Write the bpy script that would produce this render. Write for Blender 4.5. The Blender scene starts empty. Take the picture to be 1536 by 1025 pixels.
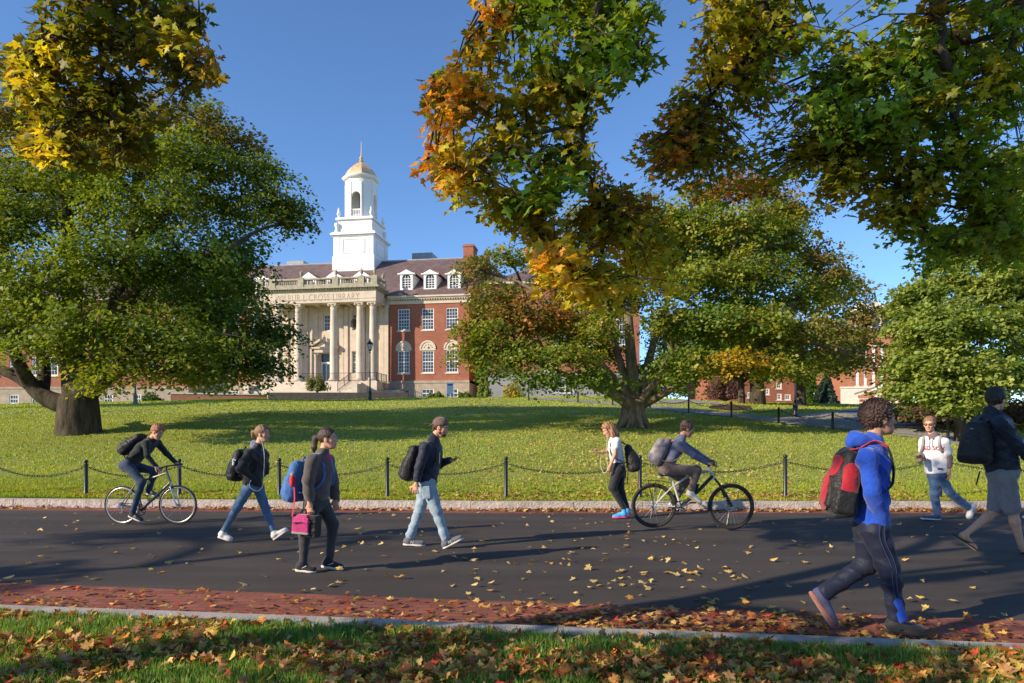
import bpy, math, random
import numpy as np
from mathutils import Vector, Matrix
random.seed(7); RNG=np.random.default_rng(11)
SC=bpy.context.scene; COL=SC.collection
EYE=1.53; HZ=650.0; F=1024.0
def P(px,py,Y): return Vector(((px-768)/F*Y, Y, EYE-(py-HZ)/F*Y))
def tag(o,label=None,cat=None,group=None,kind=None):
    if label: o['label']=label
    if cat: o['category']=cat
    if group: o['group']=group
    if kind: o['kind']=kind
    return o
def empty(name,loc=(0,0,0),rz=0,parent=None):
    o=bpy.data.objects.new(name,None); COL.objects.link(o); o.location=loc; o.rotation_euler=(0,0,rz)
    o.empty_display_size=.2
    if parent: o.parent=parent
    return o
def link(name,me,mats,parent=None,loc=None):
    o=bpy.data.objects.new(name,me); COL.objects.link(o)
    if not isinstance(mats,(list,tuple)): mats=[mats]
    for m in mats: me.materials.append(m)
    if parent is not None:
        o.parent=parent
        # world-space meshes: cancel out an unrotated parent's location
    if loc is not None: o.location=loc
    return o
def rel(o,parent):
    """parent o whose mesh is in world space under an Empty with a location"""
    o.parent=parent; l=parent.location
    o.location=(-l[0],-l[1],-l[2]); return o
def npmesh(name,V,loops,starts,totals,smooth=False):
    me=bpy.data.meshes.new(name)
    me.vertices.add(len(V)); me.vertices.foreach_set('co',np.asarray(V,dtype=np.float32).ravel())
    me.loops.add(len(loops)); me.loops.foreach_set('vertex_index',np.asarray(loops,dtype=np.int32))
    me.polygons.add(len(starts)); me.polygons.foreach_set('loop_start',np.asarray(starts,dtype=np.int32))
    if smooth: me.polygons.foreach_set('use_smooth',np.ones(len(starts),dtype=bool))
    me.update(calc_edges=True); return me
def nppoly(name,V,Fa,smooth=False):
    Fa=np.asarray(Fa); n,k=Fa.shape
    return npmesh(name,V,Fa.ravel(),np.arange(n)*k,np.full(n,k),smooth)

# ---------------------------------------------------------------- materials
def newmat(name):
    m=bpy.data.materials.new(name); m.use_nodes=True; nt=m.node_tree; b=nt.nodes['Principled BSDF']
    return m,nt,b
def N(nt,t,**k):
    n=nt.nodes.new(t)
    for a,v in k.items():
        if a in n.inputs: n.inputs[a].default_value=v
        else: setattr(n,a,v)
    return n
def coords(nt,kind='Object'):
    if kind=='World':
        g=nt.nodes.new('ShaderNodeNewGeometry'); return g.outputs['Position']
    t=nt.nodes.new('ShaderNodeTexCoord'); return t.outputs[kind]
def ramp(nt,fac,stops):
    r=nt.nodes.new('ShaderNodeValToRGB'); e=r.color_ramp.elements
    while len(e)<len(stops): e.new(.5)
    for i,(p,c) in enumerate(stops): e[i].position=p; e[i].color=(*c,1)
    nt.links.new(fac,r.inputs[0]); return r.outputs[0]
def mixc(nt,fac,a,b,mode='MIX'):
    m=nt.nodes.new('ShaderNodeMix'); m.data_type='RGBA'; m.blend_type=mode
    for i,v in ((0,fac),(6,a),(7,b)):
        if hasattr(v,'is_output') or isinstance(v,bpy.types.NodeSocket): nt.links.new(v,m.inputs[i])
        elif i==0: m.inputs[0].default_value=v
        else: m.inputs[i].default_value=(*v,1)
    return m.outputs[2]
def bump(nt,b,h,strength=.3,dist=.01):
    n=nt.nodes.new('ShaderNodeBump'); n.inputs['Strength'].default_value=strength; n.inputs['Distance'].default_value=dist
    nt.links.new(h,n.inputs['Height']); nt.links.new(n.outputs[0],b.inputs['Normal'])
def noise(nt,co,scale,detail=4,rough=.55):
    n=N(nt,'ShaderNodeTexNoise',Scale=scale,Detail=detail,Roughness=rough); nt.links.new(co,n.inputs['Vector']); return n.outputs[0]
def mat(name,c,rough=.7,var=.15,scale=6,bs=0,bd=.01,bscale=None,metal=0,spec=.5,kind='Object',sheen=0):
    m,nt,b=newmat(name); co=coords(nt,kind)
    n=noise(nt,co,scale)
    lo=tuple(max(0,x*(1-var)) for x in c); hi=tuple(min(1,x*(1+var)) for x in c)
    nt.links.new(ramp(nt,n,[(.3,lo),(.7,hi)]),b.inputs['Base Color'])
    b.inputs['Roughness'].default_value=rough; b.inputs['Metallic'].default_value=metal
    b.inputs['Specular IOR Level'].default_value=spec
    if sheen: b.inputs['Sheen Weight'].default_value=sheen
    if bs: bump(nt,b,noise(nt,co,bscale or scale*5,5),bs,bd)
    return m
def brickmat(name,c1,c2,mortar,bw=.21,bh=.07,kind='Object',flat=False,msize=.012,bs=.4):
    m,nt,b=newmat(name); co=coords(nt,kind)
    if flat: v=co
    else:
        s=nt.nodes.new('ShaderNodeSeparateXYZ'); nt.links.new(co,s.inputs[0])
        a=N(nt,'ShaderNodeMath',operation='ADD'); nt.links.new(s.outputs[0],a.inputs[0]); nt.links.new(s.outputs[1],a.inputs[1])
        cc=nt.nodes.new('ShaderNodeCombineXYZ'); nt.links.new(a.outputs[0],cc.inputs[0]); nt.links.new(s.outputs[2],cc.inputs[1]); v=cc.outputs[0]
    br=N(nt,'ShaderNodeTexBrick',Scale=1.0); nt.links.new(v,br.inputs['Vector'])
    br.inputs['Color1'].default_value=(*c1,1); br.inputs['Color2'].default_value=(*c2,1); br.inputs['Mortar'].default_value=(*mortar,1)
    br.inputs['Brick Width'].default_value=bw; br.inputs['Row Height'].default_value=bh; br.inputs['Mortar Size'].default_value=msize
    n=noise(nt,co,.35,5,.6); n2=noise(nt,co,3,3)
    c=mixc(nt,1,br.outputs[0],ramp(nt,n,[(.3,(.78,.74,.74)),(.7,(1.1,1.08,1.05))]),'MULTIPLY')
    c=mixc(nt,1,c,ramp(nt,n2,[(.3,(.86,.86,.86)),(.7,(1.1,1.1,1.1))]),'MULTIPLY')
    nt.links.new(c,b.inputs['Base Color']); b.inputs['Roughness'].default_value=.85; b.inputs['Specular IOR Level'].default_value=.25
    iv=N(nt,'ShaderNodeMath',operation='SUBTRACT'); iv.inputs[0].default_value=1; nt.links.new(br.outputs['Fac'],iv.inputs[1])
    bump(nt,b,iv.outputs[0],bs,.006)
    return m
def glassmat(name,c=(.02,.03,.045),rough=.06):
    m,nt,b=newmat(name); co=coords(nt,'Object')
    n=noise(nt,co,.5,2)
    nt.links.new(ramp(nt,n,[(.35,c),(.7,tuple(x*2.6 for x in c))]),b.inputs['Base Color'])
    b.inputs['Roughness'].default_value=rough; b.inputs['Specular IOR Level'].default_value=.5; b.inputs['IOR'].default_value=1.45
    bump(nt,b,noise(nt,co,1.1,2),.12,.05)
    return m
M={}
M['brick']=brickmat('red brick',(.37,.105,.06),(.28,.075,.045),(.30,.2,.15),msize=.009)
M['stone']=mat('pale limestone',(.57,.49,.40),.85,.12,1.2,.2,.01,14,spec=.2)
M['stoneg']=mat('weathered limestone',(.35,.32,.24),.9,.25,3,.3,.01,14,spec=.2)
M['stoneb']=mat('granite base',(.36,.30,.24),.9,.2,1.5,.3,.02,8,spec=.2)
M['white']=mat('white paint',(.80,.79,.77),.55,.04,2,.05,.005)
M['gold']=mat('gilded copper',(.62,.45,.27),.55,.18,2.5,.1,.02,6,metal=.25)
M['glass']=glassmat('window glass')
M['lead']=mat('grey lead',(.30,.31,.33),.6,.15,2)
M['black']=mat('black paint',(.012,.013,.015),.4,.2,20,.1,.002)
M['iron']=mat('black iron',(.02,.02,.022),.45,.3,12,.15,.003)
M['dark']=mat('dark doorway',(.02,.02,.02),.9)
def slate():
    m,nt,b=newmat('purple slate'); co=coords(nt)
    mp=N(nt,'ShaderNodeMapping'); nt.links.new(co,mp.inputs[0])
    br=N(nt,'ShaderNodeTexBrick',Scale=1.0); nt.links.new(mp.outputs[0],br.inputs['Vector'])
    br.inputs['Color1'].default_value=(.12,.082,.078,1); br.inputs['Color2'].default_value=(.20,.135,.12,1); br.inputs['Mortar'].default_value=(.06,.045,.045,1)
    br.inputs['Brick Width'].default_value=.42; br.inputs['Row Height'].default_value=.2; br.inputs['Mortar Size'].default_value=.014
    n=noise(nt,co,1.0,4)
    nt.links.new(mixc(nt,1,br.outputs[0],ramp(nt,n,[(.3,(.75,.75,.78)),(.7,(1.15,1.1,1.08))]),'MULTIPLY'),b.inputs['Base Color'])
    b.inputs['Roughness'].default_value=.75; bump(nt,b,br.outputs['Fac'],.4,-.01); return m
M['slate']=slate()
M['slateg']=mat('grey slate',(.20,.205,.19),.75,.2,1.5,.2,.02,10)

# ---------------------------------------------------------------- mesh builder
class MB:
    def __init__(s): s.v=[]; s.f=[]; s.sm=[]
    def add(s,vs,fs,sm=False):
        o=len(s.v); s.v+= [tuple(x) for x in vs]
        for f in fs: s.f.append(tuple(i+o for i in f)); s.sm.append(sm)
        return s
    def box(s,x0,x1,y0,y1,z0,z1):
        return s.add([(x,y,z) for z in (z0,z1) for y in (y0,y1) for x in (x0,x1)],
            [(0,2,3,1),(4,5,7,6),(0,1,5,4),(1,3,7,5),(3,2,6,7),(2,0,4,6)])
    def hexa(s,b,t): # two quads ccw
        return s.add(list(b)+list(t),[(3,2,1,0),(4,5,6,7),(0,1,5,4),(1,2,6,5),(2,3,7,6),(3,0,4,7)])
    def prism(s,poly,ax,d0,d1):
        """poly: list of 2D; ax: axis of extrusion 0/1/2"""
        n=len(poly)
        def mk(p,d):
            if ax==1: return (p[0],d,p[1])
            if ax==0: return (d,p[0],p[1])
            return (p[0],p[1],d)
        vs=[mk(p,d0) for p in poly]+[mk(p,d1) for p in poly]
        return s.add(vs,[tuple(range(n-1,-1,-1)),tuple(range(n,2*n))]+[(i,(i+1)%n,n+(i+1)%n,n+i) for i in range(n)])
    def tube(s,pts,r,seg=8,flat=None,cap=True):
        pts=[Vector(p) for p in pts]; n=len(pts)
        if not hasattr(r,'__len__'): r=[r]*n
        vs=[]; prev=None
        for i,p in enumerate(pts):
            d=(pts[min(i+1,n-1)]-pts[max(i-1,0)]); 
            if d.length<1e-9: d=Vector((0,0,1))
            d.normalize()
            if prev is None:
                a=Vector((0,0,1)) if abs(d.z)<.9 else Vector((1,0,0)); x=d.cross(a).normalized()
                if flat is not None: x=(Vector(flat)-d*d.dot(Vector(flat))).normalized()
            else: x=(prev-d*prev.dot(d)).normalized()
            prev=x; y=d.cross(x)
            k=1 if flat is None else .3
            for j in range(seg):
                t=2*math.pi*j/seg; vs.append(p+x*math.cos(t)*r[i]+y*math.sin(t)*r[i]*k)
        fs=[]
        for i in range(n-1):
            for j in range(seg):
                a=i*seg+j; b=i*seg+(j+1)%seg; fs.append((a,b,b+seg,a+seg))
        s.add(vs,fs,True)
        if cap:
            o=len(s.v)-n*seg
            s.f.append(tuple(o+j for j in range(seg-1,-1,-1))); s.sm.append(False)
            s.f.append(tuple(o+(n-1)*seg+j for j in range(seg))); s.sm.append(False)
        return s
    def lathe(s,prof,c=(0,0,0),seg=16,sm=True,rot=0,sc=(1,1)):
        n=len(prof); vs=[]
        for r,z in prof:
            for j in range(seg):
                t=2*math.pi*(j+rot)/seg; vs.append((c[0]+r*sc[0]*math.cos(t),c[1]+r*sc[1]*math.sin(t),c[2]+z))
        fs=[(i*seg+j,i*seg+(j+1)%seg,(i+1)*seg+(j+1)%seg,(i+1)*seg+j) for i in range(n-1) for j in range(seg)]
        s.add(vs,fs,sm); o=len(s.v)-n*seg
        s.f.append(tuple(o+j for j in range(seg-1,-1,-1))); s.sm.append(False)
        s.f.append(tuple(o+(n-1)*seg+j for j in range(seg))); s.sm.append(False)
        return s
    def torus(s,c,R,r,ax,seg=40,rs=8,sy=1):
        """ax: axis normal vector"""
        z=Vector(ax).normalized(); x=z.cross(Vector((0,0,1)));
        if x.length<1e-4: x=Vector((1,0,0))
        x.normalize(); y=z.cross(x); c=Vector(c); vs=[]
        for i in range(seg):
            t=2*math.pi*i/seg; d=x*math.cos(t)+y*math.sin(t)
            for j in range(rs):
                u=2*math.pi*j/rs; vs.append(c+d*(R+r*math.cos(u))+z*(r*sy*math.sin(u)))
        return s.add(vs,[(i*rs+j,((i+1)%seg)*rs+j,((i+1)%seg)*rs+(j+1)%rs,i*rs+(j+1)%rs) for i in range(seg) for j in range(rs)],True)
    def mesh(s,name):
        me=bpy.data.meshes.new(name); me.from_pydata(s.v,[],s.f)
        me.polygons.foreach_set('use_smooth',s.sm); me.update(); 
        return me
    def build(s,name,m,parent=None,local=True):
        me=s.mesh(name); o=link(name,me,m)
        if any(s.sm):
            try: me.set_sharp_from_angle(angle=math.radians(45))
            except Exception: pass
        if parent is not None:
            if local: o.parent=parent
            else: rel(o,parent)
        return o
def bx(name,m,parent,*b): return MB().box(*b).build(name,m,parent)

# ---------------------------------------------------------------- ground shape
def sm01(t): t=np.clip(t,0,1); return t*t*(3-2*t)
KY=np.array([0,13.8,18,22,27,34,42,50,58,66,90,400.]); KZ=np.array([.15,.16,.5,.98,1.64,2.50,3.32,4.05,4.50,4.62,5.0,5.2])
def nearcurb(X): return 4.95-.134*X
def brickedge(X): return 6.2-.15*X
def farcurb(X): return 13.6-.05*np.minimum(X,0)
def T(X,Y):
    X=np.asarray(X,dtype=float); Y=np.asarray(Y,dtype=float)
    z=np.interp(Y,KY,KZ)
    f=1-.15*sm01((-X-15)/30)*sm01((Y-20)/25)-.12*sm01((X-6)/25)*sm01((Y-20)/20)
    z=.15+(z-.15)*f
    w=sm01((Y-18)/15)
    z=z+w*(.10*np.sin(X*.17+1)*np.cos(Y*.11)+.05*np.sin(X*.43+Y*.2))
    return z
def Tz(x,y): return float(T(x,y))
def ground(px,py):
    t=(px-768)/F; k=(py-HZ)/F; Y=14.0; prev=None
    while Y<140:
        z=EYE-k*Y; g=Tz(t*Y,Y)
        if g>=z: return Vector((t*Y,Y,g))
        Y+=.1
    return Vector((t*60,60,Tz(t*60,60)))
def gridmesh(name,xs,yfun,ny,zfun,m,kind='structure'):
    """sheet between two curves yfun=(lo,hi) sampled at xs"""
    V=[];nx=len(xs)
    for j in range(ny+1):
        for x in xs:
            lo=yfun[0](x); hi=yfun[1](x); y=lo+(hi-lo)*j/ny; V.append((x,y,zfun(x,y)))
    Fa=[(j*nx+i,j*nx+i+1,(j+1)*nx+i+1,(j+1)*nx+i) for j in range(ny) for i in range(nx-1)]
    me=nppoly(name,np.array(V),np.array(Fa),True); o=link(name,me,m); o['kind']=kind; return o

def grassmat():
    m,nt,b=newmat('lawn grass'); co=coords(nt,'World')
    mp=N(nt,'ShaderNodeMapping'); mp.inputs['Scale'].default_value=(1,1,1); nt.links.new(co,mp.inputs[0])
    n1=noise(nt,mp.outputs[0],.35,5,.6); n2=noise(nt,mp.outputs[0],7,4,.7); n3=noise(nt,mp.outputs[0],40,2,.7)
    c=ramp(nt,n1,[(.3,(.18,.23,.014)),(.5,(.24,.29,.018)),(.72,(.31,.31,.03))])
    c=mixc(nt,1,c,ramp(nt,n2,[(.3,(.66,.72,.6)),(.7,(1.25,1.2,1.15))]),'MULTIPLY')
    c=mixc(nt,1,c,ramp(nt,n3,[(.3,(.55,.6,.5)),(.7,(1.4,1.35,1.3))]),'MULTIPLY')
    nt.links.new(c,b.inputs['Base Color']); b.inputs['Roughness'].default_value=.9; b.inputs['Specular IOR Level'].default_value=.15
    b.inputs['Sheen Weight'].default_value=.15
    bump(nt,b,noise(nt,co,30,4,.8),.9,.05); return m
M['lawn']=grassmat()
def asphalt():
    m,nt,b=newmat('asphalt'); co=coords(nt,'World')
    n1=noise(nt,co,.5,5,.6); n3=noise(nt,co,160,2,.8)
    c=ramp(nt,n1,[(.3,(.050,.043,.039)),(.7,(.070,.060,.054))])
    c=mixc(nt,1,c,ramp(nt,n3,[(.32,(.45,.45,.45)),(.55,(1,1,1)),(.72,(2.8,2.6,2.4))]),'MULTIPLY')
    mp=N(nt,'ShaderNodeMapping'); mp.inputs['Scale'].default_value=(.25,2.5,1); nt.links.new(co,mp.inputs[0])
    c=mixc(nt,1,c,ramp(nt,noise(nt,mp.outputs[0],.8,4),[(.35,(.80,.80,.81)),(.65,(1.18,1.16,1.13))]),'MULTIPLY')
    nt.links.new(c,b.inputs['Base Color']); b.inputs['Roughness'].default_value=.8; b.inputs['Specular IOR Level'].default_value=.3
    bump(nt,b,noise(nt,co,120,3,.8),.5,.006); return m
M['asphalt']=asphalt()
M['paver']=brickmat('red clay paver',(.33,.115,.075),(.22,.07,.05),(.11,.08,.065),bw=.205,bh=.10,kind='World',flat=True,msize=.006,bs=.6)
M['curb']=mat('granite kerb',(.36,.33,.31),.85,.22,5,.6,.01,60,kind='World',spec=.25)
M['curbfar']=mat('rough granite kerb',(.46,.40,.36),.85,.25,9,.9,.03,25,kind='World',spec=.25)
M['path']=mat('grey concrete path',(.26,.245,.25),.9,.15,1.5,.3,.01,40,kind='World',spec=.2)
M['mulch']=mat('bark mulch',(.075,.04,.025),.95,.4,6,.8,.03,30,kind='World',spec=.1)

def setting():
    xs=np.linspace(-60,60,61)
    lin=lambda a:(lambda x:a)
    # one ground sheet reaching the horizon; road laid into it
    o=gridmesh('road',xs,(lambda x:brickedge(x),lambda x:13.05-.05*min(x,0)),8,lambda x,y:0.0,M['asphalt'])
    gridmesh('brick_gutter_near',xs,(lambda x:nearcurb(x)-.02,lambda x:brickedge(x)),2,lambda x,y:0.0,M['paver']).name='brick_pavement'
    gridmesh('brick_pavement',xs,(lambda x:13.05-.05*min(x,0),lambda x:farcurb(x)+.02),2,lambda x,y:0.0,M['paver'])
    # lawns
    ys=np.concatenate([np.linspace(14,70,113),np.linspace(72,140,30),[180,250,400,900,2500]]); xs2=np.concatenate([[-2500,-900,-400,-200],np.linspace(-110,110,221),[200,400,900,2500]])
    X,Y=np.meshgrid(xs2,ys); Z=T(X,Y)
    Yf=Y.copy(); Yf[0,:]=farcurb(xs2)+.2; Z[0,:]=.16
    V=np.stack([X.ravel(),Yf.ravel(),Z.ravel()],1); nx=len(xs2); ny=len(ys)
    i,j=np.meshgrid(np.arange(nx-1),np.arange(ny-1)); a=(j*nx+i).ravel()
    me=nppoly('lawn',V,np.stack([a,a+1,a+nx+1,a+nx],1),True); link('lawn',me,M['lawn'])['kind']='structure'
    gridmesh('lawn',np.linspace(-60,60,241),(lambda x:-60,lambda x:nearcurb(x)-.22),80,lambda x,y:.125+.012*math.sin(x*3)*math.sin(y*2.3),M['soil'])
    # kerbs: individual stones read as one run
    for nm,fn,w0,w1,h,m in (('kerb',nearcurb,-.22,0,.15,'curb'),('kerb',farcurb,0,.2,.165,'curbfar')):
        mb=MB(); x=-40.0; r=random.Random(3)
        while x<40:
            L=1.9+r.random()*.5; x1=x+L-.008; y0,y1=float(fn(x)),float(fn(x1)); hh=h+r.uniform(-.004,.004)
            n=6; 
            for k in range(n):
                xa=x+(x1-x)*k/n; xb=x+(x1-x)*(k+1)/n; ya=float(fn(xa)); yb=float(fn(xb)); j=r.uniform(-.006,.006) if m=='curbfar' else 0
                mb.hexa([(xa,ya+w0+j,-.05),(xb,yb+w0+j,-.05),(xb,yb+w1,-.05),(xa,ya+w1,-.05)],[(xa,ya+w0+.012+j,hh),(xb,yb+w0+.012+j,hh),(xb,yb+w1-.012,hh),(xa,ya+w1-.012,hh)])
            x+=L
        mb.build(nm,M[m])['kind']='structure'
def strip(name,pairs,m,lift=.03,sub=6):
    """pairs: [(px,py_lower,px,py_upper)] -> draped strip"""
    L=[ground(a,b) for a,b,c,d in pairs]; U=[ground(c,d) for a,b,c,d in pairs]
    V=[];n=0
    for i in range(len(L)-1):
        for k in range(sub+(i==len(L)-2)):
            t=k/sub; l=L[i].lerp(L[i+1],t); u=U[i].lerp(U[i+1],t)
            for q in range(7):
                p=l.lerp(u,q/6); V.append((p.x,p.y,Tz(p.x,p.y)+lift))
            n+=1
    Fa=[(i*7+q,(i+1)*7+q,(i+1)*7+q+1,i*7+q+1) for i in range(n-1) for q in range(6)]
    o=link(name,nppoly(name,np.array(V),np.array(Fa),True),m); o['kind']='structure'; return o
M['soil']=mat('turf soil',(.055,.06,.02),.95,.4,8,.5,.02,40,kind='World',spec=.1)
def paths():
    strip('path',[(790,598.6,790,597.2),(868,604,868,601),(919,608,919,604.5),(975,613.5,975,608.5),(1033,620,1033,614),(1097,626.5,1097,620.5),(1168,635.5,1168,627.5),(1232,642,1238,618.5),(1290,647,1290,618),(1340,654,1340,620),(1400,662,1400,645),(1450,672,1450,651),(1560,690,1560,660)],M['path'])
    strip('path',[(975,606,975,603.5),(1040,605.5,1040,601),(1095,608.5,1093,607)],M['path'],.04)
    strip('path',[(1255,618,1290,619),(1290,611,1325,612),(1296,606,1345,606),(1300,603,1370,603)],M['path'],.05)
    strip('mulch',[(1062,613,1068,609),(1095,616.5,1095,608.5),(1128,615,1125,610)],M['mulch'],.045)
# ================================================================ buildings
class Frame:
    def __init__(s,px,Y,deg):
        s.X0=(px-768)/F*Y; s.Y0=Y; s.t=math.radians(deg); s.c=math.cos(s.t); s.s=math.sin(s.t)
    def a(s,px,b):
        t=(px-768)/F; return (t*(s.Y0+b*s.c)-s.X0-b*s.s)/(s.c+t*s.s)
    def Y(s,a,b): return s.Y0-a*s.s+b*s.c
    def z(s,py,a,b): return EYE+(HZ-py)/F*s.Y(a,b)
    def root(s,name): return empty(name,(s.X0,s.Y0,0),-s.t)
def wall(mb,a0,a1,z0,z1,b,ops,dep=.22,ax='a',sgn=1):
    """wall sheet in plane b (ax 'a') or plane a=b (ax 'b') with rectangular openings and reveals"""
    A=sorted({a0,a1,*[x for o in ops for x in (o[0],o[1]) if a0<x<a1]}); Z=sorted({z0,z1,*[x for o in ops for x in (o[2],o[3]) if z0<x<z1]})
    def pt(a,z,d=0): return (a,b+d*sgn,z) if ax=='a' else (b-d*sgn,a,z)
    for i in range(len(A)-1):
        for j in range(len(Z)-1):
            ca=(A[i]+A[i+1])/2; cz=(Z[j]+Z[j+1])/2
            if any(o[0]<ca<o[1] and o[2]<cz<o[3] for o in ops): continue
            mb.add([pt(A[i],Z[j]),pt(A[i+1],Z[j]),pt(A[i+1],Z[j+1]),pt(A[i],Z[j+1])],[(0,1,2,3)])
    for o in ops:
        x0,x1,y0,y1=o[:4]
        for q in (((x0,y0),(x1,y0)),((x1,y0),(x1,y1)),((x1,y1),(x0,y1)),((x0,y1),(x0,y0))):
            (p0,q0),(p1,q1)=q
            mb.add([pt(p0,q0),pt(p1,q1),pt(p1,q1,dep),pt(p0,q0,dep)],[(0,3,2,1)])
def window(root,a0,a1,z0,z1,b,nx=3,nz=4,fr=.09,dep=.14,sill=True,m='white',ax='a',arch=False):
    mb=MB()
    def B(x0,x1,d0,d1,q0,q1):
        if ax=='a': mb.box(x0,x1,b+d0,b+d1,q0,q1)
        else: mb.box(b-d1,b-d0,x0,x1,q0,q1)
    B(a0+.002,a0+fr,.05,dep,z0,z1); B(a1-fr,a1-.002,.05,dep,z0,z1); B(a0+fr,a1-fr,.05,dep,z0,z0+fr); B(a0+fr,a1-fr,.05,dep,z1-fr,z1-.002)
    zc=(z0+z1)/2; B(a0+fr,a1-fr,.06,dep,zc-.04,zc+.04)
    ia0,ia1,iz0,iz1=a0+fr,a1-fr,z0+fr,z1-fr
    for i in range(1,nx): x=ia0+(ia1-ia0)*i/nx; B(x-.016,x+.016,.083,dep-.01,iz0,iz1)
    for j in range(1,nz):
        if abs(j/nz-.5)<.02: continue
        z=iz0+(iz1-iz0)*j/nz; B(ia0,ia1,.085,dep-.01,z-.016,z+.016)
    w=mb.build('window',M[m],root)
    g=MB()
    if ax=='a': g.box(a0+.01,a1-.01,b+dep-.035,b+dep-.005+.03,z0+.01,z1-.01)
    else: g.box(b-dep-.03,b-dep+.035,a0+.01,a1-.01,z0+.01,z1-.01)
    g.build('pane',M['glass'],w)
    if sill:
        s=MB()
        if ax=='a': s.box(a0-.12,a1+.12,b-.08,b+.05,z0-.16,z0-.003)
        else: s.box(b-.05,b+.08,a0-.12,a1+.12,z0-.16,z0-.003)
        s.build('sill',M['stone'],w)
    return w
def baluster_prof(h): return [(.07,0),(.07,.06*h),(.045,.1*h),(.05,.18*h),(.095,.32*h),(.085,.45*h),(.045,.68*h),(.04,.8*h),(.07,.88*h),(.07,h)]
URN=[(.02,0),(.16,0),(.16,.08),(.07,.14),(.06,.2),(.17,.34),(.2,.5),(.17,.62),(.19,.66),(.12,.72),(.05,.78),(.06,.86),(.01,.98)]
def textobj(name,body,size,m,parent,loc,rot,depth=.01,spacing=1.0,align='CENTER'):
    cu=bpy.data.curves.new(name,'FONT'); cu.body=body; cu.size=size; cu.extrude=depth; cu.align_x=align; cu.align_y='CENTER'; cu.space_character=spacing; cu.offset=-.012 if name=='carved_lettering' else 0
    o=bpy.data.objects.new('tmp',cu); COL.objects.link(o); dg=bpy.context.evaluated_depsgraph_get(); dg.update()
    me=bpy.data.meshes.new_from_object(o.evaluated_get(dg)); bpy.data.objects.remove(o)
    q=link(name,me,m,parent); q.location=loc; q.rotation_euler=rot; return q

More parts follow.
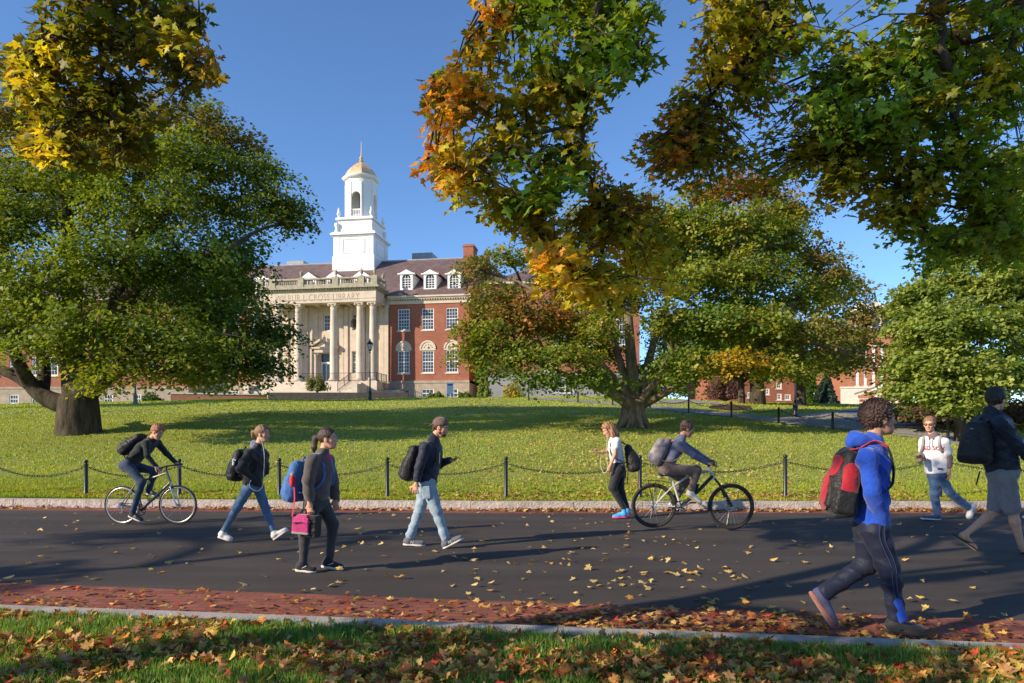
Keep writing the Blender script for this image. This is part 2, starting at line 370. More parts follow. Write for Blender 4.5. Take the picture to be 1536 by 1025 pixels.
def library():
    f=Frame(583,80,9); R=f.root('library_building')
    tag(R,'red brick library with white cupola, gold dome and pale stone columned portico','building')
    A=lambda px,b=0:f.a(px,b)
    Z=lambda py,px=640,b=0:f.z(py,f.a(px,b),b)
    aw1=A(703.5); aP=(A(564.5,-3)); ac=A(476,-3); halfP=aP-ac
    zg=4.0; zwt=Z(575); zeave=Z(446); zr=f.z(392,A(600,11),11); D=22
    al=ac-halfP-(aw1-A(583)) ; alP=ac-halfP
    aR=A(583)          # right end of the portico wall
    aL=2*ac-aR
    # --- brick wings (front walls with real openings)
    up=[(597,614.3),(633,650.8),(669,687)]
    ops=[];wins=[]
    zu0,zu1=Z(495),Z(463); zl0,zl1=Z(559.4),Z(526); zb0,zb1=Z(597),Z(583.5)
    for x0,x1 in up:
        a0,a1=A(x0),A(x1)
        for a_,b_ in ((a0,a1),(2*ac-a1,2*ac-a0)):
            wins.append((a_,b_))
    mb=MB()
    for lo,hi in ((aR,aw1),(al,aL)):
        st=MB()
        o=[(a,b,z0,z1) for a,b in wins if lo<a<hi for z0,z1 in ((zu0,zu1),(zl0,zl1))]
        ob=[(a,b,zb0,zb1) for a,b in wins if lo<a<hi]
        wall(mb,lo,hi,zwt+.3,zeave,0,o); wall(st,lo,hi,zg,zwt,-.05,ob)
        st.box(lo-.02,hi+.06,-.12,.1,zwt,zwt+.3)
        st.box(hi-.02,hi+.05,-.049,D,zg,zwt) if hi==aw1 else st.box(lo-.05,lo+.02,-.049,D,zg,zwt)
        st.build('stone_base',M['stoneb'],R)
    # sides, back and gable ends
    for a,s in ((aw1,1),(al,-1)):
        mb.add([(a,0,zwt+.3),(a,D,zwt+.3),(a,D,zeave),(a,11,zr+.1),(a,0,zeave)],[(0,1,2,3,4) if s>0 else (4,3,2,1,0)])
    mb.add([(al,D,zg),(aw1,D,zg),(aw1,D,zeave),(al,D,zeave)],[(3,2,1,0)])
    mb.build('brick_wall',M['brick'],R)
    # gable parapets
    for a in (aw1-.25,al-.15):
        p=MB(); p.prism([(-.1,zeave+.1),(-.1,zeave+.7),(.5,zeave+.9),(10.6,zr+.45),(11.4,zr+.45),(21.6,zeave+.9),(22,zeave+.1)],0,a,a+.4); p.build('gable_parapet',M['brick'],R)
    # windows
    ti=0
    for a0,a1 in wins:
        window(R,a0,a1,zu0,zu1,0,4,6); window(R,a0,a1,zl0,zl1,0,4,6); window(R,a0,a1,zb0,zb1,-.05,3,2,sill=False)
        # carved arched stone panel over the ground floor window
        r=(A(616.8)-A(592.8))/2; c=(a0+a1)/2; zb=zl1+.02
        t=MB(); n=14; t.prism([(c-r,zb)]+[(c+r*math.cos(math.pi*(1-k/n)),zb+.18+(r)*math.sin(math.pi*(1-k/n))) for k in range(n+1)]+[(c+r,zb)],1,-.05,.0)
        for k in range(n): # raised rim
            t0=math.pi*k/n; t1=math.pi*(k+1)/n; q=[(c+rr*math.cos(tt),zb+.18+rr*math.sin(tt)) for rr,tt in ((r,t0),(r,t1),(r*.82,t1),(r*.82,t0))]
            t.prism(q[::-1],1,-.12,-.05)
        for k in range(5):
            tt=math.pi*(k+.5)/5; t.lathe([(.0,-.06),(.07,-.05),(.09,0),(.06,.05),(0,.06)],(c+r*.5*math.cos(tt),-.055,zb+.25+r*.45*math.sin(tt)),8)
        t.lathe([(.0,-.1),(.12,-.08),(.16,0),(.1,.1),(0,.12)],(c,-.06,zb+.35),10)
        tg=t.build('stone_arch_panel',M['stone'],R)
    # cornice of the wings
    for lo,hi in ((aR,aw1+.3),(al-.3,aL)):
        cm=MB()
        cm.box(lo,hi,-.1,0-.002,zeave-.75,zeave-.35); cm.box(lo,hi,-.32,-.002,zeave-.2,zeave-.02); cm.box(lo,hi,-.48,-.002,zeave-.02,zeave+.16)
        x=lo+.1
        while x<hi-.1: cm.box(x,x+.12,-.28,-.101,zeave-.35,zeave-.205); x+=.3
        cm.build('cornice',M['stone'],R)
    # roof
    rf=MB(); th=.12
    rf.add([(al+.2,-.45,zeave+.18),(aw1-.2,-.45,zeave+.18),(aw1-.2,11,zr),(al+.2,11,zr),(aw1-.2,22.4,zeave+.18),(al+.2,22.4,zeave+.18),
            (al+.2,-.45,zeave+.05),(aw1-.2,-.45,zeave+.05),(aw1-.2,22.4,zeave+.05),(al+.2,22.4,zeave+.05)],[(0,1,2,3),(3,2,4,5),(6,7,1,0),(7,8,4,2,1),(9,6,0,3,5),(8,9,5,4)])
    roof=rf.build('roof',M['slate'],R)
    slope=(zr-zeave-.18)/11.45
    zroof=lambda b:zeave+.18+(b+.45)*slope
    MB().tube([(al+.3,11,zr+.05),(aw1-.3,11,zr+.05)],.12,6).build('ridge_cap',M['lead'],roof)
    # chimneys
    for a in (aw1-.75,al+.75):
        b0=3.0; ztop=f.z(366,aw1,b0)
        c=MB(); c.box(a-.62,a+.62,b0,b0+2.2,zroof(b0)-1,ztop-.3); c.box(a-.7,a+.7,b0-.08,b0+2.28,ztop-.3,ztop-.12); c.box(a-.64,a+.64,b0-.02,b0+2.22,ztop-.12,ztop)
        c.build('chimney',M['brick'],roof)
    # roof-top plant boxes
    for px0,px1,py0,py1,b in ((618,648,380,392,15),(430,455,392,397,15)):
        a0,a1=A(px0,b),A(px1,b); MB().box(a0,a1,b,b+3,f.z(400,a0,b),f.z(py0,a0,b)).build('roof_vent_box',M['lead'],roof)
    # dormers
    def dormer(a,b,w,z0,z1,zt):
        d=MB(); h=w/2; dp=(zt-z0)/slope
        d.box(a-h,a-h+.24,b,b+.25,z0,z1); d.box(a+h-.24,a+h,b,b+.25,z0,z1); d.box(a-h+.24,a+h-.24,b+.001,b+.25,z0,z0+.22)
        # arched head between posts
        n=10; r=h-.24; za=z1-.02-r; 
        for k in range(n):
            t0=math.pi*k/n; t1=math.pi*(k+1)/n
            q=[(a+r*math.cos(t0),za+r*math.sin(t0)),(a+r*math.cos(t0),z1),(a+r*math.cos(t1),z1),(a+r*math.cos(t1),za+r*math.sin(t1))]
            d.prism(q,1,b+.02,b+.2)
        # pediment
        d.prism([(a-h-.22,z1),(a+h+.22,z1),(a,zt)],1,b-.1,b+.3)
        d.prism([(a-h-.3,z1-.06),(a+h+.3,z1-.06),(a+h+.3,z1+.06),(a-h-.3,z1+.06)],1,b-.14,b+.3)
        # cheeks
        for sx in (-1,1):
            x0,x1=sorted((a+sx*(h-.06),a+sx*h)); d.prism([(b+.25,z0),(b+.25,z1),(b+dp,z1)],0,x0,x1)
        o=d.build('dormer',M['white'],R)
        rr=MB()
        for sx in (-1,1):
            e=(a+sx*(h+.3),z1+.0); pk=(a,zt+.03)
            rr.hexa([(e[0],b-.12,e[1]),(pk[0],b-.12,pk[1]),(pk[0],b+dp+.5,pk[1]),(e[0],b+dp,e[1])],[(e[0],b-.12,e[1]+.1),(pk[0],b-.12,pk[1]+.1),(pk[0],b+dp+.5,pk[1]+.1),(e[0],b+dp,e[1]+.1)])
        rr.build('dormer_roof',M['slate'],o)
        g=MB(); g.box(a-r,a+r,b+.17,b+.19,z0+.2,z1-.05); g.build('pane',M['glass'],o)
        w_=MB()
        for i in range(4): x=a-r+2*r*i/3; w_.box(x-.03,x+.03,b+.12,b+.165,z0+.22,z1-.25 if i in(0,3) else z1-.1)
        for j in range(5): z=z0+.22+(za-z0-.22)*j/4; w_.box(a-r,a+r,b+.11,b+.166,z-.03,z+.03)
        w_.build('window',M['white'],o)
    bd=1.2
    for px in (609.5,645,681):
        a=A(px,bd)
        for aa in (a,2*ac-a): dormer(aa,bd,A(625.5,bd)-A(600,bd)-.55,f.z(435,a,bd),f.z(411,a,bd),f.z(404.5,a,bd))
    for px in (463,501,542): 
        dormer(A(px,bd+1),bd+1,1.9,f.z(436,ac,bd+1),f.z(417,ac,bd+1),f.z(407,ac,bd+1))
    # --- portico
    zfl=f.z(574,ac,-3); zct=f.z(455.5,ac,-3); zfr=f.z(438,ac,-3); zco=f.z(433.5,ac,-3); zba=f.z(418,ac,-3)
    s=MB()
    back=MB()
    # back wall of pale stone with openings
    dcen=A(489,0); op=[]; wn=[]
    for x0,x1 in ((485,497),(528.5,536.5),(444,452)): wn.append((A(x0),A(x1),Z(497,480),Z(472,480),3,4))
    for x0,x1 in ((527.5,535.5),(444,451)): wn.append((A(x0),A(x1),Z(561,480),Z(528,480),3,7))
    for w in wn: op.append(w[:4])
    door=(A(481),A(496),zfl,Z(531,490)); op.append(door)
    wall(back,aL,aR,zg,zeave+.15,0.002,op,.4); back.build('stone_wall',M['stone'],R)
    for w in wn: window(R,w[0],w[1],w[2],w[3],.15,w[4],w[5],sill=False,fr=.1)
    # door
    d=MB(); d.box(door[0],door[1],.2,.3,zfl,door[3]-1.0); d.box(door[0]+.001,door[1]-.001,.15,.3,door[3]-1.05,door[3]-.95)
    dd=d.build('door',M['white'],R)
    g=MB(); g.box(door[0]+.12,door[1]-.12,.28,.33,door[3]-.9,door[3]-.05); g.box(door[0]+.15,(door[0]+door[1])/2-.06,.17,.199,zfl+.5,door[3]-1.2); g.box((door[0]+door[1])/2+.06,door[1]-.15,.17,.199,zfl+.5,door[3]-1.2); g.build('pane',M['glass'],dd)
    # door surround with broken pediment
    su=MB(); dw=(door[1]-door[0])/2; z1=door[3]
    for sx in (-1,1): x=dcen+sx*(dw+.45); su.box(x-.26,x+.26,-.35,0,zfl,z1+.1); su.lathe([(.2,0),(.17,.2),(.16,2.5),(.15,z1-zfl-.4),(.22,z1-zfl-.1)],(x,-.45,zfl),12)
    su.box(dcen-dw-.85,dcen+dw+.85,-.55,0,z1+.1,z1+.55); su.box(dcen-dw-1.05,dcen+dw+1.05,-.75,0,z1+.55,z1+.75)
    for sx in (-1,1):
        q=[(dcen+sx*(dw+1.05),z1+.75),(dcen+sx*(dw+1.05),z1+.95),(dcen+sx*.45,z1+1.75),(dcen+sx*.45,z1+1.45)]
        su.prism(q if sx<0 else q[::-1],1,-.75,-.001)
    su.prism([(dcen-dw-.6,z1+.75),(dcen+dw+.6,z1+.75),(dcen+.4,z1+1.4),(dcen-.4,z1+1.4)],1,-.4,-.001)
    su.lathe(URN,(dcen,-.5,z1+1.2),12); su.build('door_surround',M['stone'],R)
    # pilasters on back wall
    pil=MB()
    for px in (459,474,513,519,545,553,562,573.5,579.5,430,400):
        a=A(px); pil.box(a-.28,a+.28,-.16,0,zfl,zct-.2); pil.box(a-.36,a+.36,-.24,0,zct-.2,zct+.1)
    pil.build('pilaster',M['stone'],R)
    # columns
    for px in (500.5,540,559.5,447.5):
        ap=A(px,-2.55)
        c=MB(); h=zct-zfl; r=.42
        c.box(ap-.62,ap+.62,-3.17,-1.93,zfl,zfl+.18)
        c.lathe([(.58,.18),(.6,.28),(.52,.36),(.54,.44),(.45,.5),(r,.6),(r*1.0,h*.35),(r*.93,h*.7),(r*.84,h-.85),(r*.9,h-.8),(r*.82,h-.76)],(ap,-2.55,zfl),28)
        c.lathe([(.36,h-.76),(.40,h-.55),(.38,h-.5),(.48,h-.32),(.44,h-.28),(.60,h-.1)],(ap,-2.55,zfl),8,False)
        c.box(ap-.52,ap+.52,-3.07,-2.03,zct-.1,zct+.04)
        for sx in (-1,1):
            for sy in (-1,1): c.lathe([(.0,-.13),(.12,-.08),(.15,0),(.12,.08),(0,.12)],(ap+sx*.42,-2.55+sy*.42,zct-.22),8)
        o=c.build('column',M['stone'],R)
    for px in (559.5,540): # mirrored pair, behind the leaves
        ap=2*ac-A(px,-2.55); c=MB(); h=zct-zfl
        c.lathe([(.58,0),(.6,.28),(.45,.5),(.42,.6),(.39,h*.7),(.35,h-.8),(.6,h)],(ap,-2.55,zfl),24); c.build('column',M['stone'],R)
    # entablature (butted boxes: front and two sides) with ceiling
    e=MB(); 
    e.box(alP,aP,-3.15,-2.0,zct+.05,zfr); e.box(aP-1.1,aP-.001,-2.0,-.002,zct+.05,zfr); e.box(alP+.001,alP+1.1,-2.0,-.002,zct+.05,zfr)
    e.box(alP+1.1,aP-1.1,-2.0,-.003,zct+.35,zct+.5)
    for k in range(6): x=alP+1.1+(aP-alP-2.2)*(k+.5)/6; e.box(x-.25,x+.25,-2.0,-.003,zct+.1,zct+.349)
    zz=zct+.05+(zfr-zct-.05)*.33; e.box(alP-.04,aP+.04,-3.2,-3.15,zz-.05,zz+.03)
    e.box(aP,aP+.04,-3.15,-.003,zz-.05,zz+.03)
    en=e.build('entablature',M['stone'],R)
    cr=MB(); cr.box(alP-.15,aP+.15,-3.3,-.004,zfr,zfr+.1); cr.box(alP-.45,aP+.45,-3.6,-.004,zfr+.26,zco+.12)
    x=alP-.1
    while x<aP+.1: cr.box(x,x+.15,-3.45,-3.301,zfr+.1,zfr+.258); x+=.32
    y=-3.2
    while y<-.2: cr.box(aP+.151,aP+.3,y,y+.15,zfr+.1,zfr+.258); y+=.32
    cr.build('portico_cornice',M['stoneg'],R)
    ta0,ta1=A(413,-3.15),A(539,-3.15); tz=f.z(447.5,ac,-3.15)
    t=textobj('carved_lettering','WILBUR L CROSS LIBRARY',1,M['letter'],R,(0,0,0),(math.pi/2,0,0),.008,1.12)
    w=t.dimensions.x if t.dimensions.x>0 else 10
    me=t.data; xs=[v.co.x for v in me.vertices]; w=max(xs)-min(xs); zs=[v.co.y for v in me.vertices]; hh=max(zs)-min(zs)
    t.scale=((ta1-ta0)/w,.78/hh,1); t.location=((ta0+ta1)/2,-3.158,tz+.02)
    # balustrade
    zb=zco+.12; H=zba-zb
    ba=MB(); ba.box(alP-.1,aP+.1,-3.3,-2.9,zb,zb+.35); ba.box(alP-.1,aP+.1,-3.28,-2.92,zba-.18,zba)
    ba.box(aP-.3,aP+.1,-2.9,-.1,zb,zb+.35); ba.box(aP-.28,aP+.08,-2.92,-.1,zba-.18,zba-.001)
    x=alP+.3
    piers=[A(p,-3.1) for p in (562,542.5,504,452)]; piers+=[2*ac-p for p in piers if 2*ac-p<min(piers)-1]
    while x<aP-.2:
        if min(abs(x-p) for p in piers)>.5: ba.lathe(baluster_prof(H-.53),(x,-3.1,zb+.35),8)
        x+=.27
    y=-2.6
    while y<-.7: ba.lathe(baluster_prof(H-.53),(aP-.1,y,zb+.35),8); y+=.27
    for p in piers: ba.box(p-.36,p+.36,-3.36,-2.84,zb,zba+.06)
    ba.box(aP-.42,aP+.16,-.7,-.1,zb,zba+.06)
    bo=ba.build('balustrade',M['stoneg'],R)
    for p in piers: MB().lathe(URN,(p,-3.1,zba+.06),12).build('urn',M['stoneg'],bo)
    MB().lathe(URN,(aP-.13,-.4,zba+.06),12).build('urn',M['stoneg'],bo)
    MB().box(alP,aP-.3,-2.9,-.004,zb-.1,zb+.05).build('portico_roof',M['lead'],R)
    # terrace and steps
    tr=MB(); tr.box(alP-.5,aP+.5,-4.2,-.004,zg,zfl)
    for k in range(7): tr.box(alP+1,aP-1.2-.0,-4.2-.38*(k+1),-4.2-.38*k,zg,zfl-.17*(k+1))
    tr.box(aP-1.2,aP-.6,-7.2,-4.2,zg,zfl-.5); tr.box(alP+.4,alP+1,-7.2,-4.2,zg,zfl-.5)
    tr.box(aP+.5,aP+2.4,-2.2,-.06,zg,zfl-.9)
    tr.build('steps',M['stone'],R)
    # iron railings
    def rail(p0,p1,name='railing'):
        r=MB(); p0=Vector(p0); p1=Vector(p1); n=int((p1-p0).length/.16)
        for h in (.12,.95): r.tube([p0+Vector((0,0,h)),p1+Vector((0,0,h))],.028,6)
        for k in range(n+1): q=p0.lerp(p1,k/n); r.tube([q,q+Vector((0,0,.95))],.035 if k%10==0 else .012,5)
        r.build(name,M['iron'],R)
    rail((aP-2.6,-4.0,zfl),(aP-2.9,-7.0,zfl-1.3)); rail((aP+.4,-4.1,zfl),(alP+5.6,-4.1,zfl)); rail((aP+.4,-4.1,zfl),(aP+.4,-.6,zfl)); rail((alP-.3,-4.1,zfl),(alP+3.4,-4.1,zfl))
    rail((aP+.6,-2.1,zfl-.9),(aP+2.4,-2.1,zfl-.9))
    rail((aP+1.4,-7,zg+1.2),(aP+5.4,-7,zg+1.2))
    # pendant lamp in the portico
    pa=A(530.5,-1.5); l=MB(); l.tube([(pa,-1.5,zct+.3),(pa,-1.5,zct-1.6)],.02,5); l.lathe([(.05,0),(.3,.12),(.34,.7),(.38,.75),(.2,1.0),(.03,1.15)],(pa,-1.5,zct-2.7),8,False); l.build('pendant_lantern',M['iron'],R)
    # --- cupola
    C=empty('cupola',parent=R)
    cw=2.75; cx=A(543,11)-.1; cy=11.0
    z=lambda py:f.z(py,cx,cy-2)
    def ring(mbx,w,z0,z1): mbx.box(cx-w,cx+w,cy-w,cy+w,z0,z1)
    b=MB(); z0=zr-2.2; za=z(386); zc1=z(353); 
    ring(b,cw+.12,z0,za); ring(b,cw,za,zc1-.35); ring(b,cw+.12,zc1-.35,zc1-.15); ring(b,cw+.35,zc1-.15,zc1+.1); ring(b,cw+.2,zc1+.1,zc1+.22)
    b.box(cx-cw-.9,cx-cw-.12,cy-.9,cy+.9,zr-1.2,zr+.55)
    # raised panels on front & right
    for s_ in (0,1):
        def pb(u0,u1,q0,q1,d):
            if s_==0: b.box(cx+u0,cx+u1,cy-cw-d,cy-cw-.001,q0,q1)
            else: b.box(cx+cw+.001,cx+cw+d,cy+u0,cy+u1,q0,q1)
        lo,hi=za+.35,zc1-.65
        for u in (-cw,cw-.75): pb(u,u+.75,za,zc1-.35,.05)
        pb(-1.55,1.55,lo,lo+.1,.07); pb(-1.55,1.55,hi-.1,hi,.07); pb(-1.55,-1.45,lo+.1,hi-.1,.07); pb(1.45,1.55,lo+.1,hi-.1,.07)
    base=b.build('cupola_base',M['white'],R)
    b=MB(); w2=cw-.45; z2=z(328)
    ring(b,w2,zc1+.22,z2-.2); ring(b,w2+.28,z2-.2,z2+.02); ring(b,w2+.12,z2+.02,z2+.12)
    for sx in (-1,1):
        for sy in (-1,1):
            # scroll consoles and flaming urns on the corners
            x,y=cx+sx*(w2+.12),cy+sy*(w2+.12)
            b.lathe([(.0,0),(.34,.05),(.30,.3),(.2,.55),(.24,.8),(.34,1.0),(.3,1.3),(.0,1.45)],(x,y,zc1+.22),10)
            b.lathe([(.16,0),(.2,.08),(.08,.16),(.22,.38),(.26,.55),(.16,.68),(.22,.74),(.1,.95),(.14,1.05),(.02,1.35)],(cx+sx*(w2-.05),cy+sy*(w2-.05),z2+.12),10)
    b.build('cupola_tier',M['white'],R)
    # octagonal lantern with arched openings
    b=MB(); zt=z(272); zl=z2+.12; Rr=2.1; ap_=Rr*math.cos(math.pi/8)
    V8=[(cx+Rr*math.cos(math.pi/8+math.pi/4*k),cy+Rr*math.sin(math.pi/8+math.pi/4*k)) for k in range(8)]
    def face(k,u,zz,d): # point on face k, u in -1..1, d inward
        p=Vector(V8[k]); q=Vector(V8[(k+1)%8]); m=(p+q)/2; t=(q-p)/2; nrm=Vector((cx,cy))-m; nrm.normalize(); r_=m+t*u+nrm*d; return (r_.x,r_.y,zz)
    wd=(Vector(V8[0])-Vector(V8[1])).length/2
    for k in range(8):
        card=(k%2==1)
        if card:
            uo=.80; zs=zl+1.05*0+.0; z_ar=z(294); rr=uo*wd
            def q(u0,u1,a,b_,c=None,d=None):
                for dd,fl in ((0,0),(.3,1)):
                    vs=[face(k,u0,a,dd),face(k,u1,b_,dd),face(k,u1,d if d is not None else c,dd),face(k,u0,c,dd)]
                    b.add(vs,[(0,1,2,3) if fl else (3,2,1,0)])
            q(-1,-uo,zl,zl,zt,zt); q(uo,1,zl,zl,zt,zt); q(-uo,uo,zl,zl,zl+.25,zl+.25)
            n=12
            for i in range(n):
                u0=-uo+2*uo*i/n; u1=-uo+2*uo*(i+1)/n
                g0=z_ar+rr*math.sqrt(max(0,1-(u0/uo)**2)); g1=z_ar+rr*math.sqrt(max(0,1-(u1/uo)**2)); q(u0,u1,g0,g1,zt,zt)
                b.add([face(k,u0,g0,0),face(k,u1,g1,0),face(k,u1,g1,.3),face(k,u0,g0,.3)],[(0,1,2,3)])
            for u in (-uo,uo): b.add([face(k,u,zl,0),face(k,u,z_ar,0),face(k,u,z_ar,.3),face(k,u,zl,.3)],[(0,1,2,3)])
            # balustrade in the arch
            for i in range(6):
                u=-uo+2*uo*(i+.5)/6; p=face(k,u,zl+.25,.15); b.lathe([(.05,0),(.07,.25),(.04,.5),(.06,.85)],p,6)
            vs=[face(k,u,zz,d) for zz in (zl+1.08,zl+1.22) for d in (.08,.24) for u in (-uo,uo)]
            b.add(vs,[(0,1,3,2),(4,6,7,5),(0,4,5,1),(2,3,7,6)])
            # keystone and side pilasters
            for u in (-.99,.82):
                vs=[face(k,u+du,zz,d) for zz in (zl,zt) for d in (-.06,0.01) for du in (0,.18)]
                b.add(vs,[(0,1,3,2),(4,6,7,5),(0,4,5,1),(0,2,6,4),(1,5,7,3)])
        else:
            b.add([face(k,-1,zl,0),face(k,1,zl,0),face(k,1,zt,0),face(k,-1,zt,0)],[(0,1,2,3)])
            b.add([face(k,-.7,zl,-.05),face(k,.7,zl,-.05),face(k,.7,zt,-.05),face(k,-.7,zt,-.05)],[(0,1,2,3)])
    b.lathe([(Rr-.1,zt-.01),(Rr+.02,zt),(Rr+.02,zt+.5),(Rr+.2,zt+.55),(Rr+.45,zt+.8),(Rr+.45,zt+.95),(Rr+.2,zt+1.05),(1.2,zt+1.08)],(cx,cy,0),8,False,rot=.5)
    b.lathe([(Rr+.1,zl),(Rr+.1,zl+.22),(Rr-.05,zl+.24)],(cx,cy,0),8,False,rot=.5)
    b.lathe([(.5,zt-.05),(Rr-.3,zt-.04),(Rr-.3,zt+.02),(.4,zt+.03)],(cx,cy,0),8,False,rot=.5)
    b.build('cupola_lantern',M['white'],R)
    zd=zt+1.06; zt2=z(235)
    h=zt2-zd; pr=[(2.2,0),(2.12,.12*h),(2.0,.26*h),(1.8,.42*h),(1.5,.58*h),(1.12,.74*h),(.68,.88*h),(.32,.97*h),(.2,1.04*h),(.16,1.1*h),(.03,1.12*h)]
    dm=MB().lathe(pr,(cx,cy,zd),8,False,rot=.5).build('dome',M['gold'],R)
    ft=z(204); hz=ft-zt2
    MB().lathe([(.03,0),(.3,.05),(.34,.12),(.16,.28),(.24,.42),(.28,.52),(.18,.68),(.09,.8),(.05,1.2),(.03,hz),(.005,hz+.02)],(cx,cy,zt2+.05),10).build('finial',M['gold'],dm)
    bpy.data.objects.remove(C)
    return f,R,zeave,zwt
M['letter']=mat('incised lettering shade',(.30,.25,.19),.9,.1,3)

def blockbuilding(name,label,px,Y,deg,w,d,z0,zbase,z1,ops,roof=None,rm='slate',wallm='brick',basem='stoneb',side=(),nx=2,nz=4,frm='white',group=None,fr=.12):
    """box building: front on local b=0 from a=0..w"""
    f=Frame(px,Y,deg); R=f.root(name); tag(R,label,'building',group)
    mb=MB(); st=MB()
    hi=[o for o in ops if o[2]>=zbase]; lo=[o for o in ops if o[2]<zbase]
    wall(mb,0,w,zbase,z1,0,hi); 
    if zbase>z0: wall(st,0,w,z0,zbase,-.05,lo); st.box(-.05,w+.05,-.12,0,zbase-.15,zbase+.1); st.box(w,w+.05,-.05,d,z0,zbase); st.box(-.05,0,-.05,d,z0,zbase)
    shi=[o for o in side]
    wall(mb,0,d,zbase,z1,w,shi,ax='b')
    mb.add([(0,0,z0),(0,d,z0),(0,d,z1),(0,0,z1)],[(0,3,2,1)] if False else [(3,2,1,0)]); mb.add([(0,d,z0),(w,d,z0),(w,d,z1),(0,d,z1)],[(3,2,1,0)])
    mb.add([(0,0,z1-.01),(w,0,z1-.01),(w,d,z1-.01),(0,d,z1-.01)],[(0,1,2,3)])
    mb.build('brick_wall',M[wallm],R)
    if zbase>z0: st.build('stone_base',M[basem],R)
    for o in ops: window(R,o[0],o[1],o[2],o[3],0 if o[2]>=zbase else -.05,o[4] if len(o)>4 else nx,o[5] if len(o)>5 else nz,fr=fr,m=frm,sill=o[2]>=zbase)
    for o in side: window(R,o[0],o[1],o[2],o[3],w,o[4] if len(o)>4 else nx,o[5] if len(o)>5 else nz,fr=fr,m=frm,ax='b')
    c=MB(); c.box(-.35,w+.35,-.35,d+.35,z1,z1+.25); c.build('cornice',M['stone'],R)
    if roof:
        r=MB(); h,ins=roof; zb=z1+.252
        r.hexa([(-.4,-.4,zb),(w+.4,-.4,zb),(w+.4,d+.4,zb),(-.4,d+.4,zb)],[(ins,min(ins,d/2-.05),zb+h),(w-ins,min(ins,d/2-.05),zb+h),(w-ins,d-min(ins,d/2-.05),zb+h),(ins,d-min(ins,d/2-.05),zb+h)])
        r.build('roof',M[rm],R)
    return f,R

def buildings():
    f,R,ze,zwt=library()
    # left wing beyond the portico, seen through the maple
    def zz(py,Y): return EYE+(HZ-py)/F*Y
    Yl=82; s=Yl/F
    lp=-40; W=(288+40)*s
    def X(px): return (px-lp)*s
    ops=[]
    for x0,x1 in ((-20,0),(16,30),(50,62),(74,90),(120,134),(160,174),(205,217),(228,241),(262,274)):
        ops+= [(X(x0),X(x1),zz(564,Yl),zz(536,Yl),3,4),(X(x0),X(x1),zz(508,Yl),zz(478,Yl),3,4),(X(x0),X(x1),zz(606,Yl),zz(592,Yl),3,2)]
    g,q=blockbuilding('brick_building','long red brick wing with grey stone base behind the big left maple',lp,Yl,2,W,16,3.0,zz(582,Yl),zz(452,Yl),ops,(4.5,5),nx=3)
    # right wing with grey granite base behind the middle maple
    Yr=73; s=Yr/F; lp2=733; 
    def X2(px): return (px-lp2)*s
    ops=[(X2(820),X2(826),zz(591,Yr),zz(573,Yr),2,3),(X2(827.5),X2(848),zz(591,Yr),zz(573,Yr),4,3),(X2(849.5),X2(860),zz(591,Yr),zz(573,Yr),2,3),(X2(815),X2(835),zz(558,Yr),zz(552,Yr),4,1)]
    for x in (900,): ops+=[(X2(x),X2(x+20),zz(591,Yr),zz(575,Yr),3,2)]
    for x in (832,880,922): ops+=[(X2(x),X2(x+15),zz(520,Yr),zz(480,Yr),3,5)]
    blockbuilding('brick_building','plain brick hall with smooth grey granite base and low hipped roof, beside the library',733,Yr,4,X2(957),22,3.6,zz(563,Yr),zz(427,Yr),ops,(3.2,6),basem='granite')
    # connector set back between library and hall
    s=86/F
    blockbuilding('brick_building','narrow brick link set back between the library gable and the hall',700,86,9,(745-700)*s,8,4,zz(573,86),zz(452,86),[(26*s,32*s,zz(566,86),zz(533,86),2,6)],None)
    # small brick house far right
    Yh=110; s=Yh/F
    def X3(px): return (px-1062)*s
    ops=[(X3(1167),X3(1176),zz(583,Yh),zz(573,Yh),2,2),(X3(1151),X3(1157),zz(592,Yh),zz(582.5,Yh),1,2),(X3(1168),X3(1176),zz(600,Yh),zz(590,Yh),2,2),(X3(1122),X3(1129),zz(597,Yh),zz(588,Yh),2,2),(X3(1090),X3(1098),zz(597,Yh),zz(585,Yh),2,2),(X3(1180),X3(1190),zz(600,Yh),zz(591,Yh),2,1)]
    blockbuilding('brick_house','low red brick house with white windows seen under the far trees',1062,Yh,-4,X3(1203),10,4,4.2,zz(560,Yh),ops,(2.8,3),'slate',fr=.2)
    hall()
M['granite']=mat('grey granite ashlar',(.26,.265,.275),.8,.12,.8,.2,.01,10,spec=.25)

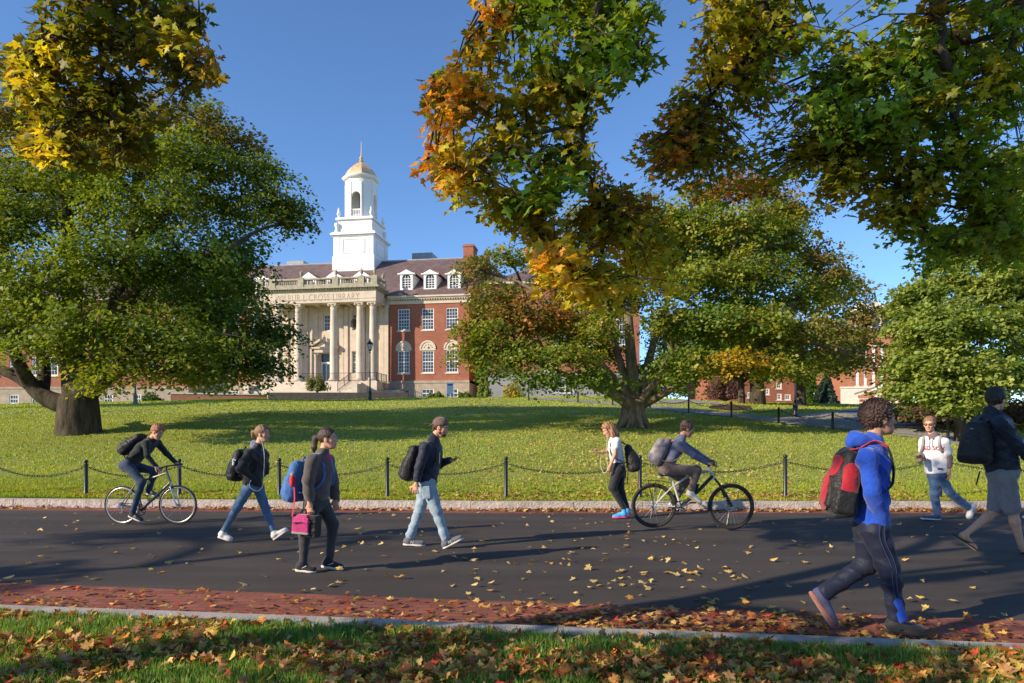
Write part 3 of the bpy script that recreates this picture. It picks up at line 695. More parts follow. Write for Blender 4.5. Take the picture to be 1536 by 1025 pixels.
def hall():
    Y=100; s=Y/F; f=Frame(1262,Y,12); R=f.root('brick_hall'); tag(R,'tall orange brick hall with pale stone base, gabled dormers and grey roof at far right','building')
    def zz(py): return EYE+(HZ-py)/F*Y
    w=9.4; d=16; z0=4.5; zb=zz(582); ze=zz(497)
    a=lambda px:f.a(px,0)
    mb=MB(); ops=[]
    for x in (1283.5,1295.5,1308,1320.5): ops.append((a(x),a(x+4.5),zz(579),zz(558.5)))
    for x in (1283.5,1295.5,1308,1320.5): ops.append((a(x),a(x+4.5),zz(545),zz(524)))
    x3=[(1300,1309,517,500)]
    side=[(b,b+1.1,q0,q1) for b in (2,5.2,8.4,11.6) for q0,q1 in ((zz(579),zz(558.5)),(zz(545),zz(524)))]
    wall(mb,0,w,zb,ze,0,ops); wall(mb,0,d,zb,ze,w,side,ax='b')
    mb.add([(0,0,z0),(0,d,z0),(0,d,ze),(0,0,ze)],[(3,2,1,0)]); mb.add([(0,d,z0),(w,d,z0),(w,d,ze),(0,d,ze)],[(3,2,1,0)])
    # dormer bays breaking the eaves
    for ax0 in (a(1279),a(1301)):
        mb.box(ax0,ax0+2.2,.01,1.6,ze,ze+2.6)
    mb.build('brick_wall',M['brickor'],R)
    st=MB(); st.box(-.1,w+.1,-.1,0,z0,zb-.1); st.box(-.2,w+.2,-.2,0,zb-.1,zb+.15); st.box(w,w+.1,0,d,z0,zb-.1); st.box(w,w+.2,0,d,zb-.1,zb+.15)
    st.box(-.1,w+.15,-.15,0,zz(552),zz(550)); st.box(-.1,w+.15,-.15,0,zz(521),zz(519.5))
    st.build('stone_base',M['stonew'],R)
    for o in ops: window(R,*o,0,2,4,fr=.22,sill=True)
    for o in side: window(R,*o,w,2,4,fr=.2,ax='b')
    for ax0 in (a(1279),a(1301)):
        t=MB(); c=ax0+1.1
        t.prism([(c-1.5,ze+2.6),(c+1.5,ze+2.6),(c+1.3,ze+3.1),(c+.7,ze+3.9),(c,ze+4.2),(c-.7,ze+3.9),(c-1.3,ze+3.1)],1,-.15,.4)
        t.box(c-1.4,c+1.4,-.1,0,ze-.2,ze+.1); t.box(c-.75,c-.45,-.08,0,ze+.1,ze+2.4); t.box(c+.45,c+.75,-.08,0,ze+.1,ze+2.4)
        g=t.build('dormer_gable',M['stonew'],R); MB().box(c-.449,c+.449,-.04,.005,ze+.3,ze+2.3).build('pane',M['glass'],g)
        r=MB()
        for sx in (-1,1): r.hexa([(c+sx*1.5,-.1,ze+2.62),(c,-.1,ze+4.1),(c,5,ze+4.1),(c+sx*1.5,4,ze+2.62)],[(c+sx*1.5,-.1,ze+2.75),(c,-.1,ze+4.25),(c,5,ze+4.25),(c+sx*1.5,4,ze+2.75)])
        r.build('dormer_roof',M['slateg'],g)
    r=MB(); zr=zz(455); r.hexa([(-.5,-.5,ze),(w+.5,-.5,ze),(w+.5,d+.5,ze),(-.5,d+.5,ze)],[(2.9,4.5,zr),(w-2.5,4.5,zr),(w-2.5,d-4.5,zr),(2.9,d-4.5,zr)]); r.build('roof',M['slateg'],R)
    # entry ramp with solid parapet, railing
    p=MB(); a0=a(1277); a1=a(1308); p.prism([(a0,z0),(a1,z0),(a1,zz(583)),(a0,zz(593))],1,-2.0,-1.8); p.box(a1,a1+3.2,-3.5,-1.8,z0,zz(583)); p.build('entry_ramp',M['stonew'],R)
    for k in range(5):
        x=a0+.35+k*(a1-a0-.6)/5; zt_=zz(593)+(zz(583)-zz(593))*(x-a0)/(a1-a0)-.25; MB().box(x,x+.42,-2.06,-2.001,z0+.25,zt_).build('brick_panel',M['brickor'],R)
    for x in (a1+.3,a1+1.3,a1+2.3): MB().box(x,x+.6,-3.56,-3.501,z0+.3,zz(583)-.3).build('brick_panel',M['brickor'],R)
    c=MB(); c.prism([(a0-.1,zz(593)),(a1,zz(583)),(a1,zz(583)+.16),(a0-.1,zz(593)+.16)],1,-2.1,-1.7); c.build('coping',M['slateg'],R)
    rr=MB()
    for h in (.5,1.0): rr.tube([(a(1265),-4.5,z0+.8+h),(w+3,-4.5,z0+.8+h)],.05,5)
    for k in range(14): x=a(1265)+(w+3)*k/14; rr.tube([(x,-4.5,z0),(x,-4.5,z0+1.8)],.05,5)
    rr.build('railing',M['white'],R)
M['brickor']=brickmat('orange brick',(.46,.15,.07),(.38,.11,.055),(.38,.28,.2),msize=.009)
M['stonew']=mat('white limestone',(.66,.62,.55),.85,.08,1,.1,.01,10,spec=.2)

# ---------------------------------------------------------------- street furniture
def lamppost(name,label,base,h,m,lantern=True,group=None):
    R=empty(name,base); tag(R,label,'street lamp',group)
    MB().lathe([(.16,0),(.16,.12),(.12,.18),(.11,.5),(.13,.55),(.07,.75),(.055,1.0),(.045,h-.95),(.07,h-.93),(.07,h-.88),(.04,h-.85),(.05,h-.8),(.11,h-.74),(.12,h-.7)],(0,0,0),14).build('pole',M[m],R)
    l=MB()
    for k in range(6):
        t=math.pi*k/3; t2=t+math.pi/3
        l.tube([(.12*math.cos(t),.12*math.sin(t),h-.7),(.2*math.cos(t),.2*math.sin(t),h-.3)],.012,4)
    l.lathe([(.22,h-.3),(.25,h-.28),(.17,h-.16),(.08,h-.08),(.05,h-.04),(.06,h),(.01,h+.14)],(0,0,0),12)
    L=l.build('lantern',M[m],R)
    MB().lathe([(.11,h-.69),(.185,h-.31)],(0,0,0),6,False).build('glass',M['frost'],L)
    return R
M['frost']=mat('milky lamp glass',(.55,.55,.52),.25,.05)
M['greyp']=mat('weathered green pole',(.14,.15,.13),.6,.2)
def bollard_mesh(h):
    return MB().lathe([(.06,-.15),(.06,.02),(.042,.05),(.038,h-.13),(.048,h-.125),(.048,h-.1),(.03,h-.085),(.027,h-.075),(.045,h-.05),(.043,h-.02),(.025,h-.003),(.004,h)],(0,0,0),16)
def chain(name,label,p0,p1,sag,group,step=.055,r=.0065):
    mb=MB(); p0=Vector(p0); p1=Vector(p1); L=(p1-p0).length; n=int(L*1.03/step)
    pt=lambda t:p0.lerp(p1,t)-Vector((0,0,sag*4*t*(1-t)))
    for k in range(n):
        a=pt(k/n); b=pt((k+1)/n); d=(b-a).normalized(); u=Vector((0,0,1)) if k%2 else d.cross(Vector((0,0,1))).normalized()
        u=(u-d*d.dot(u)).normalized(); c=(a+b)/2; hl=step*.68; hw=.02; pts=[]
        for i in range(8):
            t=2*math.pi*i/8; pts.append(c+d*hl*math.cos(t)+u*hw*math.sin(t))
        pts.append(pts[0]); mb.tube(pts,r,4,cap=False)
    o=mb.build(name,M['iron']); tag(o,label,'chain',group); return o
def furniture():
    lamppost('street_lamp','black lantern lamp post standing before the library portico',ground(555,600.5),4.35,'black')
    g=ground(1193,626.5); lamppost('street_lamp','dark lamp post rising into the leaves beside the concrete path',g,4.3,'black')
    g=ground(203,607); lamppost('street_lamp','weathered grey green lamp post between left maple and portico',g,4.3,'greyp')
    ob=None; tops=[]
    spots=[(129,.74),(269,.77),(419,.80),(581,.83),(759,.86),(960,.88),(1178,.9),(1410,.92),(1660,.92),(-10,.74)]
    names={129:'black iron bollard farthest left, left of the bearded cyclist'}
    lab={-10:'black iron bollard just outside the left edge of the lawn',129:'black bollard nearest the left edge, left of the rear bicycle wheel',269:'black bollard behind the front wheel of the left bicycle',419:'black bollard between the jeans woman and the fleece woman',581:'black bollard just left of the man in the cap',759:'black bollard standing alone in the middle of the kerb',960:'black bollard behind the rear wheel of the right bicycle',1178:'black bollard between the right cyclist and the blue hoodie man',1410:'black bollard hidden behind the man in the white jersey',1660:'black bollard outside the right edge'}
    proto={}
    pts=[]
    for px,h in spots:
        Y=14.25; p=Vector(((px-768)/F*Y,Y,0)); p.y=float(farcurb(p.x))+.55; p.x=(px-768)/F*p.y; p.z=Tz(p.x,p.y)
        if px==1660: pts.append((px,p,h)); continue
        o=bollard_mesh(h).build('bollard',M['black']); o.location=p; tag(o,lab[px],'bollard','black iron bollards along the kerb')
        pts.append((px,p,h))
    pts.sort(key=lambda q:q[0])
    cl=['left of the first bollard','behind the left bicycle','between the left bicycle and the jeans woman','between the fleece woman and the capped man','right of the capped man','left of the woman in white','behind the right bicycle','behind the blue hoodie man','behind the man in shorts']
    for i in range(len(pts)-1):
        a,b=pts[i],pts[i+1]
        chain('chain','sagging black chain strung '+cl[i],a[1]+Vector((.05,0,a[2]-.16)),b[1]+Vector((-.05,0,b[2]-.16)),.2,'black chains between kerb bollards')
    # path bollards
    L=['smallest far one nearest the hall','just left of the middle maple','hidden beside the maple trunk','right of the maple trunk','near the mulch bed','fourth before the lamp','left of the lamp post foot','left of the wide paving','behind the jersey man']
    sp=[(793,598.5,576),(867,604,588),(919,608,591),(975,613.5,593),(1033,620,598),(1097,626.5,602),(1168,635.5,611),(1249,644,618),(1422,664,633)]
    lb=['tiny black path bollard before the hall granite base','small path bollard left of the middle maple under the hall windows','path bollard touching the left of the middle maple trunk','path bollard just right of the middle maple trunk','path bollard left of the mulch bed','path bollard in front of the mulch bed','path bollard left of the dark lamp post foot','path bollard at the corner where the path widens','path bollard behind the shoulder of the jersey man']
    pr=None
    for i,(px,pb,pt) in enumerate(sp):
        g=ground(px,pb); h=min(1.1,(pb-pt)/F*g.y); o=MB().lathe([(.05,-.1),(.05,h-.06),(.055,h-.05),(.04,h-.01),(.01,h)],(0,0,0),10).build('path_bollard',M['black']); o.location=g
        tag(o,lb[i],'bollard','slim bollards along the concrete path')
        if pr is not None: chain('path_chain','thin chain along the path '+['past the hall base','towards the maple','behind the maple trunk','right of the maple','left of the mulch bed','before the mulch bed','left of the lamp foot','in front of the wide paving'][i-1],pr,g+Vector((0,0,h-.1)),.25,'thin chains along the path',.12,.009)
        pr=g+Vector((0,0,h-.1))
    # garden wall in front of the portico
    w=MB(); pts=[(258,601,590),(330,600,588.5),(395,598,588)]
    A=Vector(((256-768)/F*62,62,0)); B=Vector(((400-768)/F*64,64,0)); C_=Vector(((612-768)/F*64,64,0))
    zt=lambda py,Y:EYE+(HZ-py)/F*Y
    def seg(mb,p,q,z0,z1,th=.4):
        d=(q-p); d.z=0; n=Vector((-d.y,d.x,0)).normalized()*th
        mb.hexa([(p.x,p.y,z0),(q.x,q.y,z0),(q.x+n.x,q.y+n.y,z0),(p.x+n.x,p.y+n.y,z0)],[(p.x,p.y,z1),(q.x,q.y,z1),(q.x+n.x,q.y+n.y,z1),(p.x+n.x,p.y+n.y,z1)])
    seg(w,A,B,3.2,zt(592,63)); W=w.build('garden_wall',M['brickor']); tag(W,'low brick garden wall with pale coping left of the portico','wall')
    c=MB(); seg(c,A+Vector((-.1,-.06,0)),B+Vector((.1,-.06,0)),zt(592,63),zt(590,63),.52); c.build('coping',M['stonew'],W)
    w=MB(); seg(w,B+Vector((.12,0,0)),C_,3.2,zt(589,64),.5); W2=w.build('planter_wall',M['darkst']); tag(W2,'dark low retaining wall in front of the library steps','wall')
    # signs
    g=ground(675,600); S=empty('sign',(g.x+1.0,g.y+8,Tz(g.x+1,g.y+8))); tag(S,'small white notice board on posts below the library windows','sign')
    sc=(g.y+8)/F; z1=EYE+(650-574)*sc-S.location.z; z0=EYE+(650-591)*sc-S.location.z
    S.location.x=(675-768)*sc
    MB().box(-.25,.27,-.03,.03,z0,z1).build('board',M['white'],S); p=MB(); p.box(-.22,-.17,.031,.08,-.1,z1-.1); p.box(.17,.22,.031,.08,-.1,z1-.1); p.build('post',M['lead'],S)
    MB().box(-.2,.22,-.036,-.0305,z1-.25,z1-.12).build('blue_stripe',M['bluesign'],S)
    # bicycle-rack like white rack near steps omitted; far hydrant-red markers near the hall
M['bluesign']=mat('blue print',(.04,.1,.35),.6)
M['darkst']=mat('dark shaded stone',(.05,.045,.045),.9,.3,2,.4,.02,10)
# ================================================================ foliage
def leafmat(name,trans=.35,rough=.5):
    m,nt,b=newmat(name); nt.nodes.remove(b); out=nt.nodes['Material Output']
    at=N(nt,'ShaderNodeAttribute',attribute_name='leafcol')
    co=coords(nt,'World'); n=noise(nt,co,25,2); col=mixc(nt,1,at.outputs['Color'],ramp(nt,n,[(.3,(.75,.78,.7)),(.7,(1.25,1.2,1.2))]),'MULTIPLY')
    d=N(nt,'ShaderNodeBsdfDiffuse'); t=N(nt,'ShaderNodeBsdfTranslucent'); g=N(nt,'ShaderNodeBsdfGlossy',Roughness=rough)
    g.inputs['Color'].default_value=(.9,.9,.9,1)
    nt.links.new(col,d.inputs['Color'])
    tc=mixc(nt,1,col,(1.5,1.45,.55),'MULTIPLY'); nt.links.new(tc,t.inputs['Color'])
    m1=N(nt,'ShaderNodeMixShader'); m1.inputs[0].default_value=trans; nt.links.new(d.outputs[0],m1.inputs[1]); nt.links.new(t.outputs[0],m1.inputs[2])
    m2=N(nt,'ShaderNodeMixShader'); m2.inputs[0].default_value=.02; nt.links.new(m1.outputs[0],m2.inputs[1]); nt.links.new(g.outputs[0],m2.inputs[2])
    nt.links.new(m2.outputs[0],out.inputs[0]); return m
M['leaf']=leafmat('leaf',.42)
M['dryleaf']=leafmat('fallen leaf',.15,.6)
M['blade']=leafmat('grass blade',.3,.5)
def barkmat(name,c,sc=5):
    m,nt,b=newmat(name); co=coords(nt,'World'); mp=N(nt,'ShaderNodeMapping'); mp.inputs['Scale'].default_value=(1,1,.22); nt.links.new(co,mp.inputs[0])
    n=noise(nt,mp.outputs[0],sc,6,.7); n2=noise(nt,co,1.2,3)
    cc=ramp(nt,n,[(.35,tuple(x*.35 for x in c)),(.6,c),(.75,tuple(x*1.4 for x in c))])
    cc=mixc(nt,1,cc,ramp(nt,n2,[(.35,(.75,.8,.7)),(.65,(1.15,1.1,1.1))]),'MULTIPLY')
    nt.links.new(cc,b.inputs['Base Color']); b.inputs['Roughness'].default_value=.95; b.inputs['Specular IOR Level'].default_value=.1
    bump(nt,b,n,1.0,.06); return m
M['bark']=barkmat('maple bark',(.10,.08,.062)); M['barkl']=barkmat('pale grey bark',(.30,.235,.165),6); M['twig']=barkmat('twig bark',(.12,.085,.06),14)
# template: half leaf outlines -> (verts, two ngons)
_half=[(0,0),(-.16,.16),(-.08,.33),(.05,.24),(.14,.42),(.34,.58),(.36,.38),(.43,.16),(.60,.27),(.68,.17),(1,0)]
def maple_template():
    v=[(x,y,-.16*abs(y)) for x,y in _half]; n=len(v)
    v2=[(x,-y,-.16*abs(y)) for x,y in _half[1:-1]]
    V=np.array(v+v2); f1=list(range(n)); f2=[0]+[n+i for i in range(len(v2))]+[n-1]
    return V-np.array([.3,0,0]),[f1,f2[::-1]]
def kite_template():
    V=np.array([(-.5,0,0),(-.05,.36,-.06),(.5,0,-.1),(-.05,-.36,-.06)]); return V,[[0,3,2],[0,2,1]]
def star_template():
    V=np.array([(-.45,0,0),(-.1,.16,-.03),(.0,.46,-.08),(.17,.16,-.03),(.55,0,-.06),(.17,-.16,-.03),(.0,-.46,-.08),(-.1,-.16,-.03)]); return V,[[0,7,6,5,4],[0,4,3,2,1]]
_mv,_mf=maple_template(); _c1=_mv.copy(); _c1[:,2]+=.55*(_mv[:,0]-.1)**2+.25*np.abs(_mv[:,1]); _c2=_mv.copy(); _c2[:,2]-=.6*(_mv[:,0])**2; _c2[:,1]*=.8; _c3=_mv.copy(); _c3[:,2]+=.9*_mv[:,1]**2-.2*_mv[:,0]; _c3[:,1]*=.72
_c4=_mv.copy(); _c4[:,1]*=1.12; _c4[:,0]*=.86; _c4[:,2]+=.35*_mv[:,0]*_mv[:,1]
TPL={'litter':([_mv,_c1,_c2,_c3,_c4],_mf),'maple':([_mv,_c2*[1,1.1,.5],_c4],_mf),'kite':kite_template(),'star':star_template()}
def leaves(name,P_,Nrm,Dir,size,colr,m,parent=None,tpl='kite'):
    """P_ (n,3) centres, Nrm normals, Dir in-plane direction hints, size (n,), colr (n,3)"""
    V,fs=TPL[tpl]; n=len(P_)
    Vs=V if isinstance(V,list) else [V]; k=len(Vs[0]); V=np.stack(Vs)[RNG.integers(0,len(Vs),n)]
    Nn=Nrm/np.linalg.norm(Nrm,axis=1,keepdims=True); X=Dir-Nn*np.sum(Dir*Nn,1,keepdims=True); X/=np.maximum(np.linalg.norm(X,axis=1,keepdims=True),1e-6); Y=np.cross(Nn,X)
    W=P_[:,None,:]+size[:,None,None]*(V[:,:,0:1]*X[:,None,:]+V[:,:,1:2]*Y[:,None,:]+V[:,:,2:3]*Nn[:,None,:])
    base=(np.arange(n)*k)[:,None]
    loops=np.concatenate([base+np.array(f)[None,:] for f in fs],1).ravel()
    tot=np.tile([len(f) for f in fs],n); st=np.concatenate([[0],np.cumsum(tot)[:-1]])
    me=npmesh(name,W.reshape(-1,3),loops,st,tot)
    at=me.attributes.new('leafcol','FLOAT_COLOR','POINT'); c=np.ones((n*k,4),dtype=np.float32); c[:,:3]=np.repeat(colr,k,0); at.data.foreach_set('color',c.ravel())
    o=link(name,me,m); 
    if parent is not None: rel(o,parent)
    return o
def pal(cols,w,n,jit=.25):
    cols=np.array(cols); i=RNG.choice(len(cols),n,p=np.array(w)/sum(w)); c=cols[i]*(1+RNG.uniform(-jit,jit,(n,1))); return np.clip(c,0,1)
GREEN=[(.075,.14,.018),(.11,.19,.024),(.16,.23,.03),(.23,.27,.04)]
def unit(n): v=RNG.normal(size=(n,3)); return v/np.linalg.norm(v,axis=1,keepdims=True)
def tree(name,label,base,limbs,blobs,nleaf,lsize,palette,bark='bark',cat='maple tree',group=None,tpl='kite',spray=.65,per=38,trunkr=None,up=.9,tw=True):
    """limbs: list of ([(Vector..)],[radii]); blobs: (center Vector, rx,ry,rz, weight, palette override)"""
    R=empty(name,base); tag(R,label,cat,group)
    tr=MB()
    for pts,rad in limbs:
        tr.tube(smooth(pts,4),smoothr(rad,4,len(pts)),12)
    cen=[];tot=sum(b[4]*b[1]*b[3] for b in blobs); allP=[];allN=[];allD=[];allS=[];allC=[]
    ends=[p for pts,_ in limbs for p in pts[1:]]
    for bi,b in enumerate(blobs):
        c,rx,ry,rz,w=b[:5]; pl=b[5] if len(b)>5 and b[5] is not None else palette
        nl=int(nleaf*w*rx*rz/tot); ns=max(3,nl//per)
        d=unit(ns); d[:,2]=np.abs(d[:,2])*np.where(RNG.random(ns)<.7,1,-.8); rr=(RNG.random(ns)**.45)
        rr*=1+.15*np.sin(d[:,0]*5+bi)+.15*np.sin(d[:,2]*6+2*bi)
        S=np.array(c)+d*rr[:,None]*np.array([rx,ry,rz])
        # limb into the blob
        if tw:
            e=min(ends,key=lambda q:(q-c).length); L=(c-e).length
            mid=e.lerp(c,.5)+Vector((0,0,.08*L)); r0=.018*L+.03
            tr.tube(smooth([e,mid,c],4),smoothr([r0,r0*.7,r0*.4],4,3),6)
            for q in S[RNG.choice(ns,min(ns,18),replace=False)]:
                q=Vector(q); k=.3+.6*random.random(); s0=mid.lerp(c,k); m2=s0.lerp(q,.55)+Vector((random.uniform(-.1,.1),0,.12*(q-s0).length))
                tr.tube([s0,m2,q],[r0*.35,r0*.22,.008],4,cap=False)
        m_=per; n=ns*m_
        a=RNG.random((ns,m_))*2*np.pi; r=np.sqrt(RNG.random((ns,m_)))*spray*RNG.uniform(.6,1.3,(ns,1)); h=RNG.normal(0,.13*spray,(ns,m_))
        out=S-np.array(c); out/=np.maximum(np.linalg.norm(out,axis=1,keepdims=True),1e-5)
        ax=np.stack([out[:,0]*.5,out[:,1]*.5,np.full(ns,up)],1)+RNG.normal(0,.25,(ns,3)); ax/=np.linalg.norm(ax,axis=1,keepdims=True)
        t1=np.cross(ax,[0,1,.01]); t1/=np.linalg.norm(t1,axis=1,keepdims=True); t2=np.cross(ax,t1)
        Pp=S[:,None,:]+(r*np.cos(a))[...,None]*t1[:,None,:]+(r*np.sin(a))[...,None]*t2[:,None,:]+h[...,None]*ax[:,None,:]
        Pp[:,:,2]-=.18*r*r/spray
        Pp=Pp.reshape(-1,3); Nn=np.repeat(ax,m_,0)+RNG.normal(0,.42,(n,3)); 
        allP.append(Pp); allN.append(Nn); allD.append(RNG.normal(size=(n,3))); allS.append(lsize*RNG.uniform(.65,1.25,n))
        # colour drifts per spray
        base_c=pal(pl[0],pl[1],ns,.22); cc=np.repeat(base_c,m_,0)*.6+.4*pal(pl[0],pl[1],n,.3); allC.append(cc)
    tb=tr.build('trunk',M[bark]); rel(tb,R)
    leaves('crown',np.concatenate(allP),np.concatenate(allN),np.concatenate(allD),np.concatenate(allS),np.concatenate(allC),M['leaf'],R,tpl)
    return R
def smooth(pts,k):
    pts=[Vector(p) for p in pts]; out=[]
    for i in range(len(pts)-1):
        p0=pts[max(i-1,0)];p1=pts[i];p2=pts[i+1];p3=pts[min(i+2,len(pts)-1)]
        for j in range(k):
            t=j/k; out.append(.5*((2*p1)+(p2-p0)*t+(2*p0-5*p1+4*p2-p3)*t*t+(3*p1-p0-3*p2+p3)*t**3))
    out.append(pts[-1]); return out
def smoothr(r,k,n):
    o=[]
    for i in range(n-1):
        for j in range(k): o.append(r[i]+(r[i+1]-r[i])*j/k)
    o.append(r[-1]); return o
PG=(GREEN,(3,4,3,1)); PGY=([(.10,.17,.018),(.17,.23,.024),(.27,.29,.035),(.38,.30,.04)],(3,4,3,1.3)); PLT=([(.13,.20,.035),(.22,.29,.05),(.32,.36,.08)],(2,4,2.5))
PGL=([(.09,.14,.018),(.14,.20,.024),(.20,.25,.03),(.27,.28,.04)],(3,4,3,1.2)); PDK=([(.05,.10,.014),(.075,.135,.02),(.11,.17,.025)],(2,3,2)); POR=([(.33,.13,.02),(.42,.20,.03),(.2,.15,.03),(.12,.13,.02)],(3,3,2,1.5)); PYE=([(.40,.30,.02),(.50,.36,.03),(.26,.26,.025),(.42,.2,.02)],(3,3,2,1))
PRB=([(.21,.18,.035),(.27,.18,.05),(.15,.19,.03)],(2,1.5,3))
def blob(px,py,rx,ry,Y,w=1,pl=None,dk=.8):
    s=Y/F; return (P(px,py,Y),rx*s,rx*s*dk,ry*s,w,pl)
def flare(px,py,w,Y,g):
    pass
def midtrees():
    # big left maple
    Y=26.5; g=ground(118,650); Y=g.y; q=lambda a,b,d=0:P(a,b,Y+d)
    s=Y/F
    limbs=[([g+Vector((0,0,-.4)),q(118,640),q(118,612),q(120,595)],[.9,.76,.70,.62]),
      ([q(108,608),q(75,600),q(45,575),q(22,530,-1),q(5,470,-1.5)],[.40,.34,.27,.2,.12]),
      ([q(45,578),q(15,560),q(-25,548,.5),q(-70,520,1)],[.24,.2,.15,.09]),
      ([q(62,592,.4),q(66,560,.8),q(60,500,1),q(50,400,1.5)],[.26,.24,.2,.1]),
      ([q(118,605),q(112,560,.3),q(108,480,.6),q(110,400,1),q(95,300,1.2),q(80,200,1)],[.55,.45,.36,.30,.2,.08]),
      ([q(125,600),q(135,565),q(170,480,-.5),q(195,390,-.6),q(205,290,-.4),q(208,200,0)],[.5,.42,.34,.27,.2,.08]),
      ([q(172,475,-.5),q(215,420,-1.5),q(280,390,-2),q(340,375,-2.5)],[.26,.2,.14,.07]),
      ([q(135,590),q(160,568,-.8),q(210,540,-1.6),q(290,510,-2.2),q(370,500,-2)],[.34,.28,.2,.13,.07]),
      ([q(128,600,.5),q(170,560,2),q(240,520,3.5),q(330,470,4.5)],[.3,.25,.18,.1]),
      ([q(197,380,-.5),q(240,320,0),q(300,280,.5),q(350,250,.5)],[.2,.15,.1,.05])]
    bl=[blob(30,200,90,90,Y+1,.8,PRB),blob(20,330,90,70,Y-1,.9),blob(60,440,90,60,Y-2,1),blob(10,500,70,40,Y-1,1),blob(130,300,90,70,Y+2,.9),
      blob(150,190,90,50,Y+1,.7,PRB),blob(250,190,80,45,Y+.5,.8,PRB),blob(310,185,60,35,Y,.6,PRB),blob(290,250,90,50,Y-1,1),blob(360,230,55,40,Y+1,.8,PRB),blob(390,270,50,35,Y,.9),
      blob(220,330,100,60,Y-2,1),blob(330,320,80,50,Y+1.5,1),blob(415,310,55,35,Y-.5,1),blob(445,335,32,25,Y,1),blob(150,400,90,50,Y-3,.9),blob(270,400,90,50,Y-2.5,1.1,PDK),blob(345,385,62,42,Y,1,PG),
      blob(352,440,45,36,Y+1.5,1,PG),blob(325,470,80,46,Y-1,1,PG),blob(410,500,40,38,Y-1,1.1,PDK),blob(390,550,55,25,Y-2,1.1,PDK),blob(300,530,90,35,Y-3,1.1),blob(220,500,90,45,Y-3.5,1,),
      blob(110,490,70,45,Y-4,.9),blob(60,520,60,25,Y-3.5,.9),blob(180,560,55,30,Y-4,1.1,PGY),blob(150,580,30,18,Y-4,.8,PGY),blob(250,565,60,20,Y-3.5,1.1,PGY),blob(340,565,60,18,Y-2.5,1.1),blob(310,430,90,55,Y+4,.9,PG),blob(200,450,100,55,Y+4,.8,PG),blob(270,520,90,38,Y+2,.9,PG),blob(360,515,62,36,Y+2,.9,PG),blob(30,470,70,40,Y+2,.8),blob(90,540,40,16,Y-3,.7),blob(20,290,80,60,Y+3,.8),blob(150,250,90,50,Y-1,.7),blob(240,250,60,50,Y+2,.8),blob(-60,400,90,140,Y,1),
      blob(120,100+150,60,40,Y-1,.6)]
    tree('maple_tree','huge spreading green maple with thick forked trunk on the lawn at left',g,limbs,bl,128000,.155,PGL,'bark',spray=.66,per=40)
    # middle maple
    g=ground(950,641); Y=g.y; q=lambda a,b,d=0:P(a,b,Y+d)
    limbs=[([g+Vector((0,0,-.4)),q(950,636),q(951,615),q(953,600)],[.62,.47,.43,.48])]
    for pts,r in (([(945,604,0),(925,575,-.3),(900,545,-.8),(872,515,-1.2),(845,470,-1.5)],[.27,.18,.14,.1,.06]),
                  ([(948,604,.2),(935,560,.3),(922,510,.5),(915,450,.8),(905,380,1)],[.27,.17,.13,.1,.05]),
                  ([(952,604,0),(948,555,0),(944,500,0),(940,430,.2),(935,360,.4),(930,300,.5)],[.30,.24,.20,.16,.10,.05]),
                  ([(956,604,.3),(968,560,.5),(985,500,.8),(1005,440,1),(1020,370,1.2)],[.26,.18,.15,.1,.05]),
                  ([(958,604,-.2),(985,570,-.6),(1010,530,-1),(1045,480,-1.2),(1085,420,-1.5)],[.26,.17,.14,.1,.05]),
                  ([(960,606,0),(990,592,-.4),(1030,570,-.8),(1080,545,-1.5),(1140,520,-2)],[.3,.2,.15,.11,.06]),
                  ([(945,606,-.3),(915,590,-.8),(880,575,-1.4),(830,555,-2),(780,530,-2)],[.26,.18,.13,.1,.05]),
                  ([(940,604,.5),(900,560,1.5),(850,500,2.5),(790,450,3)],[.28,.2,.14,.07])):
        limbs.append(([q(*p) for p in pts],r))
    for t in range(9): # root flare
        a=t*.698+.2; d=Vector((math.cos(a),math.sin(a),0)); h=g+d*.33; limbs.append(([h+Vector((0,0,1.0)),g+d*.46+Vector((0,0,.3)),g+d*.82+Vector((0,0,-.12))],[.13,.15,.05]))
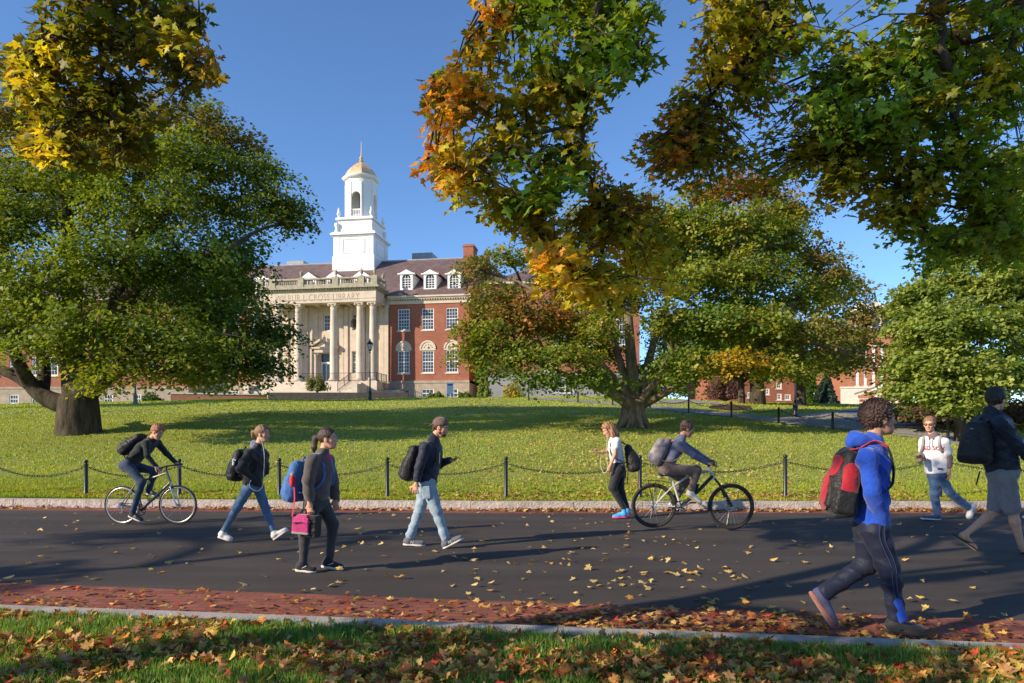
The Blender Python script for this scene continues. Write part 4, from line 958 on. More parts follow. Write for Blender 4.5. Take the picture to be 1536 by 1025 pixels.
    bl=[blob(720,405,40,22,Y-1,.8,PRB),blob(760,385,40,22,Y,.6,PGY),blob(745,455,55,30,Y-2,1,PRB),blob(725,500,50,25,Y-2.5,1,PGY),blob(790,480,70,35,Y-2,1.1,POR),blob(770,530,70,25,Y-2.5,1.1,PGY),blob(840,540,70,28,Y-3,1.1,PGY),
      blob(850,430,70,40,Y,.9,PRB),blob(870,490,70,40,Y-1,.9),blob(820,575,60,16,Y-3,.9,PG),blob(900,570,50,20,Y-3,.6,PG),blob(880,350,60,45,Y+1,.7,PRB),blob(950,330,60,50,Y+1,.8,PGY),
      blob(1010,420,50,50,Y+1,.8,PGY),blob(1040,340,60,50,Y,.9,PGY),blob(1075,290,55,28,Y,.9,POR),blob(1130,285,55,28,Y+.5,.9,POR),blob(1190,310,40,22,Y,.8,PRB),blob(1110,350,70,45,Y-1,1,PGY),blob(1180,360,55,40,Y,1,PGY),
      blob(1225,395,50,28,Y,1,PRB),blob(1255,410,32,18,Y-1,.8,PRB),blob(1060,420,70,40,Y-2,1,PGY),blob(1140,420,70,40,Y-2,1.1,PGY),blob(1210,450,60,32,Y-1,1,PGY),blob(1060,490,70,38,Y-2.5,1,PG),blob(1130,490,70,35,Y-3,1.1,PGY),
      blob(1200,500,60,25,Y-2.5,1.1,PRB),blob(1050,545,60,28,Y-3,1,PGY),blob(1110,545,60,20,Y-3.5,1.1,PYE),blob(1180,540,55,20,Y-2.5,1,PGY),blob(1020,570,40,20,Y-3,.8,PG),blob(990,500,40,30,Y-1,.5,PG),blob(900,500,42,26,Y-3,.8,PGY),blob(1000,480,40,28,Y-3,.8,PGY),blob(945,430,45,34,Y-3,.8,PGY),blob(1005,545,34,18,Y-3,.8,PG),blob(705,535,34,20,Y-2,.9,PGY),blob(755,562,48,14,Y-3,.9,PG),blob(830,390,60,35,Y+1,.9,PGY),blob(880,575,45,16,Y-3,.8,PG),blob(820,500,70,35,Y+2,1,PG),blob(890,440,60,40,Y+2,1,PG),blob(960,560,40,14,Y+2,.5,PG),blob(1000,350,45,40,Y,.9,PGY),blob(1240,540,60,16,Y-1,.9,PRB),blob(1290,540,35,14,Y,.7,PRB),blob(1170,560,60,12,Y-3,.8,PGY),blob(930,455,50,35,Y+1,.8,PG),blob(975,400,45,40,Y+1,.8,PGY),blob(900,530,45,25,Y+1.5,.8,PG),blob(1020,520,45,35,Y+2,.8,PG),blob(1160,330,60,40,Y+3,.8,PGY),blob(1240,430,40,25,Y+2,1,PGY),blob(1080,400,110,80,Y+4,1,PG),blob(1080,500,100,50,Y+4,1,PG)]
    tree('maple_tree','vase shaped maple turning yellow and orange with pale fluted trunk in mid lawn',g,limbs,bl,128000,.150,PGY,'barkl',spray=.58,per=36)
    # far maples behind on the right
    for (px,pyb,tw_,lab,bls) in ((1200,604,16,'dark trunked maple behind the lamp post on the path',[(1180,520,60,28,0),(1240,500,60,35,-1),(1285,520,50,25,0),(1300,480,35,30,1),(1230,555,50,14,-1),(1290,548,35,12,0),(1250,450,60,35,1)]),
                                (1136,603,22,'thick dark maple trunk between the mulch bed and brick house',[(1100,540,60,22,0),(1150,530,60,30,0),(1120,480,70,40,1),(1170,555,40,14,-1)]),
                                (1112,603,10,'slimmer dark maple left of the thick one behind the mulch bed',[(1075,540,45,25,0),(1100,510,50,30,0)])):
        Y=46; s=Y/F; b=Vector(((px-768)*s,Y,Tz((px-768)*s,Y))); q=lambda a,c,d=0:P(a,c,Y+d)
        r=tw_/2*s
        limbs=[([b-Vector((0,0,.3)),q(px,590),q(px-1,560),q(px+2,500)],[r*1.25,r,r*.9,r*.4]),([q(px,575),q(px+25,558),q(px+60,545),q(px+95,548)],[r*.5,r*.4,r*.3,r*.12]),([q(px,572),q(px-22,560),q(px-50,545)],[r*.45,r*.35,r*.2])]
        tree('maple_tree',lab,b,limbs,[blob(a,c,rx,ry,Y+2*d,1,PRB if a>1220 else PG) for a,c,rx,ry,d in bls],9000,.26,PG,'bark',spray=1.0,per=30)
    # bright green tree right
    Y=24; gx=(1440-768)/F*Y; b=Vector((gx,Y,Tz(gx,Y))); q=lambda a,c,d=0:P(a,c,Y+d)
    limbs=[([b-Vector((0,0,.3)),q(1440,600),q(1442,540),q(1445,470)],[.2,.17,.14,.06]),([q(1441,580),q(1400,540),q(1370,500)],[.16,.12,.05]),([q(1441,590),q(1490,550),q(1540,520)],[.16,.12,.05])]
    bl=[blob(1380,450,42,30,Y,1),blob(1430,430,50,30,Y+1,1),blob(1500,440,50,35,Y,1),blob(1365,500,38,32,Y-.5,1),blob(1420,490,60,40,Y-1.5,1),blob(1490,500,60,40,Y-1,1),blob(1360,545,32,28,Y-1,1),blob(1410,550,50,32,Y-2,1),blob(1470,560,55,32,Y-2,1),
      blob(1520,570,40,30,Y-2,1),blob(1400,585,45,14,Y-2,1),blob(1550,480,50,80,Y,1),blob(1460,595,60,12,Y-2,1),blob(1440,606,50,14,Y-2,.9),blob(1350,590,30,14,Y-1,.8),blob(1345,470,22,16,Y,1)]
    tree('maple_tree','bright green bushy tree filling the right edge behind the jersey man',b,limbs,bl,42000,.15,PLT,'bark',spray=.42,per=34)
    # tall pale tree behind it
    Y=40; gx=(1560-768)/F*Y; b=Vector((gx,Y,Tz(gx,Y))); q=lambda a,c,d=0:P(a,c,Y+d)
    tree('tall_tree','tall pale leaved tree rising behind the bright green one at the right edge',b,[([b,q(1560,520),q(1555,400),q(1550,260)],[.5,.4,.3,.08])],
      [blob(1500,400,55,20,Y,1,PG),blob(1420,395,45,16,Y,1,PDK),blob(1520,260,45,35,Y,1,PLT),blob(1500,320,50,35,Y,1,PG),blob(1470,370,50,25,Y,1,PDK),blob(1560,330,60,60,Y,1),blob(1530,390,60,30,Y,1,PG),blob(1500,240,20,14,Y,.8,PLT),blob(1345,350,28,8,Y,.5,PDK),blob(1370,340,20,10,Y,.5,PDK),blob(1420,365,40,16,Y,.8,PDK)],20000,.24,PG,'bark','tree',spray=.9,per=30)
    # far tree line beyond the buildings
    for i,(px,top,wd,lab) in enumerate(((985,520,90,'far green tree filling the gap behind the middle maple trunk'),(1035,535,70,'far olive tree left of the brick house'),(1225,535,60,'far tree rising behind the brick house and spruces'),(1400,500,120,'far dark tree behind the hedge at right'),(1500,510,120,'far tree behind the hedge near the right edge'))):
        Y=125 if px<1300 else 60; s=Y/F; x=(px-768)*s; b=Vector((x,Y,Tz(x,Y))); q=lambda a,c,d=0:P(a,c,Y+d)
        tree('background_tree',lab,b,[([b,q(px,580),q(px,top+20)],[.5,.35,.1])],[blob(px,(top+600)/2,wd*.5,(600-top)/2,Y,1,PDK),blob(px-wd*.25,(top+600)/2+10,wd*.4,(600-top)/2.6,Y-2,1,PG),blob(px+wd*.28,(top+600)/2+8,wd*.35,(600-top)/2.6,Y-1,1,PG)],4500,.6 if Y>100 else .35,PG,'bark','tree',spray=1.8 if Y>100 else 1,per=26)
    # dark conifer behind
    conifer('pine_tree','dark pine with feathery top behind the bright green tree',1392,430,395,55,100,PDK,9000)
    conifer('spruce_tree','blue green spruce standing left of the orange hall',1240,607,556,80,46,([(.04,.075,.06),(.06,.10,.075)],(1,1)),6000)
    conifer('spruce_tree','dark spruce half hidden under maple boughs left of the blue one',1212,606,560,78,26,PDK,3000)
def conifer(name,label,px,pyb,pyt,Y,wpx,pl,n):
    s=Y/F; x=(px-768)*s; zb=Tz(x,Y); zt=EYE+(HZ-pyt)*s; R=empty(name,(x,Y,zb)); tag(R,label,'conifer')
    h=zt-zb; w=wpx*s/2*(1 if pyb>500 else 1.6)
    rel(MB().tube([(x,Y,zb-.2),(x,Y,zt)],[h*.025+.05,.02],8).build('trunk',M['bark']),R)
    k=np.maximum(RNG.random(n),RNG.random(n)*.8) if False else RNG.random(n)**1.4
    tier=np.round(k*14)/14; z=zb+.05*h+.95*h*tier+RNG.normal(0,.03*h/2,n); a=RNG.random(n)*2*np.pi; br=np.round(a*7/np.pi)/7*np.pi+RNG.normal(0,.12,n)
    r=w*(1-tier)*np.sqrt(RNG.random(n))*(1+.25*np.sin(br*3)); z-=r*.25
    Pp=np.stack([x+r*np.cos(br),Y+r*np.sin(br),z],1); D=np.stack([np.cos(br),np.sin(br),np.full(n,-.2)],1)
    leaves('crown',Pp,np.stack([D[:,0]*.4,D[:,1]*.4,np.ones(n)],1)+RNG.normal(0,.4,(n,3)),D,np.full(n,.55 if Y>60 else .45)*RNG.uniform(.5,1.1,n),pal(pl[0],pl[1],n),M['leaf'],R,'kite')
def shrub(name,label,px,py,w,h,Y,pl,n,ls=.12,cat='shrub',group=None):
    s=Y/F; x=(px-768)*s; zb=Tz(x,Y) if py is None else EYE+(HZ-py)*s; R=empty(name,(x,Y,zb)); tag(R,label,cat,group)
    W=w*s/2; H=h*s; mb=MB()
    for k in range(9):
        a=random.random()*6.28; mb.tube([(x,Y,zb-.1),(x+W*.4*math.cos(a),Y+W*.4*math.sin(a),zb+H*.45),(x+W*.75*math.cos(a),Y+W*.75*math.sin(a),zb+H*.85)],[.04,.025,.008],5,cap=False)
    rel(mb.build('stem',M['twig']),R)
    d=unit(n); d[:,2]=np.abs(d[:,2]); rr=RNG.random(n)**.4*(1+.2*np.sin(d[:,0]*7)+.15*np.sin(d[:,1]*9)); Pp=np.array([x,Y,zb+H*.12])+d*rr[:,None]*np.array([W,W*.8,H*.88])
    leaves('foliage',Pp,d+np.array([0,0,.5])+RNG.normal(0,.5,(n,3)),RNG.normal(size=(n,3)),ls*RNG.uniform(.6,1.3,n),pal(pl[0],pl[1],n),M['leaf'],R,'kite')
def shrubs():
    shrub('shrub','pale feathery bush in front of the portico steps',476,589,34,26,68,([(.22,.24,.10),(.15,.19,.06),(.3,.28,.14)],(2,2,1)),2200,.22)
    shrub('shrub','low clipped bush beside the white notice board',698,597,24,9,74,PG,900,.2)
    shrub('shrub','low green bush below the library basement windows',655,597,26,8,74,PG,900,.2)
    shrub('shrub','rounded bush against the corner of the granite hall',727,598,22,26,70,PLT,1600,.22)
    shrub('small_tree','small orange leaved sapling before the granite wall',770,599,34,26,62,PYE,700,.22,'sapling')
    shrub('shrub','purple leaved bush under the maple beside the brick house',1088,604,56,44,60,([(.12,.05,.05),(.16,.08,.07),(.09,.05,.04)],(2,2,2)),3500,.2)
    shrub('shrub','russet hedge at the foot of the bright green tree',1420,636,190,30,27,([(.12,.05,.03),(.16,.07,.035),(.06,.08,.02)],(1,1,3)),9000,.13,'hedge')
    shrub('shrub','russet hedge running off the right edge',1560,640,160,46,27,([(.13,.05,.03),(.18,.07,.035),(.06,.07,.02)],(2,2,2)),7000,.13,'hedge')
    shrub('shrub','dark green bush left of the small brick wall',228,606,30,16,66,PDK,1200,.2)
# ---------------------------------------------------------------- overhanging maples (foreground)
def inpoly(x,y,poly):
    c=np.zeros(len(x),bool); n=len(poly); j=n-1
    for i in range(n):
        xi,yi=poly[i]; xj,yj=poly[j]
        cond=((yi>y)!=(yj>y))&(x<(xj-xi)*(y-yi)/((yj-yi) or 1e-9)+xi); c^=cond; j=i
    return c
def overhang(label,trunk,branches,zones,upper,nupper,bark='bark'):
    """zones: (polygon px, depth, n sprays, palette, leafsize)"""
    R=empty('maple_tree',trunk[0][0]); tag(R,label,'maple tree')
    mb=MB(); nodes=[]
    mb.tube(smooth(trunk[0],4),smoothr(trunk[1],4,len(trunk[0])),16)
    for pts,r in branches:
        sp=smooth(pts,5); jit=[p+Vector((random.uniform(-.02,.02),random.uniform(-.02,.02),random.uniform(-.02,.02))) if 0<i<len(sp)-1 else p for i,p in enumerate(sp)]
        mb.tube(jit,smoothr(r,5,len(pts)),8); nodes+=jit
    NP=np.array([tuple(p) for p in nodes])
    Ps=[];Ns=[];Ds=[];Ss=[];Cs=[]
    for poly,dep,ns,pl,ls in zones:
        ns=max(6,int(ns*.8))
        xs=[p[0] for p in poly]; ys=[p[1] for p in poly]
        X=RNG.uniform(min(xs),max(xs),ns*8); Yp=RNG.uniform(min(ys),max(ys),ns*8); k=inpoly(X,Yp,poly)
        # clumpy rejection: keep where a slow wave field is high -> gaps
        fld=np.sin(X*.045+1.3)*np.sin(Yp*.052+.7)+.6*np.sin(X*.11+Yp*.07)+RNG.normal(0,.5,len(X)); k&=fld>-.35
        X=X[k][:ns]; Yp=Yp[k][:ns]
        for x,y in zip(X,Yp):
            D=dep+RNG.uniform(-.35,1.25); c=P(x,y,D); d=np.linalg.norm(NP-np.array(c),axis=1); kk=np.argsort(d)[RNG.integers(0,4)]; e=Vector(NP[kk]); L=(c-e).length
            st=e; tdir=(c-e)
            if L>1.6: st=c-tdir*(1.1/L)
            tdir=Vector((c-st)); 
            mid=st.lerp(c,.5)+Vector((0,0,.12*tdir.length))
            if L<2.2: mb.tube([e if L<=1.6 else st,mid,c],[.010,.007,.003],5,cap=False)
            else: mb.tube([st,mid,c],[.006,.005,.003],4,cap=False)
            m=int(RNG.integers(13,24)); t=RNG.uniform(.25,1.08,m)[:,None]
            s0=np.array(st);c0=np.array(c);m0=np.array(mid); pos=(1-t)**2*s0+2*t*(1-t)*m0+t*t*c0
            hd=RNG.normal(0,1,(m,3)); hd[:,2]*=.35; hd/=np.linalg.norm(hd,axis=1,keepdims=True); o=hd*RNG.uniform(.05,.15,(m,1)); o[:,2]-=RNG.uniform(.0,.08,m)
            dr=hd*.8+np.array(tdir)/max(tdir.length,.1)*.4+np.array([0,0,-.55])
            nm=np.array([-.15,-.25,.75])+RNG.normal(0,.5,(m,3))
            Ps.append(pos+o); Ns.append(nm); Ds.append(dr); Ss.append(ls*.74*RNG.uniform(.5,1.2,m)); b=pal(pl[0],pl[1],1,.15); Cs.append(.5*b+.5*pal(pl[0],pl[1],m,.2))
    # the rest of the crown, above and beside the picture
    for c,rx,ry,rz,w in upper:
        n=int(w*nupper); ns=max(4,n//30)
        S=np.array(c)+unit(ns)*(RNG.random((ns,1))**.5)*np.array([rx,ry,rz])
        e=min(nodes,key=lambda q:(q-Vector(c)).length); mb.tube(smooth([e,e.lerp(Vector(c),.5)+Vector((0,0,.4)),Vector(c)],3),smoothr([.09,.07,.04],3,3),6)
        n=ns*30; pos=np.repeat(S,30,0)+RNG.normal(0,.33,(n,3))*np.array([1,1,.5])
        Ps.append(pos);Ns.append(np.array([0,0,.8])+RNG.normal(0,.5,(n,3)));Ds.append(RNG.normal(size=(n,3)));Ss.append(.16*RNG.uniform(.7,1.2,n));Cs.append(pal(*PGY,n,.25))
    rel(mb.build('trunk',M[bark]),R)
    leaves('crown',np.concatenate(Ps),np.concatenate(Ns),np.concatenate(Ds),np.concatenate(Ss),np.concatenate(Cs),M['leaf'],R,'maple')
    return R
PFG=([(.14,.24,.02),(.20,.30,.025),(.28,.32,.025),(.36,.30,.03)],(3,3,2,1)); PFO=([(.68,.30,.04),(.72,.40,.05),(.58,.20,.03),(.50,.38,.04)],(3,3,1.5,1)); PFY=([(.62,.50,.03),(.48,.46,.03),(.70,.46,.04),(.36,.38,.03)],(2,2,2,1))
PFD=([(.16,.155,.015),(.22,.18,.017),(.12,.16,.015),(.28,.16,.025)],(3,3,3,1)); PFOL=([(.30,.28,.02),(.38,.31,.02),(.22,.27,.02),(.45,.28,.03)],(3,3,3,1)); PFG2=([(.14,.28,.03),(.20,.34,.04),(.27,.37,.04)],(2,2,1)); PFR=([(.40,.22,.03),(.52,.27,.04),(.30,.26,.025)],(2,2,2))
def foreground_trees():
    W=Vector
    # A: left overhang, trunk left of the frame (its shadow crosses the road)
    b=[([W((-7.0,1.8,4.2)),W((-5.8,3.4,5.6)),W((-4.6,4.9,5.6)),P(148,-30,5.6)],[.14,.11,.08,.05]),
       ([P(148,-30,5.6),P(146,30,5.7),P(152,95,5.7),P(160,160,5.8),P(190,205,5.9)],[.03,.024,.02,.014,.008]),
       ([P(148,40,5.7),P(110,60,5.6),P(60,62,5.6),P(20,120,5.7)],[.018,.013,.01,.005]),
       ([P(150,75,5.7),P(190,60,5.6),P(240,40,5.6),P(300,40,5.6)],[.016,.013,.01,.004]),
       ([P(190,-20,5.6),P(230,20,5.7),P(270,80,5.8),P(300,110,5.8)],[.02,.014,.01,.004]),
       ([P(156,130,5.8),P(120,170,5.8),P(70,200,5.8),P(40,225,5.8)],[.014,.011,.008,.004])]
    z=[([(35,-20),(300,-20),(300,30),(250,60),(150,70),(60,30)],5.6,100,PFD,.12),([(15,60),(60,50),(150,70),(260,60),(300,110),(290,150),(230,190),(100,180),(20,140)],5.8,170,PFD,.115),
       ([(10,70),(50,50),(70,110),(30,150),(8,120)],5.5,26,PFY,.115),([(215,40),(270,45),(300,70),(250,90)],5.4,16,PFY,.11),([(270,60),(312,75),(322,120),(290,110)],5.6,20,PFR,.105),
       ([(40,180),(230,180),(225,240),(130,255),(50,250)],5.9,90,PFD,.115),([(30,195),(90,200),(90,250),(35,240)],5.6,16,PFY,.115)]
    up=[((-6.0,4.6,7.3),1.4,1.2,.8,.7),((-7.5,1.5,9.0),2.2,2.5,1.3,.8),((-9.5,0,8.5),2,2,1.2,.7),((-5.2,.78,3.6),1.0,1.0,.7,.9),((-7.2,.9,3.5),.7,.7,.6,.4)]
    overhang('dark maple bough hanging across the top left corner',([W((-7.2,1.6,-.1)),W((-7.15,1.65,1.5)),W((-7.0,1.8,4.2)),W((-7.2,1.2,6.2)),W((-7.6,.6,8.5))],[.30,.21,.18,.14,.06]),b,z,up,600)
    # B: centre overhang
    tb=W((-2.6,-3.4,-.1))
    b=[([W((-2.5,-3.2,4.6)),W((-1.6,0,7.0)),W((-.2,3.2,7.3)),W((.9,5.2,6.0)),P(905,-30,5.4)],[.16,.14,.11,.08,.05]),
       ([P(905,-30,5.4),P(895,10,5.4),P(880,60,5.4),P(868,115,5.5),P(880,150,5.5),P(874,200,5.5),P(868,240,5.6),P(900,290,5.7),P(935,330,5.8)],[.04,.035,.03,.026,.022,.018,.016,.012,.006]),
       ([P(872,125,5.5),P(830,120,5.4),P(780,150,5.4),P(700,130,5.3),P(650,115,5.3)],[.018,.014,.012,.009,.004]),
       ([P(872,190,5.5),P(800,200,5.4),P(750,215,5.4),P(705,255,5.3),P(660,240,5.3),P(625,240,5.3)],[.016,.014,.012,.009,.006,.003]),
       ([P(868,235,5.6),P(830,280,5.6),P(800,330,5.6),P(850,400,5.6),P(870,440,5.6)],[.016,.013,.011,.008,.004]),
       ([P(885,40,5.4),P(930,50,5.4),P(970,90,5.4)],[.016,.012,.005]),
       ([P(905,-20,5.4),P(820,-10,5.4),P(760,30,5.4),P(720,10,5.4)],[.02,.015,.01,.005])]
    z=[([(765,-20),(985,-20),(985,30),(950,60),(990,100),(930,130),(860,135),(780,110),(762,40)],5.4,150,PFG,.125),([(700,-10),(755,-15),(748,25),(722,10)],5.3,8,PFO,.115),
       ([(700,110),(790,100),(880,130),(880,250),(840,330),(720,330),(665,280),(655,200),(650,130)],5.5,210,PFOL,.12),([(632,110),(700,100),(720,140),(660,190),(635,145)],5.2,30,PFO,.11),([(615,232),(660,225),(690,280),(665,270),(625,262)],5.2,14,PFO,.11),
       ([(655,190),(700,210),(700,310),(665,280)],5.3,26,PFY,.115),([(700,300),(850,330),(1000,330),(1040,370),(990,400),(900,400),(840,370),(720,330)],5.8,95,PFOL,.12),([(870,250),(940,250),(1000,330),(940,350),(880,320)],5.8,40,PFR,.12),
       ([(795,365),(880,360),(910,420),(880,460),(840,455),(800,410)],5.4,55,PFY,.125),([(798,378),(845,370),(850,420),(805,410)],5.2,20,PFO,.12),([(880,375),(1000,375),(1035,420),(1000,455),(930,470),(880,440)],5.6,44,PFY,.12),([(820,60),(960,40),(985,95),(920,125)],5.0,30,PFG2,.12),([(740,200),(870,200),(890,260),(760,330)],5.1,30,PFG2,.12)]
    up=[((-.6,2.6,6.6),1.6,1.5,.8,1.1),((1.2,3.6,6.6),1.6,1.2,.8,1),((-2.6,1.4,7.2),1.8,1.6,1.1,1.3),((0,0,8.2),2.6,2.0,1.3,1),((-3.5,-2,8),2.5,2.5,1.6,1),((2.6,2.4,7.6),1.8,1.4,1,1)]
    overhang('maple bough with orange tips hanging at the centre top',([tb,W((-2.55,-3.35,1.6)),W((-2.5,-3.2,4.6)),W((-2.4,-3.0,7.2)),W((-2.2,-2.8,9.5))],[.48,.34,.28,.2,.08]),b,z,up,450)
    # C: right overhang
    tb=W((8.2,2.2,-.1))
    b=[([W((8.1,2.3,4.2)),W((7.2,3.6,6.2)),W((5.6,4.8,6.6)),P(1408,-40,6.0)],[.2,.15,.1,.07]),
       ([P(1408,-40,6.0),P(1405,20,6.0),P(1412,80,6.0),P(1432,140,6.1),P(1436,220,6.1),P(1448,270,6.2)],[.06,.055,.05,.04,.03,.018]),
       ([W((6.6,4.0,6.2)),P(1536,-20,6.2),P(1500,45,6.3),P(1440,65,6.4),P(1415,72,6.2)],[.05,.035,.028,.02,.012]),([P(1536,0,6.3),P(1515,60,6.4),P(1500,100,6.4)],[.03,.02,.01]),
       ([W((5.6,4.8,6.6)),P(1195,-30,5.8),P(1165,45,5.8),P(1125,75,5.8),P(1095,110,5.8),P(1065,155,5.9),P(1030,230,6)],[.08,.055,.05,.04,.026,.018,.008]),
       ([P(1125,75,5.8),P(1130,40,5.7),P(1090,0,5.7)],[.02,.014,.008]),
       ([P(1430,130,6.1),P(1370,100,6),P(1330,98,6),P(1295,115,6)],[.022,.02,.014,.008]),([P(1436,190,6.1),P(1395,160,6),P(1350,175,6),P(1320,195,6),P(1290,215,6.0),P(1265,250,6)],[.02,.018,.014,.011,.008,.004]),
       ([P(1440,230,6.2),P(1400,270,6.3),P(1380,330,6.4),P(1430,385,6.5)],[.018,.014,.01,.005]),([P(1448,265,6.2),P(1490,310,6.5),P(1520,360,6.6)],[.016,.012,.006])]
    z=[([(1040,-20),(1170,-20),(1225,40),(1200,90),(1100,110),(1060,80),(1030,60),(1035,20)],5.8,110,PFOL,.115),([(1030,40),(1090,20),(1080,110),(1040,110)],5.6,16,PFY,.11),
       ([(1035,110),(1120,100),(1230,120),(1250,220),(1190,270),(1100,260),(1040,290),(985,270),(950,215),(975,160)],6.0,220,PFOL,.105),([(950,190),(1010,160),(1030,220),(1020,280),(965,270)],5.9,45,PFO,.09),([(1060,250),(1180,230),(1200,280),(1140,270),(1070,300)],6.2,30,PFG,.105),
       ([(1225,40),(1290,30),(1300,60),(1350,20),(1400,30),(1430,130),(1420,260),(1340,290),(1280,210),(1230,180)],6.0,250,PFG,.125),([(1200,90),(1350,60),(1390,130),(1290,190),(1210,170)],5.5,50,PFG2,.125),
       ([(1370,0),(1440,-20),(1480,40),(1430,80),(1380,50)],6.2,20,PFR,.12),([(1430,90),(1480,70),(1540,60),(1560,200),(1540,300),(1440,330),(1420,220)],6.3,180,PFG,.12),([(1240,200),(1360,190),(1420,280),(1400,320),(1340,300),(1310,330),(1250,320),(1215,260)],6.2,130,PFOL,.12),
       ([(1310,320),(1400,290),(1540,300),(1560,400),(1480,395),(1370,400),(1340,350)],6.5,100,PFG,.125),([(1465,-20),(1540,-20),(1540,25),(1480,40)],6.0,26,PFG,.12),([(1180,260),(1260,230),(1275,330),(1235,325)],6.1,22,PFOL,.12),([(1480,90),(1536,90),(1536,140),(1500,140)],5.8,12,PFY,.12)]
    up=[((3.2,4.2,6.9),1.8,1.2,.8,1.2),((5.4,3.4,7.4),2,1.6,1.0,1.2),((1.9,4.6,6.6),1.2,.8,.6,.6),((7.6,2.6,8.4),2.6,2.2,1.8,1.2),((4.4,1.4,8.2),2,1.6,1.0,1)]
    overhang('green maple bough with dark limbs hanging across the top right',([tb,W((8.2,2.2,1.5)),W((8.1,2.3,4.2)),W((8.0,2.2,7)),W((8.2,2.0,10))],[.42,.33,.29,.2,.08]),b,z,up,800)
def shadetree2():
    b=Vector((-41,36,3.2)); W=Vector
    tree('maple_tree','tall maple far beyond the left edge shading the hill crest',b,[([b,W((-41,36,8)),W((-41,36,14)),W((-41,36,22))],[.6,.5,.35,.1])],
      [(W((-41,36,20)),4,4,2,1),(W((-39,38,16)),3,4,1.6,1),(W((-43,34,23.5)),4,4,1.8,1),(W((-44,37,18)),4,4,1.8,.9),(W((-40,40,13)),3.4,3,1.5,.8),(W((-45,33,14)),4,3,1.6,.7)],10000,.5,PG,'bark',spray=1.3,per=28)
def shadetree():
    b=Vector((-18.2,1.2,0.13)); W=Vector
    tree('maple_tree','thin crowned maple standing beyond the left edge, its shadow on the road',b,[([b,W((-18.1,1.2,2.4)),W((-17.9,1.0,4.8)),W((-17.8,.9,6.8))],[.22,.17,.12,.04])],
      [(W((-18.0,1.0,6.0)),1.3,1.1,.55,1),(W((-16.2,.2,5.0)),.9,.8,.4,.8),(W((-20.5,2.6,7.6)),1.8,1.3,.7,.9),(W((-15.2,3.4,6.6)),.8,.6,.4,.6)],2600,.15,PGY,'bark',spray=.5,per=30)
# ---------------------------------------------------------------- litter and grass
LITTER=([(.50,.29,.08),(.46,.17,.035),(.60,.40,.13),(.26,.10,.04),(.45,.36,.06),(.40,.05,.03),(.36,.20,.09)],(2.6,3,2.6,3,1.2,1.3,3))
def scatter(name,n,xr,yf,zf,size,pl,prob=None,flat=.35,tpl='litter',m='dryleaf',lift=.012):
    x=RNG.uniform(xr[0],xr[1],n*4); u=RNG.random(n*4); lo,hi=yf; y=lo(x)+(hi(x)-lo(x))*u
    if prob is not None:
        k=RNG.random(n*4)<prob(x,y,u); x=x[k];y=y[k]
    x=x[:n];y=y[:n]; n=len(x)
    z=zf(x,y)+RNG.uniform(.3,2.2,n)*lift
    nm=np.stack([RNG.normal(0,flat,n),RNG.normal(0,flat,n),np.ones(n)*np.where(RNG.random(n)<.75,1,-1)],1)
    o=leaves(name,np.stack([x,y,z],1),nm,RNG.normal(size=(n,3))*np.array([1,1,.0])+1e-4,size*RNG.uniform(.55,1.15,n),pal(pl[0],pl[1],n,.2),M[m],None,tpl)
    tag(o,kind='stuff'); return o
def litter():
    c=lambda v:(lambda x:x*0+v)
    nc=lambda x:nearcurb(x)
    o=scatter('fallen_leaves',8000,(-5.5,5.5),(lambda x:x*0+3.2,lambda x:nearcurb(x)-.2),lambda x,y:x*0+.150-.02*np.clip(1-(nearcurb(x)-.2-y)/.5,0,1),.068,LITTER,lambda x,y,u:.16+.84*(np.sin(x*2.1+y*3)*np.sin(y*4-x*1.3)>-.25),.8,lift=.022)
    tag(o,'thick carpet of fallen maple leaves on the near lawn','leaves')
    o=scatter('fallen_leaves',2600,(-6,6.5),(lambda x:nearcurb(x)+.02,lambda x:brickedge(x)),lambda x,y:x*0+.006,.068,LITTER,lambda x,y,u:np.clip(.24+.85*np.exp(-((x-1.6)/1.5)**2)*1.0,0,1)*np.clip(1.2-u,0.05,1),.25)
    tag(o,'leaves gathered on the near strip of red brick pavers','leaves')
    o=scatter('fallen_leaves',520,(-9.5,10.5),(lambda x:brickedge(x),lambda x:x*0+13.0),lambda x,y:x*0+.006,.078,([(.62,.46,.2),(.6,.42,.12),(.5,.25,.06)],(4,3,1)),lambda x,y,u:.12+.88*np.exp(-((x-1.4)/2.2)**2)*np.exp(-((y-7)/3)**2),.25)
    tag(o,'loose leaves scattered over the asphalt road','leaves')
    fp=([(.36,.17,.07),(.45,.26,.12),(.27,.11,.045),(.5,.36,.18)],(3,3,2,2))
    o=scatter('fallen_leaves',3800,(-13,13),(lambda x:farcurb(x)-.45,lambda x:farcurb(x)-.01),lambda x,y:x*0+.006,.10,fp,lambda x,y,u:(.1+.9*u**2)*(.5+.5*np.sin(x*1.3)*np.sin(x*.37+1))*np.clip(.6+x*.06,.25,1.2),.5)
    tag(o,'dry leaves heaped along the foot of the far kerb','leaves')
    o=scatter('fallen_leaves',3600,(-13,14),(lambda x:farcurb(x)+.25,lambda x:farcurb(x)+1.6),lambda x,y:T(x,y),.10,fp,lambda x,y,u:np.clip(1.1-u*1.4,0.02,1)*(.5+.5*np.sin(x*.9+2))*np.clip(.7+x*.05,.3,1.2),.5)
    tag(o,'dry leaves caught in the grass behind the far kerb','leaves')
    o=scatter('fallen_leaves',7000,(-14,22),(lambda x:farcurb(x)+.5,lambda x:x*0+30),lambda x,y:T(x,y),.085,([(.5,.38,.14),(.42,.3,.1),(.36,.18,.07)],(3,2,1)),lambda x,y,u:.02+.98*np.exp(-((x-3.5)/3.6)**2)*np.clip(1-(y-14)/26,0.2,1),.45,lift=.03)
    tag(o,'small yellow leaves sprinkled over the sunny lawn slope','leaves')
